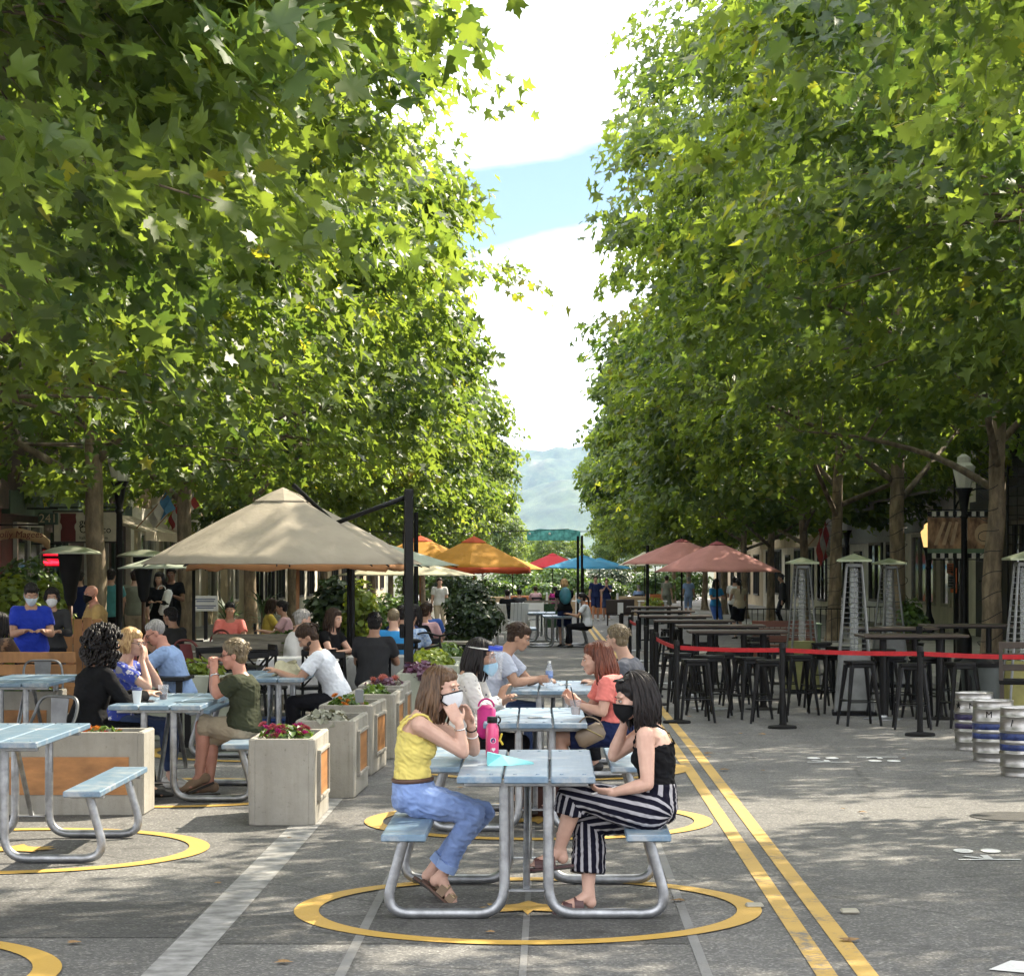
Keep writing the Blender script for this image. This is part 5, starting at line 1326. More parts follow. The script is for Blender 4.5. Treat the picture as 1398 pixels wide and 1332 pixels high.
# ------------------------------------------------------------------ chairs
def xchair():
    t = thing('cross_back_chair', '', 'chair', (0, 0, 0), 0, 'black cross back chairs')
    mb = MB(); mb.box((0, 0, .45), (.42, .42, .04), bev=.012); mb.build('seat', BLK, t)
    for sx in (-1, 1):
        mb = MB(); mb.tube([(sx * .18, -.18, .44), (sx * .2, -.21, 0)], .017, 6); mb.build('leg', BLK, t)
        mb = MB(); mb.tube([(sx * .19, .24, 0), (sx * .18, .19, .45), (sx * .19, .25, .90)], .017, 6); mb.build('leg', BLK, t)
    mb = MB(); mb.box((0, .25, .87), (.42, .03, .08), bev=.01); mb.tube([(-.17, .2, .48), (0, .235, .66), (.17, .25, .84)], .012, 6); mb.tube([(.17, .205, .48), (0, .24, .665), (-.17, .255, .84)], .012, 6); mb.build('backrest', BLK, t)
    return t
XC = [(513, 27.9, 178, 'black chair holding the man in dark grey tee'), (262, 25.6, -90, 'black chair holding the grey haired man in blue'), (300, 29.0, 30, 'empty black chair left of the grey bench'), (363, 28.4, 170, 'empty black chair with crossed back right of the grey bench'),
      (428, 28.5, 200, 'black chair behind the bearded man'), (468, 27.6, 150, 'black chair between bearded man and dark tee man'), (270, 30.5, 100, 'black chair near the white clothed table'), (583, 33.5, 178, 'black chair under the pale pink shirt'), (330, 27.5, -140, 'black chair behind the olive top woman')]
X0 = xchair()
for i, (px, Y, a, lab) in enumerate(XC):
    if i == 0: X0.location = G(px, Y); X0['label'] = lab; X0.rotation_euler.z = R(a)
    else: dup(X0, lab, G(px, Y), R(a))
def cafechair(label, loc, rz):
    t = thing('metal_cafe_chair', label, 'chair', loc, rz, 'grey metal cafe chairs')
    mb = MB(); mb.box((0, 0, .445), (.40, .38, .025), bev=.01); mb.build('seat', CHROME, t)
    for sx in (-1, 1):
        mb = MB(); mb.tube([(sx * .17, -.17, .44), (sx * .21, -.22, 0)], [.022, .014], 6); mb.build('leg', CHROME, t)
        mb = MB(); mb.tube([(sx * .17, .17, .44), (sx * .21, .24, 0)], [.022, .014], 6); mb.build('leg', CHROME, t)
    mb = MB(); mb.tube(fillet([(-.19, -.05, .45), (-.215, .16, .66), (-.19, .23, .84), (.19, .23, .84), (.215, .16, .66), (.19, -.05, .45)], .10, 6), .013, 8); mb.build('back_frame', CHROME, t, smooth=40)
    mb = MB(); mb.grid(lambda u, v: ((u - .5) * (.13 + .05 * v), .195 + .035 * v, .45 + .385 * v), 2, 6); o = mb.build('back_splat', CHROME, t); s2 = o.modifiers.new('t', 'SOLIDIFY'); s2.thickness = .006
cafechair('grey metal cafe chair facing the empty left table', G(56, 19.0), R(-28)); cafechair('grey metal cafe chair farther back by the standing man in blue', G(60, 26.2), R(15))
def redchair(label, loc, rz):
    t = thing('red_bistro_chair', label, 'chair', loc, rz, 'red bistro chairs')
    RW = M('red_brown_wood', (.13, .025, .018), .4, var=.2)
    mb = MB(); mb.lathe([(0, .44), (.2, .44), (.21, .46), (.19, .475), (0, .475)], 20); mb.build('seat', RW, t)
    for sx, sy in ((-1, -1), (1, -1), (-1, 1), (1, 1)):
        mb = MB(); mb.tube([(sx * .14, sy * .14, .45), (sx * .18, sy * .19, 0)], .016, 6); mb.build('leg', RW, t)
    mb = MB(); mb.tube(smoothpath([(-.19, .15, .46), (-.2, .2, .75), (-.12, .22, .91), (.0, .23, .95), (.12, .22, .91), (.2, .2, .75), (.19, .15, .46)], 5), .017, 8); mb.build('back_hoop', RW, t, smooth=True)
    mb = MB(); mb.grid(lambda u, v: ((u - .5) * (.26 - .1 * v), .18 + .04 * v, .5 + .40 * v), 4, 4); o = mb.build('back_panel', M('red_cushion', (.16, .03, .03), .6), t); s2 = o.modifiers.new('t', 'SOLIDIFY'); s2.thickness = .02
redchair('red hooped bistro chair behind the blonde woman', G(174, 29), 0.1); redchair('red hooped chair in front of the broad tree trunk', G(262, 31), 2.9); redchair('red panelled chair left of the white clothed table', G(290, 36), -.5)
# grey wood benches, tables with cloths
def gbench(label, loc, rz, mat=GREYP, w_=1.25, nm='wooden_bench'):
    t = thing(nm, label, 'bench', loc, rz)
    mb = MB()
    for k in range(3): mb.box((0, -.18 + k * .15, .44), (w_, .13, .03), bev=.004)
    mb.build('seat', mat, t)
    mb = MB()
    for k in range(3): mb.box((0, .25 + .03 * k, .58 + k * .14), (w_, .025, .12), bev=.004)
    mb.build('backrest', mat, t)
    for sx in (-1, 1):
        mb = MB(); mb.box((sx * (w_ / 2 - .06), -.2, .22), (.06, .06, .43)); mb.build('leg', mat, t)
        mb = MB(); mb.box((sx * (w_ / 2 - .06), .235, .43), (.06, .05, .86)); mb.build('leg', mat, t)
gbench('grey weathered bench in front of the white clothed table', G(322, 31.5), R(180)); gbench('grey weathered bench second behind, near the palm', G(352, 35.5), R(180))
gbench('honey wood bench at the far left before the man in blue polo', G(20, 27.2), R(180), TEAK, 1.5); 
t = thing('wood_partition', 'honey wood slatted screen beside the mushroom heater', 'screen', G(93, 30.5), R(8))
mb = MB(); 
for k in range(7): mb.box((-.36 + k * .12, 0, .62 + .02 * (k % 2)), (.11, .03, 1.2), bev=.005)
mb.build('slats', TEAK, t); mb = MB(); mb.box((0, .031, .95), (.84, .03, .08)); mb.box((0, .031, .3), (.84, .03, .08)); mb.build('rails', TEAK, t)
def ctable(label, loc, w_=.85, cloth=CLOTHW, h=.76):
    t = thing('clothed_table', label, 'table', loc)
    mb = MB(); mb.box((0, 0, h - .02), (w_ - .04, w_ - .04, .03)); mb.build('tabletop', DWOOD, t)
    mb = MB(); mb.tube([(0, 0, 0), (0, 0, h - .03)], .035, 8); mb.box((0, 0, .02), (.45, .45, .03), bev=.01); mb.build('pedestal', BLK, t)
    mb = MB(); n_ = 40; rows = []
    for k, (s_, z) in enumerate(((.25, h + .002), (.5, h + .004), (.515, h - .03), (.52, h - .2), (.53, h - .42))):
        for j in range(n_):
            a = 2 * math.pi * (j + .5) / n_; c, s2 = math.cos(a), math.sin(a); m_ = 1 / max(abs(c), abs(s2)); q = s_ * w_ * m_ * (1 if k < 3 else 1 + .035 * math.sin(j * 2.2) * (k - 2))
            rows.append((c * q, s2 * q, z))
    mb.add([(0, 0, h + .002)] + rows, [(0, 1 + j, 1 + (j + 1) % n_) for j in range(n_)] + [(1 + k * n_ + j, 1 + (k + 1) * n_ + j, 1 + (k + 1) * n_ + (j + 1) % n_, 1 + k * n_ + (j + 1) % n_) for k in range(4) for j in range(n_)])
    mb.build('tablecloth', cloth, t, smooth=50)
ctable('white clothed table with the seated dark haired guest behind it', G(318, 37.5), .95); ctable('white clothed table behind the bearded man', G(407, 29.6), .9); ctable('small white clothed table by the broad tree trunk', G(276, 33.5), .6)
ctable('white clothed table in front of the dark tee man', G(525, 30.3), .9, mat_cloth('grey_cloth', (.30, .30, .29)))
def ptable(label, loc, w_=1.3, d_=.75, mat=GREYP, h=.75, rz=0):
    t = thing('wooden_table', label, 'table', loc, rz)
    mb = MB(); mb.box((0, 0, h - .02), (w_, d_, .04), bev=.006); mb.build('tabletop', mat, t)
    for sx in (-1, 1):
        for sy in (-1, 1):
            mb = MB(); mb.box((sx * (w_ / 2 - .06), sy * (d_ / 2 - .06), (h - .04) / 2), (.06, .06, h - .04)); mb.build('leg', mat, t)
ptable('grey wooden table behind the parked bicycle', G(597, 37.5)); ptable('dark cafe table before the grey haired man in blue', G(205, 24.6), .8, .7, BLK)
ptable('dark cafe table among the black chairs', G(300, 27.2), .9, .7, BLK); ptable('pale far table behind the green panel barrier', G(705, 80), 1.4, .8, WHITEP)
ptable('small wooden table near the long haired smiling woman', G(480, 30.8), .9, .7, DWOOD)
# right side wooden furniture
gbench('red brown slatted bench behind the right bar tables', G(1068, 46), R(180), M('cedar_wood', (.17, .055, .03), .5, var=.3, aniso=(.3, 1, 6), scale=5), 1.2)
ptable('green topped patio table above the red brown bench', G(1072, 52), 1.5, .8, M('green_paint', (.12, .19, .12), .5)); 
def railing(label, loc, w_):
    t = thing('iron_railing', label, 'railing', loc)
    mb = MB()
    for x in np.linspace(-w_ / 2, w_ / 2, int(w_ / .14) + 1): mb.tube([(x, 0, 0), (x, 0, .95)], .010, 5)
    for z in (.12, .95): mb.tube([(-w_ / 2, 0, z), (w_ / 2, 0, z)], .016, 6)
    mb.build('bars', BLK, t)
railing('black iron railing between the coral umbrella and the heaters', G(1085, 60), 2.4); railing('black iron railing left of the glazed shop', G(1165, 64), 2.0)
# dark chair at right edge
t = thing('wooden_bar_chair', 'dark slat back bar chair by the yellow covered heater', 'chair', G(1392, 26.2), R(170)); 
mb = MB(); mb.box((0, 0, .62), (.44, .44, .05), bev=.01); mb.build('seat', BLKM, t)
for sx in (-1, 1):
    for sy in (-1, 1): mb = MB(); mb.box((sx * .19, sy * .19, .3), (.045, .045, .6)); mb.build('leg', DWOOD, t)
mb = MB()
for z in (.78, .90, 1.02): mb.box((0, .2, z), (.40, .03, .07), bev=.005)
for sx in (-1, 1): mb.box((sx * .2, .2, .85), (.045, .045, .42))
mb.build('backrest', DWOOD, t)
t = thing('rubbish_bin', 'dark green bin behind the middle keg', 'bin', G(1340, 30.5)); mb = MB(); mb.lathe([(0, 0), (.22, 0), (.27, .62), (0, .62)], 20); mb.build('bucket', M('bin_plastic', (.06, .07, .065), .5), t, smooth=40)
mb = MB(); mb.lathe([(.29, .62), (.29, .67), (.2, .74), (0, .76)], 20); mb.build('lid', BLKM, t, smooth=40)
# ------------------------------------------------------------------ middle distance street furniture
def adir(label, loc, rz):
    t = thing('white_garden_chair', label, 'chair', loc, rz, 'white garden chairs')
    mb = MB()
    for k in range(5): mb.box((0, -.25 + k * .11, .36 - k * .02), (.5, .1, .02))
    mb.build('seat', WHITEP, t); mb = MB()
    for k in range(5): mb.box((-.2 + k * .1, .32 + .08, .68), (.09, .02, .75), Matrix.Rotation(-.3, 3, 'X'))
    mb.build('backrest', WHITEP, t)
    for sx in (-1, 1):
        mb = MB(); mb.box((sx * .29, -.28, .28), (.05, .09, .56)); mb.build('leg', WHITEP, t)
        mb = MB(); mb.box((sx * .29, .25, .26), (.05, .07, .52)); mb.build('leg', WHITEP, t)
        mb = MB(); mb.box((sx * .30, -.02, .57), (.13, .72, .025)); mb.build('armrest', WHITEP, t)
adir('white garden chair by the dark shrub, left of two', G(688, 63), 2.8); adir('white garden chair before the green panel barrier', G(706, 66), 3.3)
t = thing('green_panel_barrier', 'timber barrier with dark green hedge panel in mid street', 'barrier', G(748, 76))
GH = M('fake_hedge_panel', (.03, .075, .03), .9, var=.4, scale=25, bmp=1, bscale=40, bdist=.03)
mb = MB(); mb.box((0, 0, .52), (1.25, .1, .75)); mb.build('hedge_panel', GH, t); mb = MB()
for x in (-.68, .68): mb.box((x, 0, .5), (.09, .12, 1.0))
mb.box((0, 0, .96), (1.27, .14, .07)); mb.build('timber_frame', GREYP, t)
t = thing('sandwich_board', 'white notice board standing before the green barrier', 'sign', G(728, 71))
mb = MB(); mb.box((0, 0, .55), (.55, .03, .85), Matrix.Rotation(-.12, 3, 'X')); mb.build('panel', WHITEP, t); mb = MB()
for x in (-.29, .29):
    mb.box((x, -.03, .5), (.035, .03, 1.0), Matrix.Rotation(-.12, 3, 'X')); mb.box((x, .2, .5), (.035, .03, 1.0), Matrix.Rotation(.2, 3, 'X'))
mb.build('frame', WHITEP, t); mb = MB()
for k in range(4): mb.box((0, -.045 - .12 * (.2 - k * .13), .75 - k * .13), (.4, .004, .035), Matrix.Rotation(-.12, 3, 'X'))
mb.build('print_lines', M('grey_print', (.3, .32, .34), .6), t)
def wicker(label, loc, rz):
    t = thing('wicker_chair', label, 'chair', loc, rz, 'dark wicker chairs'); WK = M('dark_wicker', (.035, .022, .016), .7, var=.4, scale=40, bmp=.8, bscale=90)
    mb = MB(); mb.box((0, 0, .42), (.52, .5, .1), bev=.02); mb.build('seat', WK, t); mb = MB(); mb.box((0, .24, .68), (.54, .07, .5), bev=.02); mb.build('backrest', WK, t)
    for sx in (-1, 1):
        for sy in (-1, 1): mb = MB(); mb.box((sx * .22, sy * .2, .19), (.05, .05, .38)); mb.build('leg', WK, t)
wicker('dark wicker chair left of the pair beyond the walking couple', G(838, 86), 3.1); wicker('dark wicker chair right of the pair beyond the walking couple', G(855, 87), 3.2)
t = thing('hang_notice', 'white paper notice between the two wicker chairs', 'sign', G(847, 85)); mb = MB(); mb.box((0, 0, .62), (.2, .02, .42)); mb.build('sheet', WHITEP, t); mb = MB(); mb.box((0, .02, .4), (.03, .03, .8)); mb.build('stake', BLK, t)
def greyplanter(label, lab2, px, Y, w_, leaf=LIME):
    t = thing('grey_planter', label, 'planter', G(px, Y)); mb = MB(); mb.box((0, 0, .28), (w_, .5, .56), bev=.01); mb.build('box', M('grey_planter_paint', (.13, .15, .14), .7), t)
    mb = MB(); mb.box((0, 0, .57), (w_ - .1, .4, .02)); mb.build('soil', SOIL, t)
    flower(lab2, G(px, Y) + Vector((0, 0, .56)), leaf, 260, w_ * .45, .25, .42, .09, int(px), cat='shrub', name='planter_shrub')
greyplanter('grey box planter left of the man in olive shorts', 'bright leafy shrub in the grey box planter', 891, 88, .85); greyplanter('low grey planter far left behind the standing people', 'leafy shrub in the far left grey planter', 560, 70, 1.4, GRN)
def shrub(label, px, Y, w_, h_, leaf, seed, n=1400, size=.09, pot=True, dz=0.0):
    t = thing('potted_shrub' if pot else 'shrub', label, 'shrub', G(px, Y) + Vector((0, 0, dz)))
    bush_part('foliage', t, leaf, n, w_ / 2, w_ / 2, h_ - (.3 if pot else 0), size, seed, 2, .32 if pot else 0)
    stems('stems', t, TWIG, 9, w_ * .3, w_ * .3, .1, h_ * .8, seed, r=.012)
    if n > 2000: bush_part('foliage', t, leaf, 160, w_ * .42, w_ * .42, .42, .06, seed + 1, 2, h_ - .22)
    if pot:
        mb = MB(); mb.lathe([(0, 0), (.2, 0), (.25, .36), (.27, .38), (.24, .38), (.22, .34), (0, .34)], 20); mb.build('pot', M('dark_pot', (.05, .045, .04), .6), t, smooth=40)
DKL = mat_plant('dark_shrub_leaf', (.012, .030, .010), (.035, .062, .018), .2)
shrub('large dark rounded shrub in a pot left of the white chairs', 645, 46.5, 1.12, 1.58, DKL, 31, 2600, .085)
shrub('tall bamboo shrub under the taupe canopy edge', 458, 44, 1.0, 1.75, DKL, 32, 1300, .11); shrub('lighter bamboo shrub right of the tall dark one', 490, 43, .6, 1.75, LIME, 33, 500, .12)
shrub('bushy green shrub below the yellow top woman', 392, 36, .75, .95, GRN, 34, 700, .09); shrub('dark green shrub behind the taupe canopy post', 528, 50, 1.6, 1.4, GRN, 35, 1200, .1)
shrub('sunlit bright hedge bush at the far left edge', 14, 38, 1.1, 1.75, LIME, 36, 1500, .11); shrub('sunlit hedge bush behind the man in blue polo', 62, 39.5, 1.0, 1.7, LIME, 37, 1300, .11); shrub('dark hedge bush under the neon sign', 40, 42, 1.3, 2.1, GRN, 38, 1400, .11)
shrub('small leafy shrub by the glazed shop front', 1245, 50, .6, 1.3, GRN, 39, 500, .1)
def palm(label, px, Y, h_, seed):
    t = thing('potted_palm', label, 'palm', G(px, Y)); rr = random.Random(seed); mb = MB(); mb.tube([(0, 0, .3), (.03, 0, h_ * .55)], .035, 7); mb.build('stem', TWIG, t)
    mb = MB()
    for i in range(46):
        a = rr.uniform(0, 6.283); el = rr.uniform(.1, 1.3); L_ = rr.uniform(.4, .7); b = Vector((.03, 0, h_ * .55 + rr.uniform(-.25, .1))); d = Vector((math.cos(a) * math.cos(el), math.sin(a) * math.cos(el), math.sin(el)))
        s_ = d.cross(Vector((0, 0, 1))).normalized() * .028; p = [b, b + d * L_ * .5, b + d * L_ + Vector((0, 0, -.22 * L_))]
        mb.add([p[0] - s_ * .4, p[0] + s_ * .4, p[1] + s_, p[1] - s_, p[2]], [(0, 1, 2, 3), (3, 2, 4)])
    mb.build('fronds', M('palm_frond', (.06, .11, .03), .45, var=.4, bmp=0), t)
    mb = MB(); mb.lathe([(0, 0), (.17, 0), (.22, .36), (.19, .36), (.18, .32), (0, .32)], 18); mb.build('pot', MATS['dark_pot'], t, smooth=40)
palm('spiky palm behind the white clothed table', 310, 43, 1.7, 5); palm('brighter spiky palm right of the second trunk', 357, 48, 1.9, 6)
t = thing('menu_stand', 'dark stand with a small white printed sign by the palm', 'sign', G(281, 41)); mb = MB(); mb.box((0, 0, .6), (.06, .05, 1.2)); mb.build('post', BLK, t); mb = MB(); mb.box((0, -.04, 1.3), (.42, .03, .26)); mb.build('board', WHITEP, t)
mb = MB()
for z, w_ in ((1.37, .34), (1.335, .30), (1.26, .36), (1.225, .28)): mb.box((0, -.058, z), (w_, .004, .016))
mb.build('print_lines', NAVYP, t)
t = thing('blue_bucket', 'blue crate under the bearded man\u2019s table', 'crate', G(376, 24.6)); mb = MB(); mb.box((0, 0, .15), (.42, .4, .30), bev=.01); mb.build('box', M('blue_plastic', (.02, .06, .22), .4), t); mb = MB(); mb.box((0, 0, .31), (.44, .42, .03), bev=.01); mb.build('rim', MATS['blue_plastic'], t)

# ------------------------------------------------------------------ far clutter down the street
fc = [('low clipped hedge at the far end of the street, left part', -3.6, 150, 2.4, 1.5, GRN), ('low clipped hedge at the far end of the street, middle part', -.4, 158, 2.6, 1.3, GRN), ('low clipped hedge at the far end of the street, right part', 3.2, 152, 2.6, 1.6, GRN),
      ('far bushy shrub left beyond the orange parasols', -5.4, 135, 2.2, 2.0, DKL), ('far bushy shrub right beyond the cream parasol', 5.8, 138, 2.2, 2.0, GRN), ('rounded far bush behind the red parasol', .8, 172, 3.2, 2.6, GRN), ('dark far bush left of the teal banner', -2.8, 176, 3.0, 2.8, GRN), ('dark far bush right of the teal banner', 4.4, 178, 3.4, 2.8, DKL),
      ('far bush at the end of the left pavement', -8.5, 160, 3.2, 2.8, GRN), ('far bush at the end of the right pavement', 8.6, 160, 3.2, 2.8, GRN)]
for i, (lab, x, Y, w_, h_, lf) in enumerate(fc):
    t = thing('far_bush', lab, 'bush', (x, Y, gz(Y))); bush_part('foliage', t, lf, 2000, w_ / 2 * 1.25, 1.1, h_, .2, 60 + i, 2, 0); stems('stems', t, TWIG, 6, w_ * .3, .5, 0, h_ * .7, i, r=.03)
OPL = M('orange_barrier_plastic', (.52, .17, .05), .5, var=.15); TANB = M('tan_barrier', (.42, .30, .17), .6, var=.2)
for i, (x, Y, m_, lab) in enumerate(((-1.2, 110, OPL, 'orange far barrier box left of the middle red parasol'), (.5, 112, TANB, 'tan far barrier box below the middle red parasol'), (2.0, 110, OPL, 'orange far barrier box below the blue parasols'), (3.6, 106, TANB, 'tan far barrier box left of the olive shorts man'), (-2.6, 104, TANB, 'tan far barrier box behind the green barrier'), (4.9, 118, OPL, 'orange far barrier box under the cream parasol'))):
    t = thing('patio_barrier', lab, 'barrier', (x, Y, gz(Y)), 0, 'low barriers far down the street'); mb = MB(); mb.box((0, 0, .45), (1.5, .25, .85), bev=.03); mb.build('panel', m_, t)
    for s_ in (-1, 1): mb = MB(); mb.box((s_ * .68, 0, .5), (.09, .3, 1.0), bev=.01); mb.build('upright', WHITEP, t)
for i, (x, Y) in enumerate(((-2.2, 92), (-.9, 95), (1.2, 100), (2.7, 99), (4.2, 100))):
    ptable(['far white table left of the green barrier', 'far white table behind the green barrier', 'far white table behind the walking couple', 'far white table right of the walking couple', 'far white table near the grey box planter'][i], (x, Y, gz(Y)), 1.2, .8, WHITEP)
# ================================================================== people
def remesh(mb, voxel, smooth_n=4, fac=.5):
    me = bpy.data.meshes.new('tmp'); me.from_pydata(mb.v, [], mb.f); me.update()
    o = bpy.data.objects.new('tmp', me); col.objects.link(o)
    m = o.modifiers.new('r', 'REMESH'); m.mode = 'VOXEL'; m.voxel_size = voxel; m.adaptivity = 0
    if smooth_n: s = o.modifiers.new('s', 'SMOOTH'); s.iterations = smooth_n; s.factor = fac
    dg = bpy.context.evaluated_depsgraph_get()
    out = bpy.data.meshes.new_from_object(o.evaluated_get(dg))
    bpy.data.objects.remove(o); bpy.data.meshes.remove(me)
    return out
def finish(me, name, mat, parent, wrinkle=0.0, wdir=None, seed=0):
    if wrinkle:
        n = len(me.vertices); co = np.empty(n * 3, np.float32); me.vertices.foreach_get('co', co); co = co.reshape(-1, 3)
        no = np.empty(n * 3, np.float32); me.vertex_normals.foreach_get('vector', no); no = no.reshape(-1, 3)
        d = np.empty(n, np.float32)
        for i in range(n):
            x, y, z = co[i]
            q = Vector((x * 12 + seed, y * 10, z * 21 + x * 8))
            d[i] = mnoise.noise(q) * .55 + (1 - abs(mnoise.noise(q * 1.7)) * 2.6) * .45 - .15
        co += no * d[:, None] * wrinkle
        me.vertices.foreach_set('co', co.ravel()); me.update()
    me.materials.clear(); me.materials.append(mat)
    me.polygons.foreach_set('use_smooth', [True] * len(me.polygons)); me.update()
    me.name = name; o = bpy.data.objects.new(name, me); col.objects.link(o); o.parent = parent; return o
def ik(a, b, l1, l2, pole):
    d = b - a; L_ = min(d.length, (l1 + l2) * .999); dn = d.normalized()
    x = (l1 * l1 - l2 * l2 + L_ * L_) / (2 * L_); h = math.sqrt(max(0, l1 * l1 - x * x))
    p = pole - dn * pole.dot(dn); p = p.normalized() if p.length > 1e-5 else dn.orthogonal()
    return a + dn * x + p * h
def limb(mb, pts, rad, n=10, flat=False):
    for i in range(len(pts) - 1):
        mb.tube([pts[i], pts[i + 1]], [rad[i], rad[i + 1]], max(n, 12) if flat else n)
    for p, r in list(zip(pts, rad))[:-1 if flat else None]: mb.sph(p, r * .995, n, 6)
SEC_M = [(-.17, .095, .085), (-.09, .155, .115), (.02, .172, .122), (.2, .155, .112), (.36, .148, .106), (.55, .160, .115), (.74, .168, .118), (.87, .150, .098), (.95, .098, .075), (1.03, .062, .062)]
SEC_F = [(-.17, .095, .085), (-.09, .165, .12), (.02, .178, .122), (.2, .145, .102), (.36, .122, .092), (.55, .136, .100), (.74, .146, .102), (.87, .128, .084), (.95, .080, .064), (1.03, .052, .054)]
def interp_sec(S, t):
    ts = [s[0] for s in S]; return (float(np.interp(t, ts, [s[1] for s in S])), float(np.interp(t, ts, [s[2] for s in S])))
class Rig:
    def __init__(s, J, fem, k=1.0, bulk=1.0):
        s.__dict__.update(J); s.fem = fem; s.k = k; s.S = SEC_F if fem else SEC_M; s.bulk = bulk
        s.sp = (s.neck - s.pel).normalized()
        bend = J.get('bend', .05); f = s.sp.cross(s.latc).normalized(); s.fc = f
        s.mid = (s.pel + s.neck) / 2 - f * bend
    def at(s, t):
        if t <= 0: return s.pel + (s.mid - s.pel).normalized() * t * (s.neck - s.pel).length
        if t >= 1: return s.neck + (s.neck - s.mid).normalized() * (t - 1) * (s.neck - s.pel).length
        return s.pel * (1 - t) ** 2 + s.mid * 2 * t * (1 - t) + s.neck * t * t
    def frame(s, t):
        d = (s.at(t + .02) - s.at(t - .02)).normalized(); tt = min(1, max(0, t)); lat = (s.latp * (1 - tt) + s.latc * tt)
        lat = (lat - d * lat.dot(d)).normalized(); return d, lat, d.cross(lat).normalized()
    def torso(s, mb, t0, t1, off, n=22, extra=0.0):
        ts = sorted({t0, t1} | {q[0] for q in s.S if t0 < q[0] < t1}); secs = []
        for t in ts:
            ru, rv = interp_sec(s.S, t); d, lat, f = s.frame(t)
            b = s.bulk if t < .8 else 1 + (s.bulk - 1) * .4
            e = off + (extra * (1 - t) if t < .3 else 0)
            belly = .5 * (s.bulk - 1) * .2 if .1 < t < .6 else 0
            secs.append((s.at(t) + f * belly, lat * (ru * s.k * b + e), f * (rv * s.k * b + e)))
        mb.loft(secs, n)
        if s.fem and t1 > .6 and t0 < .6:
            d, lat, f = s.frame(.62)
            for q in (-1, 1): mb.sph(s.at(.61) + lat * q * .066 * s.k + f * .062 * s.k, .060 * s.k + off, 12, 8)
    def side(s, q):
        x = 'R' if q > 0 else 'L'; return [getattr(s, n + x) for n in ('sh', 'el', 'wr', 'hip', 'knee', 'ank', 'toe')]
    def arm(s, mb, q, off, to=2.0, flare=0.0):
        sh, el, wr = s.side(q)[:3]; k = s.k * (1.0 if s.fem else 1.12) * (.5 + .5 * s.bulk)
        d, lat, f = s.frame(.84); mb_r = .058 * k + off
        a0 = s.at(.84) + lat * q * .06
        limb(mb, [a0, sh], [.062 * k + off, .052 * k + off])
        pts = [sh, sh.lerp(el, .35), sh.lerp(el, .75), el]; rd = [.052 * k, .049 * k, .041 * k, .037 * k]
        if to <= 1:
            e = sh.lerp(el, to); pts = [sh, sh.lerp(el, to * .5), e]; rd = [.052 * k, .051 * k + flare * .5, .050 * k + flare]
        else:
            u = to - 1; pts += [el.lerp(wr, min(.28, u)), el.lerp(wr, u * .999)]; rd += [.040 * k, (.040 - .016 * u) * k + flare]
        limb(mb, pts, [r + off for r in rd], 10, off > 0)
    def leg(s, mb, q, off, to=2.0, hem=None, thick=1.0):
        hip, kn, an = s.side(q)[3:6]; k = s.k * (.5 + .5 * s.bulk)
        pts = [hip, hip.lerp(kn, .35), hip.lerp(kn, .75), kn]; rd = [.092 * k, .083 * k, .063 * k, .055 * k]
        if to <= 1: pts = [hip, hip.lerp(kn, to * .5), hip.lerp(kn, to)]; rd = [.092 * k, .080 * k, .070 * k]
        else:
            u = to - 1; bk = s.frame(0)[2] * -.012
            if u > .05:
                pts += [kn.lerp(an, min(.32, u)) + bk]; rd += [.053 * k]
                if u > .4: pts += [kn.lerp(an, u)]; rd += [(.053 - .020 * u) * k]
        rd = [r * thick + off for r in rd]
        if hem: rd[-1] = hem; 
        if hem and len(rd) > 3 and to > 1.3: rd[-2] = max(rd[-2], hem * .95)
        limb(mb, pts, rd, 12, off > 0)
    def footframe(s, q):
        hip, kn, an, toe = s.side(q)[3:7]; td = toe.normalized(); up = (kn - an).normalized()
        sd = td.cross(Vector((0, 0, 1))); sd = sd.normalized() if sd.length > .1 else Vector((1, 0, 0)); return an, td, sd.cross(td).normalized(), sd
def hand(mb, w, d, n, curl=.5, k=1.0, spread=.2, thumb_side=1, fine=True):
    """palm and five fingers: w wrist, d towards the knuckles, n palm normal"""
    d = d.normalized(); n = (n - d * n.dot(d)).normalized(); t = d.cross(n) * thumb_side
    mb.ell(w + d * .045 * k, (d * .055 * k, t * .040 * k, n * .016 * k), 12, 8)
    mb.ell(w + d * .075 * k, (d * .022 * k, t * .041 * k, n * .013 * k), 12, 8)
    mb.tube([w - d * .015 * k, w + d * .03 * k], [.025 * k, .026 * k], 10)
    for i, (o, L_) in enumerate(((.031, .070), (.011, .079), (-.010, .074), (-.030, .058))):
        dd = (d + t * (o * 4 * spread)).normalized(); p = w + d * .085 * k + t * o * k; a = curl * .45 + .06 * i; r = .0088 * k
        pts = [p - d * .02 * k, p]
        for j, f_ in enumerate((.45, .32, .23)):
            v = dd * math.cos(a) + n * math.sin(a); p = p + v * L_ * f_ * k; pts.append(p); a += curl * .75
        limb(mb, pts, [r, r, r * .95, r * .88, r * .72], 7)
    p = w + d * .022 * k + t * .030 * k + n * .006 * k; v = (d * .62 + t * .62 + n * .45 * (.4 + curl)).normalized(); pts = [w + d * .01 * k + t * .012 * k, p]
    p2 = p + v * .034 * k; v2 = (v + d * .5 - t * .25 * curl).normalized(); p3 = p2 + v2 * .028 * k
    limb(mb, [pts[0], p, p2, p3], [.013 * k, .0125 * k, .0105 * k, .008 * k], 7)
def headframe(J):
    f = J['face'].normalized(); u = J.get('headup', Vector((0, 0, 1))); r = f.cross(u).normalized(); u = r.cross(f).normalized(); return J['head'], f, r, u
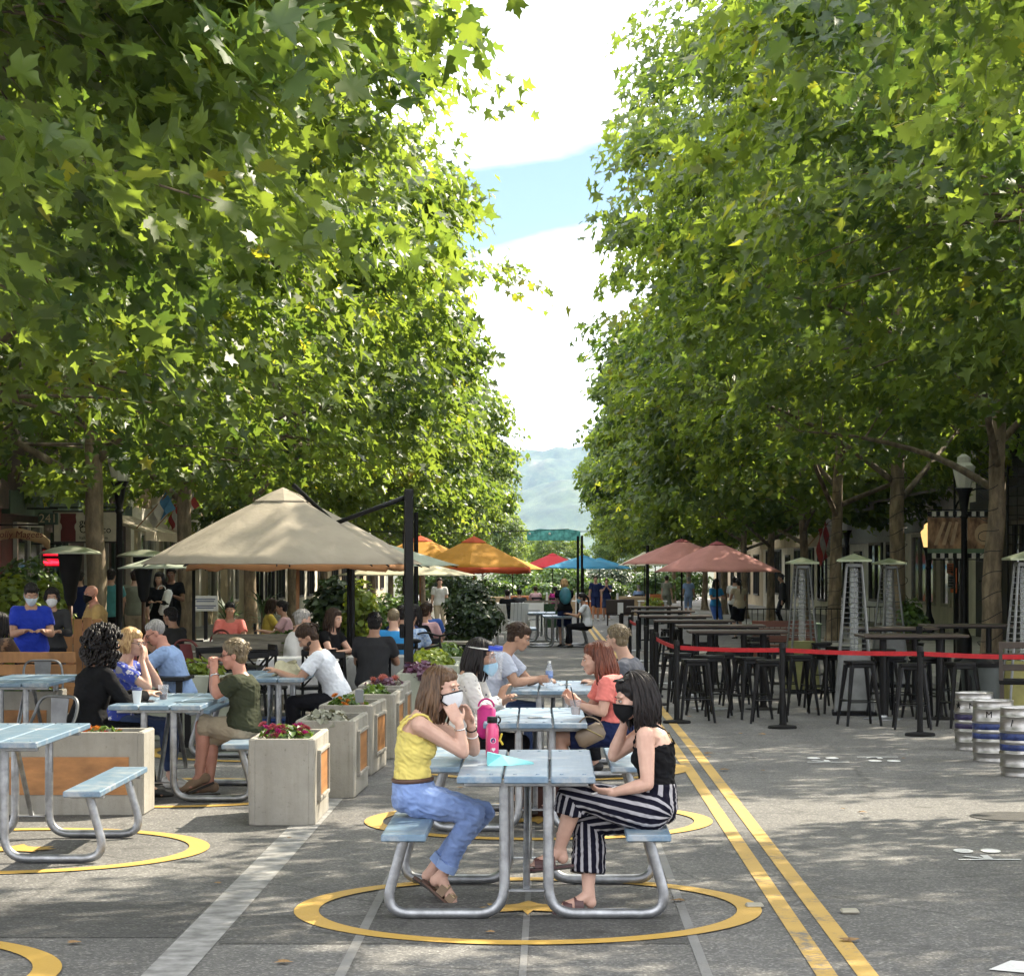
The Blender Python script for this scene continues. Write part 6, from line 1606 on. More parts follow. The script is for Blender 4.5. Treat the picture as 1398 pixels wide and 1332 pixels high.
def head(mb, H, f, r, u, k=1.0, fem=True):
    P = lambda a, b, c: H + (r * a + f * b + u * c) * k
    E = lambda c, ra, rb, rc, n=18, m=12: mb.ell(P(*c), (r * ra * k, f * rb * k, u * rc * k), n, m)
    E((0, -.012, .030), .074, .094, .084)
    E((0, .022, -.028), .062, .068, .082)
    E((0, .052, -.088), .034 if fem else .040, .034, .026)
    E((0, .030, -.070), .050 if fem else .056, .050, .036)
    for s in (-1, 1):
        E((s * .037, .058, -.028), .026, .026, .026, 12, 8); E((s * .076, -.008, -.018), .009, .020, .031, 10, 8); E((s * .030, .078, .020), .024, .012, .009, 10, 6)
    mb.tube([P(0, .086, .012), P(0, .097, -.016), P(0, .103, -.034)], [.007 * k, .0095 * k, .0115 * k], 10); E((0, .100, -.036), .0145, .010, .0095, 10, 8)
    E((0, .083, -.064), .022, .010, .007, 10, 6); E((0, .081, -.074), .019, .010, .007, 10, 6)
EYEW = M('eye_white', (.62, .60, .57), .25, bmp=0, var=.02); EYED = M('eye_iris', (.035, .020, .012), .12, bmp=0); LIP = M('lip_skin', (.36, .13, .11), .45, bmp=0); BROWH = {}
def eyes(root, H, f, r, u, k, brow, detail=True):
    for s in (-1, 1):
        c = H + (r * s * .0315 + f * .0835 + u * .0) * k; o_ = (f + r * s * .28).normalized(); rr_ = o_.cross(u).normalized()
        mb = MB(); mb.ell(c, (rr_ * .0135 * k, o_ * .0075 * k, u * .0062 * k), 12, 8); e = mb.build('eye', EYEW, root, True, root['_o'])
        mb = MB(); mb.ell(c + o_ * .0048 * k, (rr_ * .0058 * k, o_ * .0036 * k, u * .0058 * k), 10, 8); mb.build('iris', EYED, e, True, root['_o'])
        if detail:
            mb = MB(); mb.tube([c + (rr_ * a * .0145 + o_ * (.0068 - .006 * a * a) + u * (.0066 - .004 * a * a)) * k for a in (-1, -.5, 0, .5, 1)], .0022 * k, 6); mb.build('eyelid', brow, root, True, root['_o'])
        mb = MB(); mb.tube([c + (rr_ * a * .019 + o_ * (.006 - .006 * a * a) + u * (.0235 - .005 * a * a)) * k for a in (-1, -.4, .2, 1)], [.0016 * k, .0026 * k, .0026 * k, .0014 * k], 6); mb.build('eyebrow', brow, root, True, root['_o'])
def face_mask(root, H, f, r, u, k, mat, trim=None, drop=0.0, fwd=0.0):
    mb = MB(); A = R(74)
    def pt(i, v, g=0):
        a = -A + 2 * A * i; q = abs(a / A); zt = -.006 - .030 * q ** 1.6; zb = -.122 + .052 * q ** 1.5
        z = zt + (zb - zt) * v - drop; bul = .030 * max(0, math.cos(a)) ** 2 * math.sin(min(1, .16 + v * .84) * math.pi) ** .8
        x = (.077 + g - .010 * v) * math.sin(a); y = .012 + (.088 + g) * math.cos(a) + bul - .012 * v + fwd
        return H + (r * x + f * y + u * z) * k
    mb.grid(lambda i, v: pt(i, v), 24, 9); o = mb.build('face_mask', mat, root, True, root['_o']); s = o.modifiers.new('t', 'SOLIDIFY'); s.thickness = .004
    if trim:
        mb = MB(); mb.tube([pt(i / 24, 0, .001) for i in range(25)], .0042 * k, 6); mb.tube([pt(i / 24, 1, .001) for i in range(25)], .0042 * k, 6)
        for e in (0, 1): mb.tube([pt(e, v / 8, .001) for v in range(9)], .0048 * k, 6)
        mb.build('mask_trim', trim, o, True, root['_o'])
    for s_, e in ((-1, 0), (1, 1)):
        mb = MB(); ear = H + (r * s_ * .083 + f * -.016 + u * -.004) * k
        for v in (.06, .94): mb.tube([pt(e, v, .001), pt(e, v, .001).lerp(ear + u * (-.028 if v > .5 else .012) * k, .6) + r * s_ * .005, ear + u * (-.026 if v > .5 else .012) * k], .0024 * k, 6)
        mb.build('ear_loop', trim or mat, o, True, root['_o'])
def hair(root, H, f, r, u, k, kind, mat, L_=.3, n=130, seed=1, part=.0, vol=1.0, face_gap=52):
    rr = random.Random(seed); mb = MB(); o_ = root['_o']
    P = lambda a, b, c: H + (r * a + f * b + u * c) * k
    if kind in ('short', 'long', 'bob', 'bun', 'thin'):
        cap = MB(); g = .011 if kind != 'thin' else .005
        cap.ell(P(0, -.026, .036), (r * (.074 + g) * k * vol, f * (.088 + g) * k, u * (.083 + g * 1.2) * k), 22, 14)
        cap.ell(P(0, .02, .066), (r * (.060 + g) * k, f * (.052 + g) * k, u * (.045 + g) * k), 18, 10)
        if kind != 'thin': cap.ell(P(0, -.05, -.02), (r * .074 * k, f * .056 * k, u * .075 * k), 18, 10)
        me = remesh(cap, .007 * k if n > 60 else .012, 3); co = [v.co.copy() for v in me.vertices]
        for v in me.vertices:
            q = (v.co - H); v.co += v.normal * (.0045 * mnoise.noise(q * 55 + Vector((seed, 0, 0)))) 
        for v in me.vertices: v.co -= Vector(o_)
        finish(me, 'hair', mat, root)
    if kind == 'short':
        for i in range(n):
            az = rr.uniform(0, 6.283); el = rr.uniform(-.15, 1.5); x, y, z = math.sin(az) * math.cos(el), math.cos(az) * math.cos(el), math.sin(el)
            if y > .35 and el < .75: continue
            b = P(x * .080 * vol, -.026 + y * .092, .036 + z * .090); d = ((r * x + f * y + u * z) * .25 + f * .8 * (1 if el > .6 else -.5) - u * .5 + r * rr.uniform(-.5, .5)).normalized()
            mb.tube([b, b + d * .018 * k + (r * x + f * y + u * z) * .008 * k, b + d * .04 * k - (r * x + f * y + u * z) * .001], [.006 * k, .0052 * k, .0012 * k], 5)
        if mb.v: mb.build('hair_tufts', mat, root, True, o_)
    if kind in ('long', 'bob'):
        for i in range(n):
            az = R(face_gap) + (2 * math.pi - 2 * R(face_gap)) * (i + rr.uniform(-.4, .4)) / n
            sx, cy_ = math.sin(az), math.cos(az); lay = rr.uniform(.96, 1.10) * vol
            pts = []
            for j in range(5):
                th = R(8 + 84 * j / 4); pts.append(P(part * (1 - j / 4) + sx * .084 * math.sin(th) * lay, -.024 + cy_ * .100 * math.sin(th) * lay, .034 + .092 * math.cos(th) * lay))
            ll = L_ * rr.uniform(.82, 1.06) * (1.0 if cy_ < .3 else .92); inn = -.012 if kind == 'bob' else .0
            e = pts[-1]; out = (r * sx + f * cy_)
            dn = Vector((0, 0, -1)); wv = rr.uniform(0, 6)
            back = f * (-.05 if cy_ < .2 else -.02)
            for j in range(1, 6):
                q = j / 5; pts.append(e + dn * ll * q + out * (.012 * math.sin(q * 3.0) + inn * q * q) + back * q * (L_ / .3) + (r * math.sin(wv + q * 5) + f * math.cos(wv + q * 4)) * .011 * q)
            w_ = rr.uniform(.008, .0135) * k
            mb.tube(smoothpath(pts, 2), [w_ * (.5 + .5 * min(1, t / 5)) * (1 - .75 * max(0, (t - 11) / 8)) for t in range(19)], 6, flat=.7)
        mb.build('hair_locks', mat, root, True, o_)
    if kind == 'curly':
        for i in range(n):
            az = rr.uniform(0, 6.283); el = math.asin(rr.uniform(-.75, 1)); x, y, z = math.sin(az) * math.cos(el), math.cos(az) * math.cos(el), math.sin(el)
            if y > .45 and z < .55: continue
            q = rr.uniform(.85, 1.0) * vol; c = P(x * .14 * q, -.035 + y * .135 * q, .02 + z * .135 * q - (.05 if z < 0 else 0)); a = rr.uniform(.016, .028) * k; ph = rr.uniform(0, 6)
            mb.tube([c + (r * math.cos(ph + t * .9) + u * math.sin(ph + t * .9)) * a + f * (t - 4) * .005 for t in range(9)], [.004, .008, .010, .011, .011, .011, .010, .008, .004], 6)
        mb.ell(P(0, -.04, .02), (r * .115 * vol, f * .11 * vol, u * .115 * vol), 16, 10); mb.build('hair', mat, root, True, o_)
    if kind in ('bun', 'pony'):
        mb.sph(P(0, -.115, .02), .038 * k, 12, 8)
        if kind == 'bun' and L_ > .1:
            mb.tube(smoothpath([P(0, -.12, .02), P(0, -.16, -.05), P(0, -.15, -.05 - L_)], 4), [.03 * k, .032 * k, .03 * k, .03 * k, .028 * k, .024 * k, .02 * k, .015 * k, .004 * k], 8)
        mb.build('ponytail', mat, root, True, o_)
def shoe(root, rig, q, kind, mat, mat2=None, k=1.0):
    an, td, up, sd = rig.footframe(q); o_ = root['_o']
    P = lambda a, b, c: an + td * a * k + sd * b * k + up * c * k
    if kind == 'sandal':
        mb = MB(); out = [(-.075, .0), (-.065, .03), (0, .033), (.08, .044), (.15, .046), (.195, .03), (.205, 0), (.195, -.03), (.15, -.044), (.08, -.040), (0, -.033), (-.065, -.03)]
        mb.prism(out, .012 * k, (P(0, 0, -.092), td * k, sd * k)); b = mb.build('sandal', mat2 or mat, root, off=o_)
        mb = MB(); mb.prism([(x * 1.01, y * 1.03) for x, y in out], .010 * k, (P(0, 0, -.103), td * k, sd * k)); mb.build('sole', MATS['sole_dark'], b, off=o_)
        for a, h in ((.058, .072), (.122, .052)):
            mb = MB(); pth = [P(a, .046 * math.cos(t) , -.088 + (h) * math.sin(t)) for t in [math.pi * i / 8 for i in range(9)]]
            vs_ = []
            for p in pth: vs_ += [p - td * .025 * k, p + td * .025 * k]
            mb.add(vs_, [(2 * i, 2 * i + 1, 2 * i + 3, 2 * i + 2) for i in range(8)]); o2 = mb.build('strap', mat, b, off=o_); s2 = o2.modifiers.new('t', 'SOLIDIFY'); s2.thickness = .005
            mb = MB(); mb.tube([P(a - .014, .030, -.088 + h * .78), P(a + .014, .030, -.088 + h * .78), P(a + .014, .018, -.086 + h * .96), P(a - .014, .018, -.086 + h * .96)], .0022, 5, closed=True); mb.build('buckle', MATS['brass'], b, off=o_)
    else:
        mb = MB(); mb.ell(P(-.025, 0, -.048), (td * .052 * k, sd * .040 * k, up * .045 * k)); mb.ell(P(.06, 0, -.052), (td * .09 * k, sd * .043 * k, up * .040 * k)); mb.ell(P(.13, 0, -.064), (td * .07 * k, sd * .046 * k, up * .028 * k))
        if kind == 'boot': mb.tube([P(-.005, 0, -.03), P(-.005, 0, .05)], [.047 * k, .046 * k], 12)
        me = remesh(mb, .010, 3)
        for v in me.vertices: v.co -= Vector(o_)
        b = finish(me, 'shoe', mat, root)
        mb = MB(); mb.prism([(-.08, 0), (-.06, .034), (.04, .040), (.14, .048), (.195, .025), (.2, 0), (.195, -.025), (.14, -.046), (.04, -.038), (-.06, -.034)], .018 * k, (P(0, 0, -.098), td * k, sd * k)); mb.build('sole', mat2 or MATS['sole_dark'], b, off=o_)
M('sole_dark', (.03, .025, .02), .8); M('brass', (.45, .36, .18), .3, .9, bmp=0)
def person(label, J, skin, hairm, hk='short', top='tee', topm=None, bot='jeans', botm=None, shoes='shoe', shoem=None, fem=False, k=1.0, vox=.012, mask=None, hl=.28, hn=60, bulk=1.0, group='people', wr=0.0, hem=-.03, curl=.6, sleeves=None, after=None, hair_kw=None, sock=None, face=True, hairtop=None, trim=None, mdrop=0.0, hands=True, shoem2=None):
    root_p = J['root']; rt = thing('person', label, 'person', root_p, 0, group); rt['_o'] = tuple(root_p); o_ = tuple(root_p)
    rg = Rig(J, fem, k, bulk); H, f, r, u = headframe(J); seed = hash_(label)
    def fin(mb, nm, mat, v=vox, sm=4, w=0.0):
        me = remesh(mb, v, sm)
        if w: 
            o = finish(me, nm, mat, rt, w, None, seed)
            for vv in me.vertices: vv.co -= Vector(o_)
            return o
        for vv in me.vertices: vv.co -= Vector(o_)
        return finish(me, nm, mat, rt)
    # the body, one continuous skin
    b = MB(); rg.torso(b, -.17, 1.03, 0); b.tube([rg.at(.95), H + (f * -.022 + u * -.06) * k], [.056 * k * (1 if fem else 1.12), .052 * k * (1 if fem else 1.12)], 14); head(b, H, f, r, u, k, fem)
    for q in (-1, 1):
        rg.arm(b, q, 0); rg.leg(b, q, 0); X = 'R' if q > 0 else 'L'
        if hands:
            w_ = J['wr' + X]; d = J.get('hd' + X, (w_ - J['el' + X]).normalized()); n_ = J.get('hn' + X, Vector((0, 0, -1)))
            hand(b, w_, d, n_, J.get('curl' + X, curl), k, J.get('spread' + X, .25), J.get('th' + X, -q))
        an, td, up, sd = rg.footframe(q)
        b.ell(an - up * .050 - td * .012, (td * .033 * k, sd * .029 * k, up * .036 * k)); b.tube([an - up * .05 - td * .016, an + up * .09 - td * .010], [.026 * k, .024 * k], 10); limb(b, [an - up * .01, an + td * .06 - up * .045, an + td * .125 - up * .062], [.033 * k, .032 * k, .028 * k])
        b.ell(an + td * .11 - up * .068, (td * .055 * k, sd * .043 * k, up * .022 * k))
        if shoes == 'sandal':
            for i in range(5): b.ell(an + td * (.170 - .008 * i) * k + sd * (-q) * (.030 - .0155 * i) * k - up * .074, (td * .020 * k, sd * .0085 * k, up * .010 * k), 8, 6)
    fin(b, 'body', skin, vox, 3)
    # clothes
    if top:
        c = MB(); of = .012
        if top == 'tank':
            rg.torso(c, .22, .76, .008)
            for q in (-1, 1):
                pts = []
                for t, ff in ((.74, 1), (.86, .96), (.955, .55), (.975, 0), (.95, -.6), (.86, -1), (.74, -1)):
                    d, lat, fv = rg.frame(t); ru, rv = interp_sec(rg.S, t); pts.append(rg.at(t) + lat * q * (.078 if abs(ff) < .9 else .085) * k + fv * ff * (rv * k + .006) * .97 + (d * .012 if abs(ff) < .7 else Vector()))
                c.tube(smoothpath(pts, 4), J.get('strapw', .012), 8)
        else:
            rg.torso(c, hem, .935, of, extra=.012)
            sl = {'tee': .62, 'polo': .66, 'long': 1.93, 'cap': .38}[top]
            for q in (-1, 1): rg.arm(c, q, .012, sl, .006)
            if top == 'polo': c.tube([rg.at(.93), rg.at(1.0)], [.072 * k, .064 * k], 16)
        fin(c, 'shirt' if top != 'tank' else 'tank_top', topm, vox * (.85 if vox < .008 else 1), 4, wr)
    if bot:
        c = MB(); t1 = J.get('waist', .22)
        if bot in ('jeans', 'trousers', 'wide', 'shorts', 'capri'):
            rg.torso(c, -.17, t1, .010)
            to = {'jeans': J.get('hemt', 1.86), 'trousers': 1.97, 'wide': J.get('hemt', 1.62), 'shorts': J.get('hemt', .92), 'capri': 1.3}[bot]
            for q in (-1, 1):
                tt = J.get('hemt' + ('R' if q > 0 else 'L'), to)
                rg.leg(c, q, .012 if bot != 'wide' else .026, tt, {'jeans': .056, 'trousers': .062, 'wide': .098, 'shorts': .098, 'capri': .074}[bot] * k, 1.0)
        elif bot == 'skirt':
            rg.torso(c, -.17, t1, .012); rg.leg(c, -1, .03, .9, .12); rg.leg(c, 1, .03, .9, .12)
        o = fin(c, {'jeans': 'jeans', 'shorts': 'shorts', 'skirt': 'skirt'}.get(bot, 'trousers'), botm, vox * (.85 if vox < .008 else 1), 5, wr * .8)
        if J.get('stripes'):
            me = o.data; n_ = len(me.vertices); at = me.attributes.new('stripe', 'FLOAT', 'POINT'); vals = np.zeros(n_, np.float32)
            segs = []
            for q in (-1, 1):
                hip, kn, an = rg.side(q)[3:6]; segs += [(hip, kn), (kn, an)]
            segs.append((rg.at(.25), rg.at(-.1)))
            refs = Vector((0, 1, 0))
            for i, v in enumerate(me.vertices):
                p = v.co + Vector(o_); best = None
                for si, (a, b2) in enumerate(segs):
                    d = b2 - a; t = max(0, min(1, (p - a).dot(d) / d.length_squared)); dist = (p - a - d * t).length - (.03 if si == 4 else 0)
                    if best is None or dist < best[0]: best = (dist, si, d.normalized(), p - a - d * t)
                d = best[2]; x = refs - d * refs.dot(d); x.normalize(); y = d.cross(x); vals[i] = math.atan2(best[3].dot(y), best[3].dot(x))
            vals = .5 + .5 * np.sin(vals * J['stripes']); at.data.foreach_set('value', vals)
    if shoes and shoem:
        for q in (-1, 1): shoe(rt, rg, q, shoes, shoem, shoem2, k)
    # head
    if face: eyes(rt, H, f, r, u, k, hairm if hairm else skin, vox < .01)
    if hk != 'none': hair(rt, H, f, r, u, k, hk, hairm, hl, hn, seed, **(hair_kw or {}))
    if mask: face_mask(rt, H, f, r, u, k, mask, trim, mdrop)
    elif face and vox < .01:
        mb = MB(); mb.ell(H + (f * .0895 + u * -.068) * k, (r * .022 * k, f * .006 * k, u * .0055 * k), 10, 6); mb.build('lips', LIP, rt, True, o_)
    if after: after(rt, rg, H, f, r, u)
    del rt['_o']
    return rt
V = lambda *a: Vector(a)
def extra(root, mb, name, mat, smooth=True, thick=None):
    o = mb.build(name, mat, root, smooth, root['_o'])
    if thick: s = o.modifiers.new('t', 'SOLIDIFY'); s.thickness = thick
    return o
SK_F = mat_skin('fair_skin', (.52, .325, .245)); SK_L = mat_skin('light_skin', (.56, .36, .28)); SK_T = mat_skin('tan_skin', (.40, .235, .16)); SK_D = mat_skin('brown_skin', (.20, .105, .065)); SK_R = mat_skin('ruddy_skin', (.52, .26, .19))
HB = mat_hair('black_hair', (.008, .007, .007), (.028, .023, .022)); HBR = mat_hair('light_brown_hair', (.05, .027, .014), (.15, .085, .045)); HD = mat_hair('dark_brown_hair', (.020, .012, .008), (.06, .036, .024)); HA = mat_hair('auburn_hair', (.07, .018, .009), (.17, .05, .024)); HBL = mat_hair('blonde_hair', (.24, .13, .05), (.55, .37, .17)); HG = mat_hair('grey_hair', (.16, .15, .14), (.40, .38, .36)); HM_ = mat_hair('mousy_hair', (.085, .06, .035), (.22, .17, .10))
DEN = mat_cloth('light_denim', (.17, .255, .50), (.22, .315, .57), wr=.5); DEND = mat_cloth('dark_denim', (.03, .05, .12)); YEL_T = mat_cloth('yellow_rib', (.66, .55, .15), wr=.4); BLKC = mat_cloth('black_knit', (.010, .010, .011)); 
STR = mat_cloth('striped_crepe', (.008, .008, .016), (.34, .33, .35), 'stripes', wr=.35); MSKW = mat_cloth('white_mask', (.68, .68, .70), wr=.2); MSKB = mat_cloth('black_mask', (.012, .012, .013), wr=.2); MSKBL = mat_cloth('blue_mask', (.25, .47, .62), wr=.2); MSKP = mat_cloth('pale_blue_mask', (.50, .60, .68), wr=.2)
BLOUSE = mat_cloth('bird_print_blouse', (.60, .58, .55), (.05, .05, .09), 'blots', 24); CORT = mat_cloth('coral_jersey', (.72, .20, .17)); NAVY = mat_cloth('navy_cloth', (.015, .022, .07)); PALET = mat_cloth('pale_grey_blue_tee', (.44, .47, .56)); GRYT = mat_cloth('slate_grey_shirt', (.10, .105, .125)); OLVT = mat_cloth('olive_tee', (.045, .050, .030)); KHAKI = mat_cloth('khaki', (.42, .35, .25)); SKYT = mat_cloth('sky_blue_shirt', (.26, .37, .60)); WBT = mat_cloth('white_tee', (.66, .69, .75)); ROYAL = mat_cloth('royal_polo', (.012, .035, .36)); TANT = mat_cloth('tan_tee', (.50, .33, .13)); WHT_C = mat_cloth('white_shirt', (.66, .65, .63)); CHART = mat_cloth('charcoal_tee', (.040, .040, .042)); TURQ = mat_cloth('bright_blue_tee', (.03, .22, .50)); PLAID = mat_cloth('pale_blue_check', (.45, .55, .70), (.25, .36, .58), 'plaid', 30); PINKS = mat_cloth('pale_pink', (.58, .36, .38)); TEALT = mat_cloth('teal_shirt', (.05, .20, .21)); GRNG = mat_cloth('grey_green', (.20, .21, .16)); FLOR = mat_cloth('floral_print', (.60, .58, .62), (.04, .06, .30), 'camo', 14); CAMO = mat_cloth('brown_pattern', (.20, .12, .07), (.06, .04, .03), 'camo', 9); YELB = mat_cloth('mustard_top', (.50, .36, .06)); MAGC = mat_cloth('magenta_top', (.40, .02, .18)); REDC_ = mat_cloth('red_cloth', (.40, .02, .03)); BLUEJ = mat_cloth('blue_shirt', (.05, .12, .40)); DKSK = mat_cloth('black_trousers', (.012, .012, .015))
TAUPE = M('taupe_suede', (.21, .145, .095), .85, var=.15, bmp=.2); BRLTH = M('brown_leather', (.10, .05, .03), .55); PURPL = M('plum_leather', (.075, .030, .028), .5)
SHW = M('white_shoe', (.55, .54, .50), .6); SHT = M('tan_moccasin', (.24, .16, .10), .75); SHB = M('black_shoe', (.02, .02, .02), .5)

def upright(J):
    return J
# ---------------------------------------------------------------- front left: yellow top
Y0 = 13.62
def wp(px, py, dy): return W(px, py, Y0 + dy)
def afterA(rt, rg, H, f, r, u):
    o = rt['_o']
    d, lat, fv = rg.frame(.22); mb = MB(); n_ = 28; ru, rv = interp_sec(rg.S, .22)
    mb.tube([rg.at(.205) + lat * (ru + .012) * math.cos(2 * math.pi * i / n_) + fv * (rv + .012) * math.sin(2 * math.pi * i / n_) for i in range(n_)], .008, 6, closed=True, flat=1.8); extra(rt, mb, 'belt', BRLTH)
    for X, mats in (('R', (MATS['silver'],)), ('L', (MATS['black_metal'], MATS['white_paint']))):
        w_ = getattr(rg, 'wr' + X); e = getattr(rg, 'el' + X); ax = (e - w_).normalized()
        for i, m_ in enumerate(mats):
            c = w_ + ax * (.03 + .045 * i); mb = MB(); a1 = ax.orthogonal().normalized(); a2 = ax.cross(a1)
            mb.tube([c + (a1 * math.cos(t) + a2 * math.sin(t)) * (.029 + .002 * i) for t in [6.283 * j / 18 for j in range(18)]], .004, 6, closed=True); extra(rt, mb, 'bracelet', m_)
    for X in 'LR':      # turned up cuffs
        kn = getattr(rg, 'knee' + X); an = getattr(rg, 'ank' + X); a = kn.lerp(an, .80); b = kn.lerp(an, .92); mb = MB(); mb.tube([a, b], [.062, .061], 18); extra(rt, mb, 'cuff', mat_cloth('denim_cuff', (.24, .34, .58)), 40)
M('silver', (.6, .6, .6), .25, 1.0, bmp=0)
pel = wp(566, 1086, 0); nk = wp(577, 975, 0)
JA = dict(root=V(pel.x, Y0, 0), pel=pel, neck=nk, head=wp(605, 939, -.005), face=V(.90, -.42, -.05), latp=V(.08, -1, 0).normalized(), latc=V(.12, -1, 0).normalized(), bend=.06,
          shR=wp(573, 989, -.165), shL=wp(592, 988, .165), elR=wp(632, 1027, -.08), elL=wp(647, 1024, .20), wrR=wp(627, 988, -.095), wrL=wp(643, 989, .10),
          hdR=V(-.45, .12, .85).normalized(), hnR=V(-.2, .9, .1), hdL=V(-.3, -.1, .9).normalized(), hnL=V(-.5, -.6, -.2), curlR=.35, curlL=.75, spreadR=.35,
          hipR=wp(572, 1092, -.09), hipL=wp(574, 1092, .09), kneeR=wp(648, 1110, -.09), kneeL=wp(660, 1108, .10), ankR=wp(604, 1194, -.06), ankL=wp(592, 1186, .12), toeR=V(.72, -.12, -.60), toeL=V(.8, 0, -.5), hemt=1.82, strapw=.0085)
person('young woman in yellow tank top and white mask, hands on her cheeks', JA, SK_L, HBR, 'long', 'tank', YEL_T, 'jeans', DEN, 'sandal', TAUPE, True, .98, .0058, MSKW, .235, 260, group='people at the front table', wr=.0115, after=afterA, hair_kw=dict(part=.0, face_gap=66, vol=.95), trim=MSKB, shoem2=MATS['brown_leather'])
# white under strap of the tank top is drawn by its own strap colour
# ---------------------------------------------------------------- front right: black top, striped trousers
Y0 = 13.08
def afterB(rt, rg, H, f, r, u):
    mb = MB(); c = wp(822, 1080, -.12); mb.box((0, 0, 0), (.075, .15, .009), bev=.004); q = MB(); rot = Matrix.Rotation(.5, 3, 'Y') @ Matrix.Rotation(.4, 3, 'Z')
    for v in mb.v: q.v.append(tuple(rot @ Vector(v) + c))
    q.f = mb.f; q.m = mb.m
    mb = MB()
    for s in (-1, 1):
        c = H + r * s * .035 + f * .055 + u * .106; mb.ell(c, (r * .030, f * .022, u * .008), 12, 6)
    mb.tube([H + r * a * .085 + f * (.05 - .09 * abs(a)) + u * (.105 - .02 * a * a) for a in (-1, -.5, 0, .5, 1)], .004, 6); extra(rt, mb, 'sunglasses', MATS['black_metal'])
pel = wp(893, 1101, 0); nk = wp(886, 990, 0)
JB = dict(root=V(pel.x, Y0, 0), pel=pel, neck=nk, head=wp(864, 951, .0), face=V(-.93, -.22, -.26), latp=V(-.06, 1, 0).normalized(), latc=V(-.10, 1, 0).normalized(), bend=.05,
          shL=wp(881, 1004, -.165), shR=wp(876, 1003, .165), elL=wp(884, 1070, -.20), elR=wp(838, 1031, .20), wrL=wp(838, 1081, -.14), wrR=wp(852, 989, .11),
          hdL=V(-.95, .2, .05).normalized(), hnL=V(-.1, .5, .8), curlL=.8, hdR=V(.25, -.12, .95).normalized(), hnR=V(.5, -.8, 0), curlR=.6,
          hipL=wp(886, 1108, -.09), hipR=wp(886, 1108, .09), kneeL=wp(783, 1084, -.02), kneeR=wp(801, 1122, .11), ankL=wp(764, 1158, .03), ankR=wp(803, 1218.5, .05), toeL=V(-.97, -.05, -.10), toeR=V(-.98, -.15, -.04), hemtL=1.40, hemtR=1.72, waist=.30, stripes=13, strapw=.0065)
person('woman in black camisole, black mask and striped wide trousers, legs crossed', JB, SK_L, HB, 'bob', 'tank', BLKC, 'wide', STR, 'sandal', PURPL, True, .98, .0058, MSKB, .215, 240, group='people at the front table', wr=.0115, after=afterB, hair_kw=dict(vol=1.06, face_gap=72), trim=MSKB, shoem2=PURPL)
t = thing('phone', 'pale phone held by the woman in striped trousers', 'phone', W(822, 1078, 13.0), .3); mb = MB(); mb.box((0, 0, 0), (.14, .072, .009), Matrix.Rotation(-.25, 3, 'Y'), bev=.003); mb.build('case', WHITEP, t)
mb = MB(); mb.box((0, 0, .0055), (.125, .062, .0015), Matrix.Rotation(-.25, 3, 'Y')); mb.build('screen', MATS['phone_screen'], t)

# ---------------------------------------------------------------- second table
Y0 = 17.6
def afterC(rt, rg, H, f, r, u):
    mb = MB(); mb.tube([H + (r * math.sin(a) * .088 + f * (math.cos(a) * .110 - .006) + u * .055) for a in [6.283 * i / 26 for i in range(26)]], .016, 8, closed=True, flat=.35); extra(rt, mb, 'shield_headband', WHITEP)
    mb = MB(); mb.grid(lambda i, v: H + r * math.sin(-1.25 + 2.5 * i) * .108 + f * (math.cos(-1.25 + 2.5 * i) * .112 + .028) + u * (.085 - .036 * v), 20, 2); extra(rt, mb, 'shield_brow', M('shield_blue', (.012, .05, .48), .4), True, .014)
    mb = MB(); mb.grid(lambda i, v: H + r * math.sin(-1.2 + 2.4 * i) * .110 + f * (math.cos(-1.2 + 2.4 * i) * .114 + .032 + .012 * v) + u * (.06 - .215 * v), 20, 6); extra(rt, mb, 'clear_visor', mat_glass('visor', (.97, .98, 1), .16), True)
pel = wp(638, 1004, 0); nk = wp(640, 917, 0)
JC = dict(root=V(pel.x, Y0, 0), pel=pel, neck=nk, head=wp(659, 895, 0), face=V(.96, -.22, -.12), latp=V(.05, -1, 0).normalized(), latc=V(.1, -1, 0).normalized(),
          shR=wp(641, 929, -.165), shL=wp(650, 929, .165), elR=wp(655, 968, -.22), elL=wp(668, 966, .2), wrR=wp(682, 956, -.06), wrL=wp(688, 958, .10), hdR=V(.3, .2, .9).normalized(), hnR=V(.6, .6, 0), hdL=V(.4, -.6, .55).normalized(), hnL=V(.3, -.3, -.8), curlR=.5, curlL=.7,
          hipR=wp(642, 1008, -.09), hipL=wp(642, 1008, .09), kneeR=wp(712, 1014, -.10), kneeL=wp(712, 1014, .10), ankR=wp(700, 1086, -.1), ankL=wp(698, 1086, .1), toeR=V(1, 0, -.1), toeL=V(1, 0, -.1))
person('woman wearing a clear face shield with blue brow and bird print blouse', JC, SK_T, HB, 'long', 'long', BLOUSE, 'trousers', DKSK, 'shoe', SHB, True, .97, .0075, MSKBL, .22, 130, group='people at the second table', wr=.009, after=afterC, mdrop=.028, hair_kw=dict(vol=1.02, face_gap=66))
Y0 = 17.35
pel = wp(843, 996, 0); nk = wp(832, 921, 0)
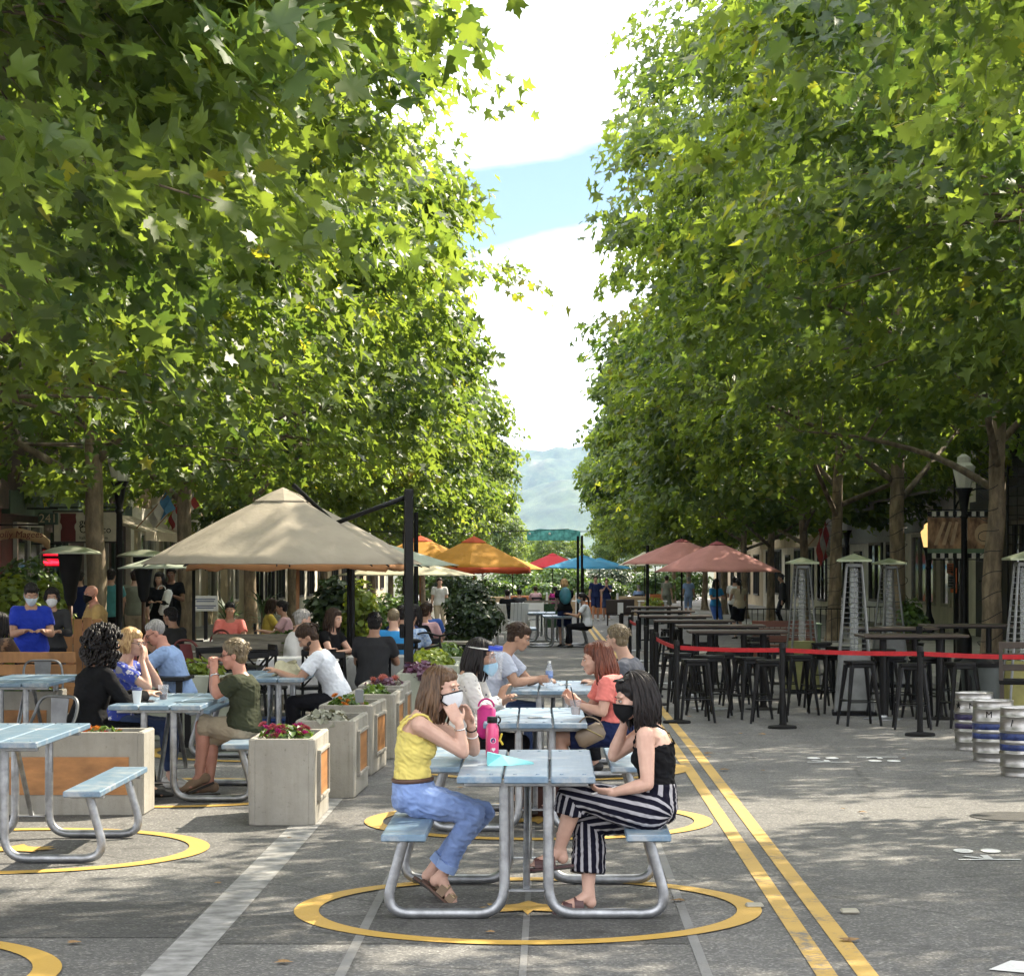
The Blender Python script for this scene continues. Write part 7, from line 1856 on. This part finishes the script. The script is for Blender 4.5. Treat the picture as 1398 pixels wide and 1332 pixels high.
JD = dict(root=V(pel.x, Y0, 0), pel=pel, neck=nk, head=wp(813, 899, 0), face=V(-.985, -.05, -.10), latp=V(0, 1, 0), latc=V(-.08, 1, 0).normalized(), bend=.05,
          shL=wp(829, 933, -.165), shR=wp(824, 931, .165), elL=wp(823, 972, -.20), elR=wp(806, 970, .2), wrL=wp(790, 962, -.08), wrR=wp(788, 956, .08), hdL=V(-.8, .45, .25).normalized(), hnL=V(.2, .6, .5), hdR=V(-.8, -.3, .5).normalized(), hnR=V(.1, -.8, .2), curlL=.55, curlR=.55, spreadR=.5,
          hipL=wp(838, 1001, -.09), hipR=wp(838, 1001, .09), kneeL=wp(762, 1007, -.13), kneeR=wp(762, 1007, .08), ankL=wp(772, 1082, -.13), ankR=wp(776, 1082, .08), toeL=V(-1, 0, -.1), toeR=V(-1, 0, -.1), waist=.18, hemt=.8)
person('woman with long auburn hair in coral tee holding an iced drink', JD, SK_F, HA, 'long', 'tee', CORT, 'shorts', NAVY, 'sandal', BRLTH, True, .97, .0075, None, .21, 150, group='people at the second table', wr=.009, hem=.14, hair_kw=dict(vol=1.0, face_gap=74))
t = thing('handbag', 'small taupe shoulder bag at the hip of the woman in coral', 'bag', W(806, 1003, 17.0)); mb = MB(); mb.box((0, 0, 0), (.21, .08, .13), Matrix.Rotation(-.45, 3, 'Y'), bev=.03); mb.build('pouch', M('taupe_leather', (.17, .125, .085), .5, var=.2), t, smooth=50)
mb = MB(); mb.tube(smoothpath([(-.10, -.01, .06), (-.03, -.03, .13), (.06, -.02, .10), (.10, .0, .02)], 4), .006, 6); mb.build('strap', MATS['taupe_leather'], t); mb = MB(); mb.tube([(-.085, -.043, .075), (.085, -.043, -.01)], .004, 5); mb.build('zip', MATS['brass'], t)
t = thing('tote_bag', 'bright magenta bag hanging beside the face shield woman', 'bag', W(664, 985, 17.2)); mb = MB(); mb.box((0, 0, 0), (.13, .12, .24), bev=.035); mb.build('bag', M('magenta_bag', (.46, .01, .16), .6, var=.2, bmp=.4, bscale=14), t, smooth=50); mb = MB(); mb.tube(arc((0, -.03, .11), (1, 0, 0), (0, 0, 1), .055, 0, 180, 10), .008, 6); mb.build('handle', MATS['magenta_bag'], t)
t = thing('backpack', 'dark red brown bag on the ground under the second table', 'bag', V(GX(745, 18.1), 18.1, .0)); mb = MB(); mb.box((0, 0, .19), (.34, .22, .38), bev=.07); mb.build('bag', M('maroon_bag', (.06, .02, .015), .7, bmp=.3), t, smooth=50); mb = MB(); mb.box((0, -.12, .14), (.24, .04, .18), bev=.02); mb.build('pocket', MATS['maroon_bag'], t)
# ---------------------------------------------------------------- third table
Y0 = 21.8
pel = wp(668, 962, 0); nk = wp(690, 890, 0)
JE = dict(root=V(pel.x, Y0, 0), pel=pel, neck=nk, head=wp(709, 869, 0), face=V(.92, -.12, -.36), latp=V(.05, -1, 0).normalized(), latc=V(.12, -1, 0).normalized(), bend=.06,
          shR=wp(689, 902, -.19), shL=wp(694, 900, .19), elR=wp(703, 932, -.22), elL=wp(722, 930, .22), wrR=wp(733, 927, -.10), wrL=wp(738, 926, .12), hdR=V(.95, .15, .05).normalized(), hnR=V(.1, .9, 0), hdL=V(.9, -.3, 0).normalized(), hnL=V(0, 0, -1), curlR=.8, curlL=.6,
          hipR=wp(672, 966, -.1), hipL=wp(672, 966, .1), kneeR=wp(733, 968, -.12), kneeL=wp(733, 968, .12), ankR=wp(718, 1036, -.1), ankL=wp(718, 1036, .1), toeR=V(1, 0, -.1), toeL=V(1, 0, -.1))
person('dark haired man in pale grey tee leaning over the third table', JE, SK_T, HD, 'short', 'tee', PALET, 'jeans', DEND, 'shoe', SHB, False, 1.02, .009, None, .2, 110, group='people at the third table', wr=.009)
Y0 = 22.2
pel = wp(866, 968, 0); nk = wp(853, 897, 0)
JF = dict(root=V(pel.x, Y0, 0), pel=pel, neck=nk, head=wp(842, 871, 0), face=V(-.86, .48, -.10), latp=V(.25, 1, 0).normalized(), latc=V(.35, .95, 0).normalized(), bend=.06,
          shL=wp(850, 912, -.19), shR=wp(864, 910, .17), elL=wp(838, 945, -.2), elR=wp(850, 944, .24), wrL=wp(812, 934, -.05), wrR=wp(815, 932, .16), curlL=.6, curlR=.6,
          hipL=wp(862, 972, -.1), hipR=wp(862, 972, .1), kneeL=wp(803, 974, -.1), kneeR=wp(803, 974, .14), ankL=wp(812, 1039, -.1), ankR=wp(812, 1039, .12), toeL=V(-1, 0, -.1), toeR=V(-1, .1, -.1))
person('man in slate grey shirt seen from behind at the third table', JF, SK_F, HM_, 'short', 'tee', GRYT, 'trousers', DKSK, 'shoe', SHB, False, 1.02, .009, None, .2, 110, group='people at the third table', wr=.009)
# ---------------------------------------------------------------- left table: olive top
Y0 = 19.75
pel = wp(333, 990, 0); nk = wp(327, 921, 0)
def glasses(rt, rg, H, f, r, u):
    mb = MB()
    for s in (-1, 1):
        c = H + r * s * .033 + f * .094; mb.tube([c + (r * math.cos(t) * .024 + u * math.sin(t) * .018) for t in [6.283 * j / 14 for j in range(14)]], .0022, 5, closed=True); mb.tube([c + r * s * .024, H + r * s * .080 + f * .0 + u * .004], .0022, 5)
    extra(rt, mb, 'glasses', MATS['black_metal'])
def watch(rt, rg, H, f, r, u):
    glasses(rt, rg, H, f, r, u); w_ = rg.wrL; ax = (rg.elL - w_).normalized(); c = w_ + ax * .035; a1 = ax.orthogonal().normalized(); a2 = ax.cross(a1); mb = MB(); mb.tube([c + (a1 * math.cos(t) + a2 * math.sin(t)) * .031 for t in [6.283 * j / 16 for j in range(16)]], .008, 6, closed=True); extra(rt, mb, 'wristwatch', MATS['silver'])
JG = dict(root=V(pel.x, Y0, 0), pel=pel, neck=nk, head=wp(319, 893, 0), face=V(-.98, -.02, -.12), latp=V(0, 1, 0), latc=V(-.05, 1, 0).normalized(), bend=.07,
          shL=wp(320, 932, -.17), shR=wp(314, 931, .17), elL=wp(296, 948, -.12), elR=wp(293, 944, .16), wrL=wp(293, 916, -.05), wrR=wp(291, 913, .06), hdL=V(-.1, .35, .9).normalized(), hnL=V(.35, .9, .1), hdR=V(0, -.4, .9).normalized(), hnR=V(.35, -.9, .1), curlL=1.15, curlR=1.15,
          hipL=wp(328, 996, -.09), hipR=wp(328, 996, .09), kneeL=wp(276, 990, .02), kneeR=wp(287, 1006, .12), ankL=wp(272, 1056, .0), ankR=wp(286, 1066, .04), toeL=V(-.9, -.05, -.38), toeR=V(-1, -.1, -.05), hemt=1.02)
person('short haired woman in olive top and khaki shorts, elbows on the table', JG, SK_R, HM_, 'short', 'tee', OLVT, 'shorts', KHAKI, 'shoe', SHT, True, 1.04, .008, None, .2, 140, group='people at the left table', wr=.009, bulk=1.12, hem=-.06, after=watch)
# ================================================================== pose templates
def head_y(p): return CY - (p.z - CH) * F / p.y
def sit(px, Y, ang, lean=10, arms='table', seat=.45, k=1.0, look=0, pitch=-8, z0=None, turn=0, fem=False, tz=None):
    g = gz(Y) if z0 is None else z0; a = R(ang); f = V(math.cos(a), math.sin(a), 0); r = f.cross(V(0, 0, 1)); P0 = V(GX(px, Y), Y, g)
    le = R(lean); up = f * math.sin(le) + V(0, 0, math.cos(le)); sh_ = .175 if not fem else .16
    headp = V(0, 0, seat + .10) + up * .53 * k + (up * .5 + V(0, 0, .5)).normalized() * .15 * k + f * .04
    base = P0 - V(headp.x, headp.y, 0); pel = base + V(0, 0, seat + .10); nk = pel + up * .53 * k; H = base + headp
    fa = a + R(look); ff = V(math.cos(fa) * math.cos(R(pitch)), math.sin(fa) * math.cos(R(pitch)), math.sin(R(pitch)))
    J = dict(root=V(base.x, base.y, g), pel=pel, neck=nk, head=H, face=ff, latp=r, latc=r, bend=.055)
    tzz = g + (tz if tz else seat + .35)
    for q, X in ((-1, 'L'), (1, 'R')):
        s = nk - up * .065 * k + r * q * sh_ * k; J['sh' + X] = s
        if arms == 'table' or (arms == 'eat' and q > 0): w_ = nk + f * .36 * k + r * q * .10; w_.z = tzz + .03
        elif arms in ('chin', 'eat'): w_ = H + f * .10 + r * q * .05 + V(0, 0, -.15)
        elif arms == 'lap': w_ = pel + f * .28 + r * q * .06 + V(0, 0, .12)
        elif arms == 'drop': w_ = nk + f * .2 + r * q * .18; w_.z = tzz + .02
        else: w_ = pel + r * q * .24 + f * .05 + V(0, 0, .05)
        J['wr' + X] = w_; J['el' + X] = ik(s, w_, .29 * k, .255 * k, V(0, 0, -1) + r * q * .5 + f * (.1 if arms != 'chin' else .3))
        if arms in ('chin', 'eat') and w_.z > H.z - .2: J['hd' + X] = V(0, 0, .8) - r * q * .3 + f * .1; J['hn' + X] = -f
        J['hip' + X] = pel + r * q * .09 * k + f * .03 - V(0, 0, .03); an = base + f * (.46 + .04 * q) * k + r * q * .11; an.z = g + .09; J['ank' + X] = an
        J['knee' + X] = ik(J['hip' + X], an, .43 * k, .43 * k, f + V(0, 0, 1)); J['toe' + X] = f + r * q * .15 + V(0, 0, -.04)
    return J
def stand(px, Y, ang, h=1.72, arms='down', stride=.0, look=0, pitch=-4, lean=2, turn=0, g=None):
    k = h / 1.72; g = gz(Y) if g is None else g; a = R(ang); f = V(math.cos(a), math.sin(a), 0); r = f.cross(V(0, 0, 1)); base = V(GX(px, Y), Y, g)
    le = R(lean); up = f * math.sin(le) + V(0, 0, math.cos(le)); pel = base + V(0, 0, .93 * k) - f * math.sin(le) * .2; nk = pel + up * .53 * k; H = nk + V(0, 0, .15 * k) + f * (.035 + .05 * math.sin(le))
    fa = a + R(look); ff = V(math.cos(fa) * math.cos(R(pitch)), math.sin(fa) * math.cos(R(pitch)), math.sin(R(pitch)))
    J = dict(root=base, pel=pel, neck=nk, head=H, face=ff, latp=r, latc=r, bend=.03)
    for q, X in ((-1, 'L'), (1, 'R')):
        s = nk - up * .065 * k + r * q * .175 * k; J['sh' + X] = s
        w_ = {'down': pel + r * q * .25 + f * .04 + V(0, 0, -.08), 'hold': nk + f * .3 + r * q * .10 + V(0, 0, -.28), 'phone': nk + f * .3 + r * q * .05 + V(0, 0, -.10), 'reach': nk + f * .48 + r * q * .16 + V(0, 0, -.42), 'hips': pel + r * q * .24 + V(0, 0, .12)}[arms]
        J['wr' + X] = w_; J['el' + X] = ik(s, w_, .29 * k, .255 * k, V(0, 0, -1) - f * .6 + r * q * .7)
        J['hip' + X] = pel + r * q * .09 * k - V(0, 0, .03); an = base + r * q * .10 + f * q * stride; an.z = g + .09; J['ank' + X] = an
        J['knee' + X] = ik(J['hip' + X], an, .44 * k, .43 * k, f); J['toe' + X] = f + r * q * .2 + V(0, 0, -.03)
    return J
GL = 'people at the left table'; GD = 'diners on the left terrace'; GS = 'people standing in the street'
# left table companions
J = sit(146, 19.55, 28, 14, 'table', look=10); J['root'] = J['root']
person('woman with big curly black hair and black hoodie, back turned, at left table', J, SK_T, HB, 'curly', 'long', BLKC, 'trousers', DKSK, 'shoe', SHB, True, 1.08, .010, None, .2, 420, group=GL, wr=.007, bulk=1.22, hem=-.12, face=False, hair_kw=dict(vol=1.12))
J = sit(181, 20.5, -8, 8, 'chin', look=-14, pitch=-6)
person('blonde woman with glasses in blue and white floral top at left table', J, SK_F, HBL, 'bob', 'tee', FLOR, 'jeans', DEND, 'shoe', SHW, True, .97, .010, None, .13, 130, group=GL, wr=.009, after=glasses, hair_kw=dict(face_gap=64))
J = sit(212, 24.7, 186, 22, 'eat', pitch=-28)
person('grey haired man in sky blue shirt leaning to eat', J, SK_R, HG, 'thin', 'tee', SKYT, 'trousers', DKSK, 'shoe', SHB, False, 1.04, .010, None, .2, 60, group=GD, wr=.007, bulk=1.12, after=glasses)
J = sit(419, 23.9, 184, 27, 'table', pitch=-38)
def beard(rt, rg, H, f, r, u):
    mb = MB(); mb.ell(H + f * .056 + u * -.085, (r * .054, f * .050, u * .042), 16, 10); mb.ell(H + f * .02 + u * -.06, (r * .068, f * .05, u * .04), 16, 10); me = remesh(mb, .009, 2)
    for v in me.vertices: v.co -= Vector(rt['_o'])
    finish(me, 'beard', HD, rt)
person('bearded man in white tee bent over his food at a blue table', J, SK_T, HD, 'short', 'tee', WBT, 'trousers', DKSK, 'shoe', SHB, False, 1.03, .009, None, .2, 90, group=GD, wr=.007, after=beard)
# people by the wooden screen, far left
GB = gz(28)
J = stand(42, 28.3, -72, 1.66, 'hold', pitch=-24)
person('man in royal blue polo and pale blue mask, looking down', J, SK_T, HB, 'short', 'polo', ROYAL, 'trousers', DKSK, 'shoe', SHB, False, 1.0, .011, MSKP, .2, 60, group=GS, wr=.009, bulk=1.15, hem=-.12)
J = stand(71, 30.2, -80, 1.60, 'hold')
person('person in dark jacket and white mask behind the man in blue polo', J, SK_T, HB, 'bob', 'long', CHART, 'trousers', DKSK, 'shoe', SHB, True, .96, .012, MSKW, .10, 60, group=GS)
J = sit(124, 33.2, 205, 4, 'lap', seat=.74, look=22, pitch=-2)
person('bald older man in tan tee and dark mask seated on a high stool', J, SK_R, None, 'none', 'tee', TANT, 'shorts', GRYT, 'shoe', SHB, False, 1.02, .011, MSKB, .2, 30, group=GD, wr=.009, bulk=1.2, hem=-.1)
t = dup(S0, 'black metal bar stool under the bald man in tan tee', V(GX(128, 33.2) + .05, 33.2, gz(33)), R(10))
J = sit(2, 27.6, 60, 12, 'table')
person('dark haired person in brown patterned jacket cut by the left edge', J, SK_T, HB, 'long', 'long', CAMO, 'trousers', DKSK, 'shoe', SHB, True, 1.0, .012, None, .22, 90, group=GD, face=False)
KB = gz(40) + .0
for (px, Y, ang, h, arms, lab, top, topm, bot, botm, hk, hm, fem, sk, kw) in [
    (108, 44, 100, 1.74, 'down', 'person in navy standing left of the sunlit trunk', 'long', NAVY, 'trousers', DKSK, 'short', HB, False, SK_T, {}),
    (151, 44, 80, 1.76, 'phone', 'person in teal shirt standing right of the sunlit trunk', 'tee', TEALT, 'trousers', DKSK, 'short', HB, False, SK_T, {}),
    (184, 46, 95, 1.74, 'down', 'person in pale grey shirt with back turned beside the lamp post', 'tee', GRNG, 'trousers', KHAKI, 'short', HD, False, SK_F, {}),
    (218, 45, -95, 1.70, 'hold', 'long haired person in black carrying a cream bag by the broad trunk', 'long', BLKC, 'trousers', DKSK, 'long', HB, True, SK_T, {}),
    (234, 48, -90, 1.80, 'hold', 'person in black shirt with pale belt behind the broad trunk', 'tee', BLKC, 'trousers', DKSK, 'short', HB, False, SK_D, {}),
    (771, 60.0, 95, 1.70, 'reach', 'blonde woman in black tee with teal backpack leaning on far table', 'tee', BLKC, 'shorts', NAVY, 'bob', HBL, True, SK_F, dict(lean=16, pack=True)),
    (813, 96, -88, 1.76, 'down', 'man in navy shirt and shorts walking beside a woman', 'tee', NAVY, 'shorts', NAVY, 'short', HD, False, SK_F, dict(stride=.14)),
    (828, 97, -92, 1.66, 'phone', 'woman in navy top and denim shorts walking beside a man', 'tee', NAVY, 'shorts', DEND, 'bun', HD, True, SK_F, dict(stride=-.14)),
    (910, 104, 60, 1.76, 'down', 'man in olive tee and shorts with back turned on the right', 'tee', GRNG, 'shorts', GRNG, 'short', HD, False, SK_F, {}),
    (940, 104, 95, 1.72, 'down', 'person in pale blue with shoulder strap by the coral umbrellas', 'tee', SKYT, 'capri', SKYT, 'short', HG, False, SK_F, {}),
    (977, 72, -60, 1.66, 'hold', 'long haired woman in bright blue tee under the coral umbrella', 'tee', TURQ, 'trousers', BLUEJ, 'long', HB, True, SK_T, {}),
    (1009, 68, 110, 1.68, 'hold', 'woman in pale tank and black skirt with ponytail at the right tables', 'cap', KHAKI, 'skirt', DKSK, 'bun', HB, True, SK_T, dict(hl=.3)),
    (1003, 74, 70, 1.74, 'hold', 'dark haired person behind the ponytail woman', 'tee', WHT_C, 'trousers', DKSK, 'short', HB, False, SK_T, {}),
    (1068, 78, 180, 1.70, 'down', 'person in dark top near the covered heater', 'long', CHART, 'trousers', DKSK, 'short', HB, False, SK_T, {}),
    (600, 72, -80, 1.70, 'down', 'person in white shirt walking behind the orange umbrella pole', 'tee', WHT_C, 'trousers', KHAKI, 'short', HD, False, SK_F, {})]:
    J = stand(px, Y, ang, h, arms, kw.get('stride', 0), lean=kw.get('lean', 2), g=(gz(Y) + .12) if abs(GX(px, Y)) > 6.3 else None)
    def aft(rt, rg, H, f, r, u, pk=kw.get('pack'), lab=lab):
        if pk:
            c = rg.at(.6) - rg.fc * .19; mb = MB(); mb.ell(c, (r * .15, rg.fc * .10, rg.sp * .22), 16, 10); extra(rt, mb, 'backpack', M('teal_nylon', (.02, .13, .17), .6, var=.3))
    person(lab, J, sk, hm, hk, top, topm, bot, botm, 'shoe', SHB if 'walking' not in lab else SHW, fem, h / 1.72, .014, None, kw.get('hl', .22 if hk == 'long' else .12), 60, group=GS, after=aft, hem=-.08)
t = thing('shoulder_bag', 'cream cloth bag on the arm of the person in black', 'bag', W(226, 822, 44.8)); mb = MB(); mb.box((0, 0, 0), (.16, .12, .5), Matrix.Rotation(.3, 3, 'Y'), bev=.05); mb.build('bag', CLOTHW, t, smooth=50); mb = MB(); mb.tube(arc((-.07, 0, .24), (1, 0, 0), (0, 0, 1), .07, 0, 180, 8), .01, 6); mb.build('strap', CLOTHW, t)
# seated diners
for (px, Y, ang, lean, arms, lab, top, topm, hk, hm, fem, sk, kw) in [
    (232, 32.5, 150, 10, 'table', 'dark haired guest low behind the grey haired man', 'tee', CHART, 'short', HB, False, SK_T, {}),
    (314, 38.4, -80, 6, 'table', 'dark haired guest behind the white clothed table by the palm', 'tee', CORT, 'short', HB, False, SK_T, {}),
    (373, 44, 10, 5, 'table', 'woman in mustard top seated beneath the taupe canopy', 'tee', YELB, 'long', HD, True, SK_T, {}),
    (384, 41, 180, 5, 'table', 'guest in pale top facing the woman in mustard', 'tee', PINKS, 'short', HB, True, SK_T, {}),
    (414, 30.4, 20, 10, 'table', 'grey haired man in white shirt behind the bearded man', 'tee', WHT_C, 'short', HG, False, SK_F, {}),
    (457, 30.6, -30, 6, 'table', 'smiling woman with long brown hair in black top', 'cap', BLKC, 'long', HD, True, SK_F, {}),
    (512, 27.6, 82, 8, 'table', 'dark haired man in charcoal tee with back turned', 'tee', CHART, 'short', HB, False, SK_T, dict(bulk=1.1, vox=.011)),
    (537, 31.0, 100, 8, 'table', 'man in bright blue tee behind the charcoal tee man', 'tee', TURQ, 'thin', HM_, False, SK_F, {}),
    (548, 33.6, 110, 6, 'table', 'dark haired guest in navy beside the canopy post', 'tee', NAVY, 'short', HB, False, SK_T, {}),
    (561, 31.8, 75, 5, 'table', 'dark haired guest in pale checked shirt right of the post', 'tee', PLAID, 'short', HB, False, SK_T, {}),
    (567, 34.2, 80, 4, 'table', 'woman with long black hair behind the checked shirt', 'tee', BLKC, 'long', HB, True, SK_T, {}),
    (580, 36.4, 84, 4, 'table', 'guest in pale pink top with back turned by the grey table', 'tee', PINKS, 'bun', HD, True, SK_T, dict(hl=.05)),
    (584, 38.9, 88, 4, 'table', 'guest in blue shirt and red cap beyond the pink top', 'tee', BLUEJ, 'cap', HD, False, SK_F, {}),
    (693, 74, 80, 4, 'table', 'distant guest in black by the white garden chairs', 'tee', BLKC, 'short', HB, False, SK_T, {}),
    (709, 78, 92, 4, 'table', 'distant guest in dark grey left of the green barrier', 'tee', CHART, 'short', HB, False, SK_T, {}),
    (731, 98, 100, 4, 'table', 'tiny distant guest beyond the green barrier', 'tee', PINKS, 'short', HD, False, SK_F, {}),
    (758, 96, 85, 4, 'table', 'tiny distant guest in magenta above the green barrier', 'tee', MAGC, 'short', HB, True, SK_T, {}),
    (872, 112, 90, 4, 'table', 'tiny distant guest in pale blue past the grey planter', 'tee', SKYT, 'short', HG, False, SK_F, {}),
    (794, 59.6, 178, 10, 'table', 'girl in white tee and blue mask seated at the distant table', 'tee', WBT, 'bun', HB, True, SK_T, dict(hl=.2, mask=True))]:
    J = sit(px, Y, ang, lean, arms, fem=fem)
    def aft(rt, rg, H, f, r, u, hk=hk):
        if hk == 'cap':
            mb = MB(); mb.ell(H + u * .035 - f * .012, (r * .084, f * .10, u * .085), 16, 8); mb.ell(H + f * .12 + u * .045, (r * .06, f * .065, u * .008), 12, 6); extra(rt, mb, 'baseball_cap', REDC_)
    person(lab, J, sk, hm, 'short' if hk == 'cap' else hk, top, topm, 'trousers', DKSK, 'shoe', SHB, fem, 1.0, kw.get('vox', .0135), MSKBL if kw.get('mask') else None, kw.get('hl', .22 if hk == 'long' else .12), 70 if Y < 35 else 40, group=GD, bulk=kw.get('bulk', 1.0), after=aft, hem=-.06)
    if Y > 25 and px not in (512, 794, 580): dup(X0, 'black chair under the ' + lab.split(' behind')[0].split(' beneath')[0].split(' by ')[0].split(' beside')[0], V(J['root'].x, J['root'].y, gz(Y)), R(ang - 90) + math.pi)
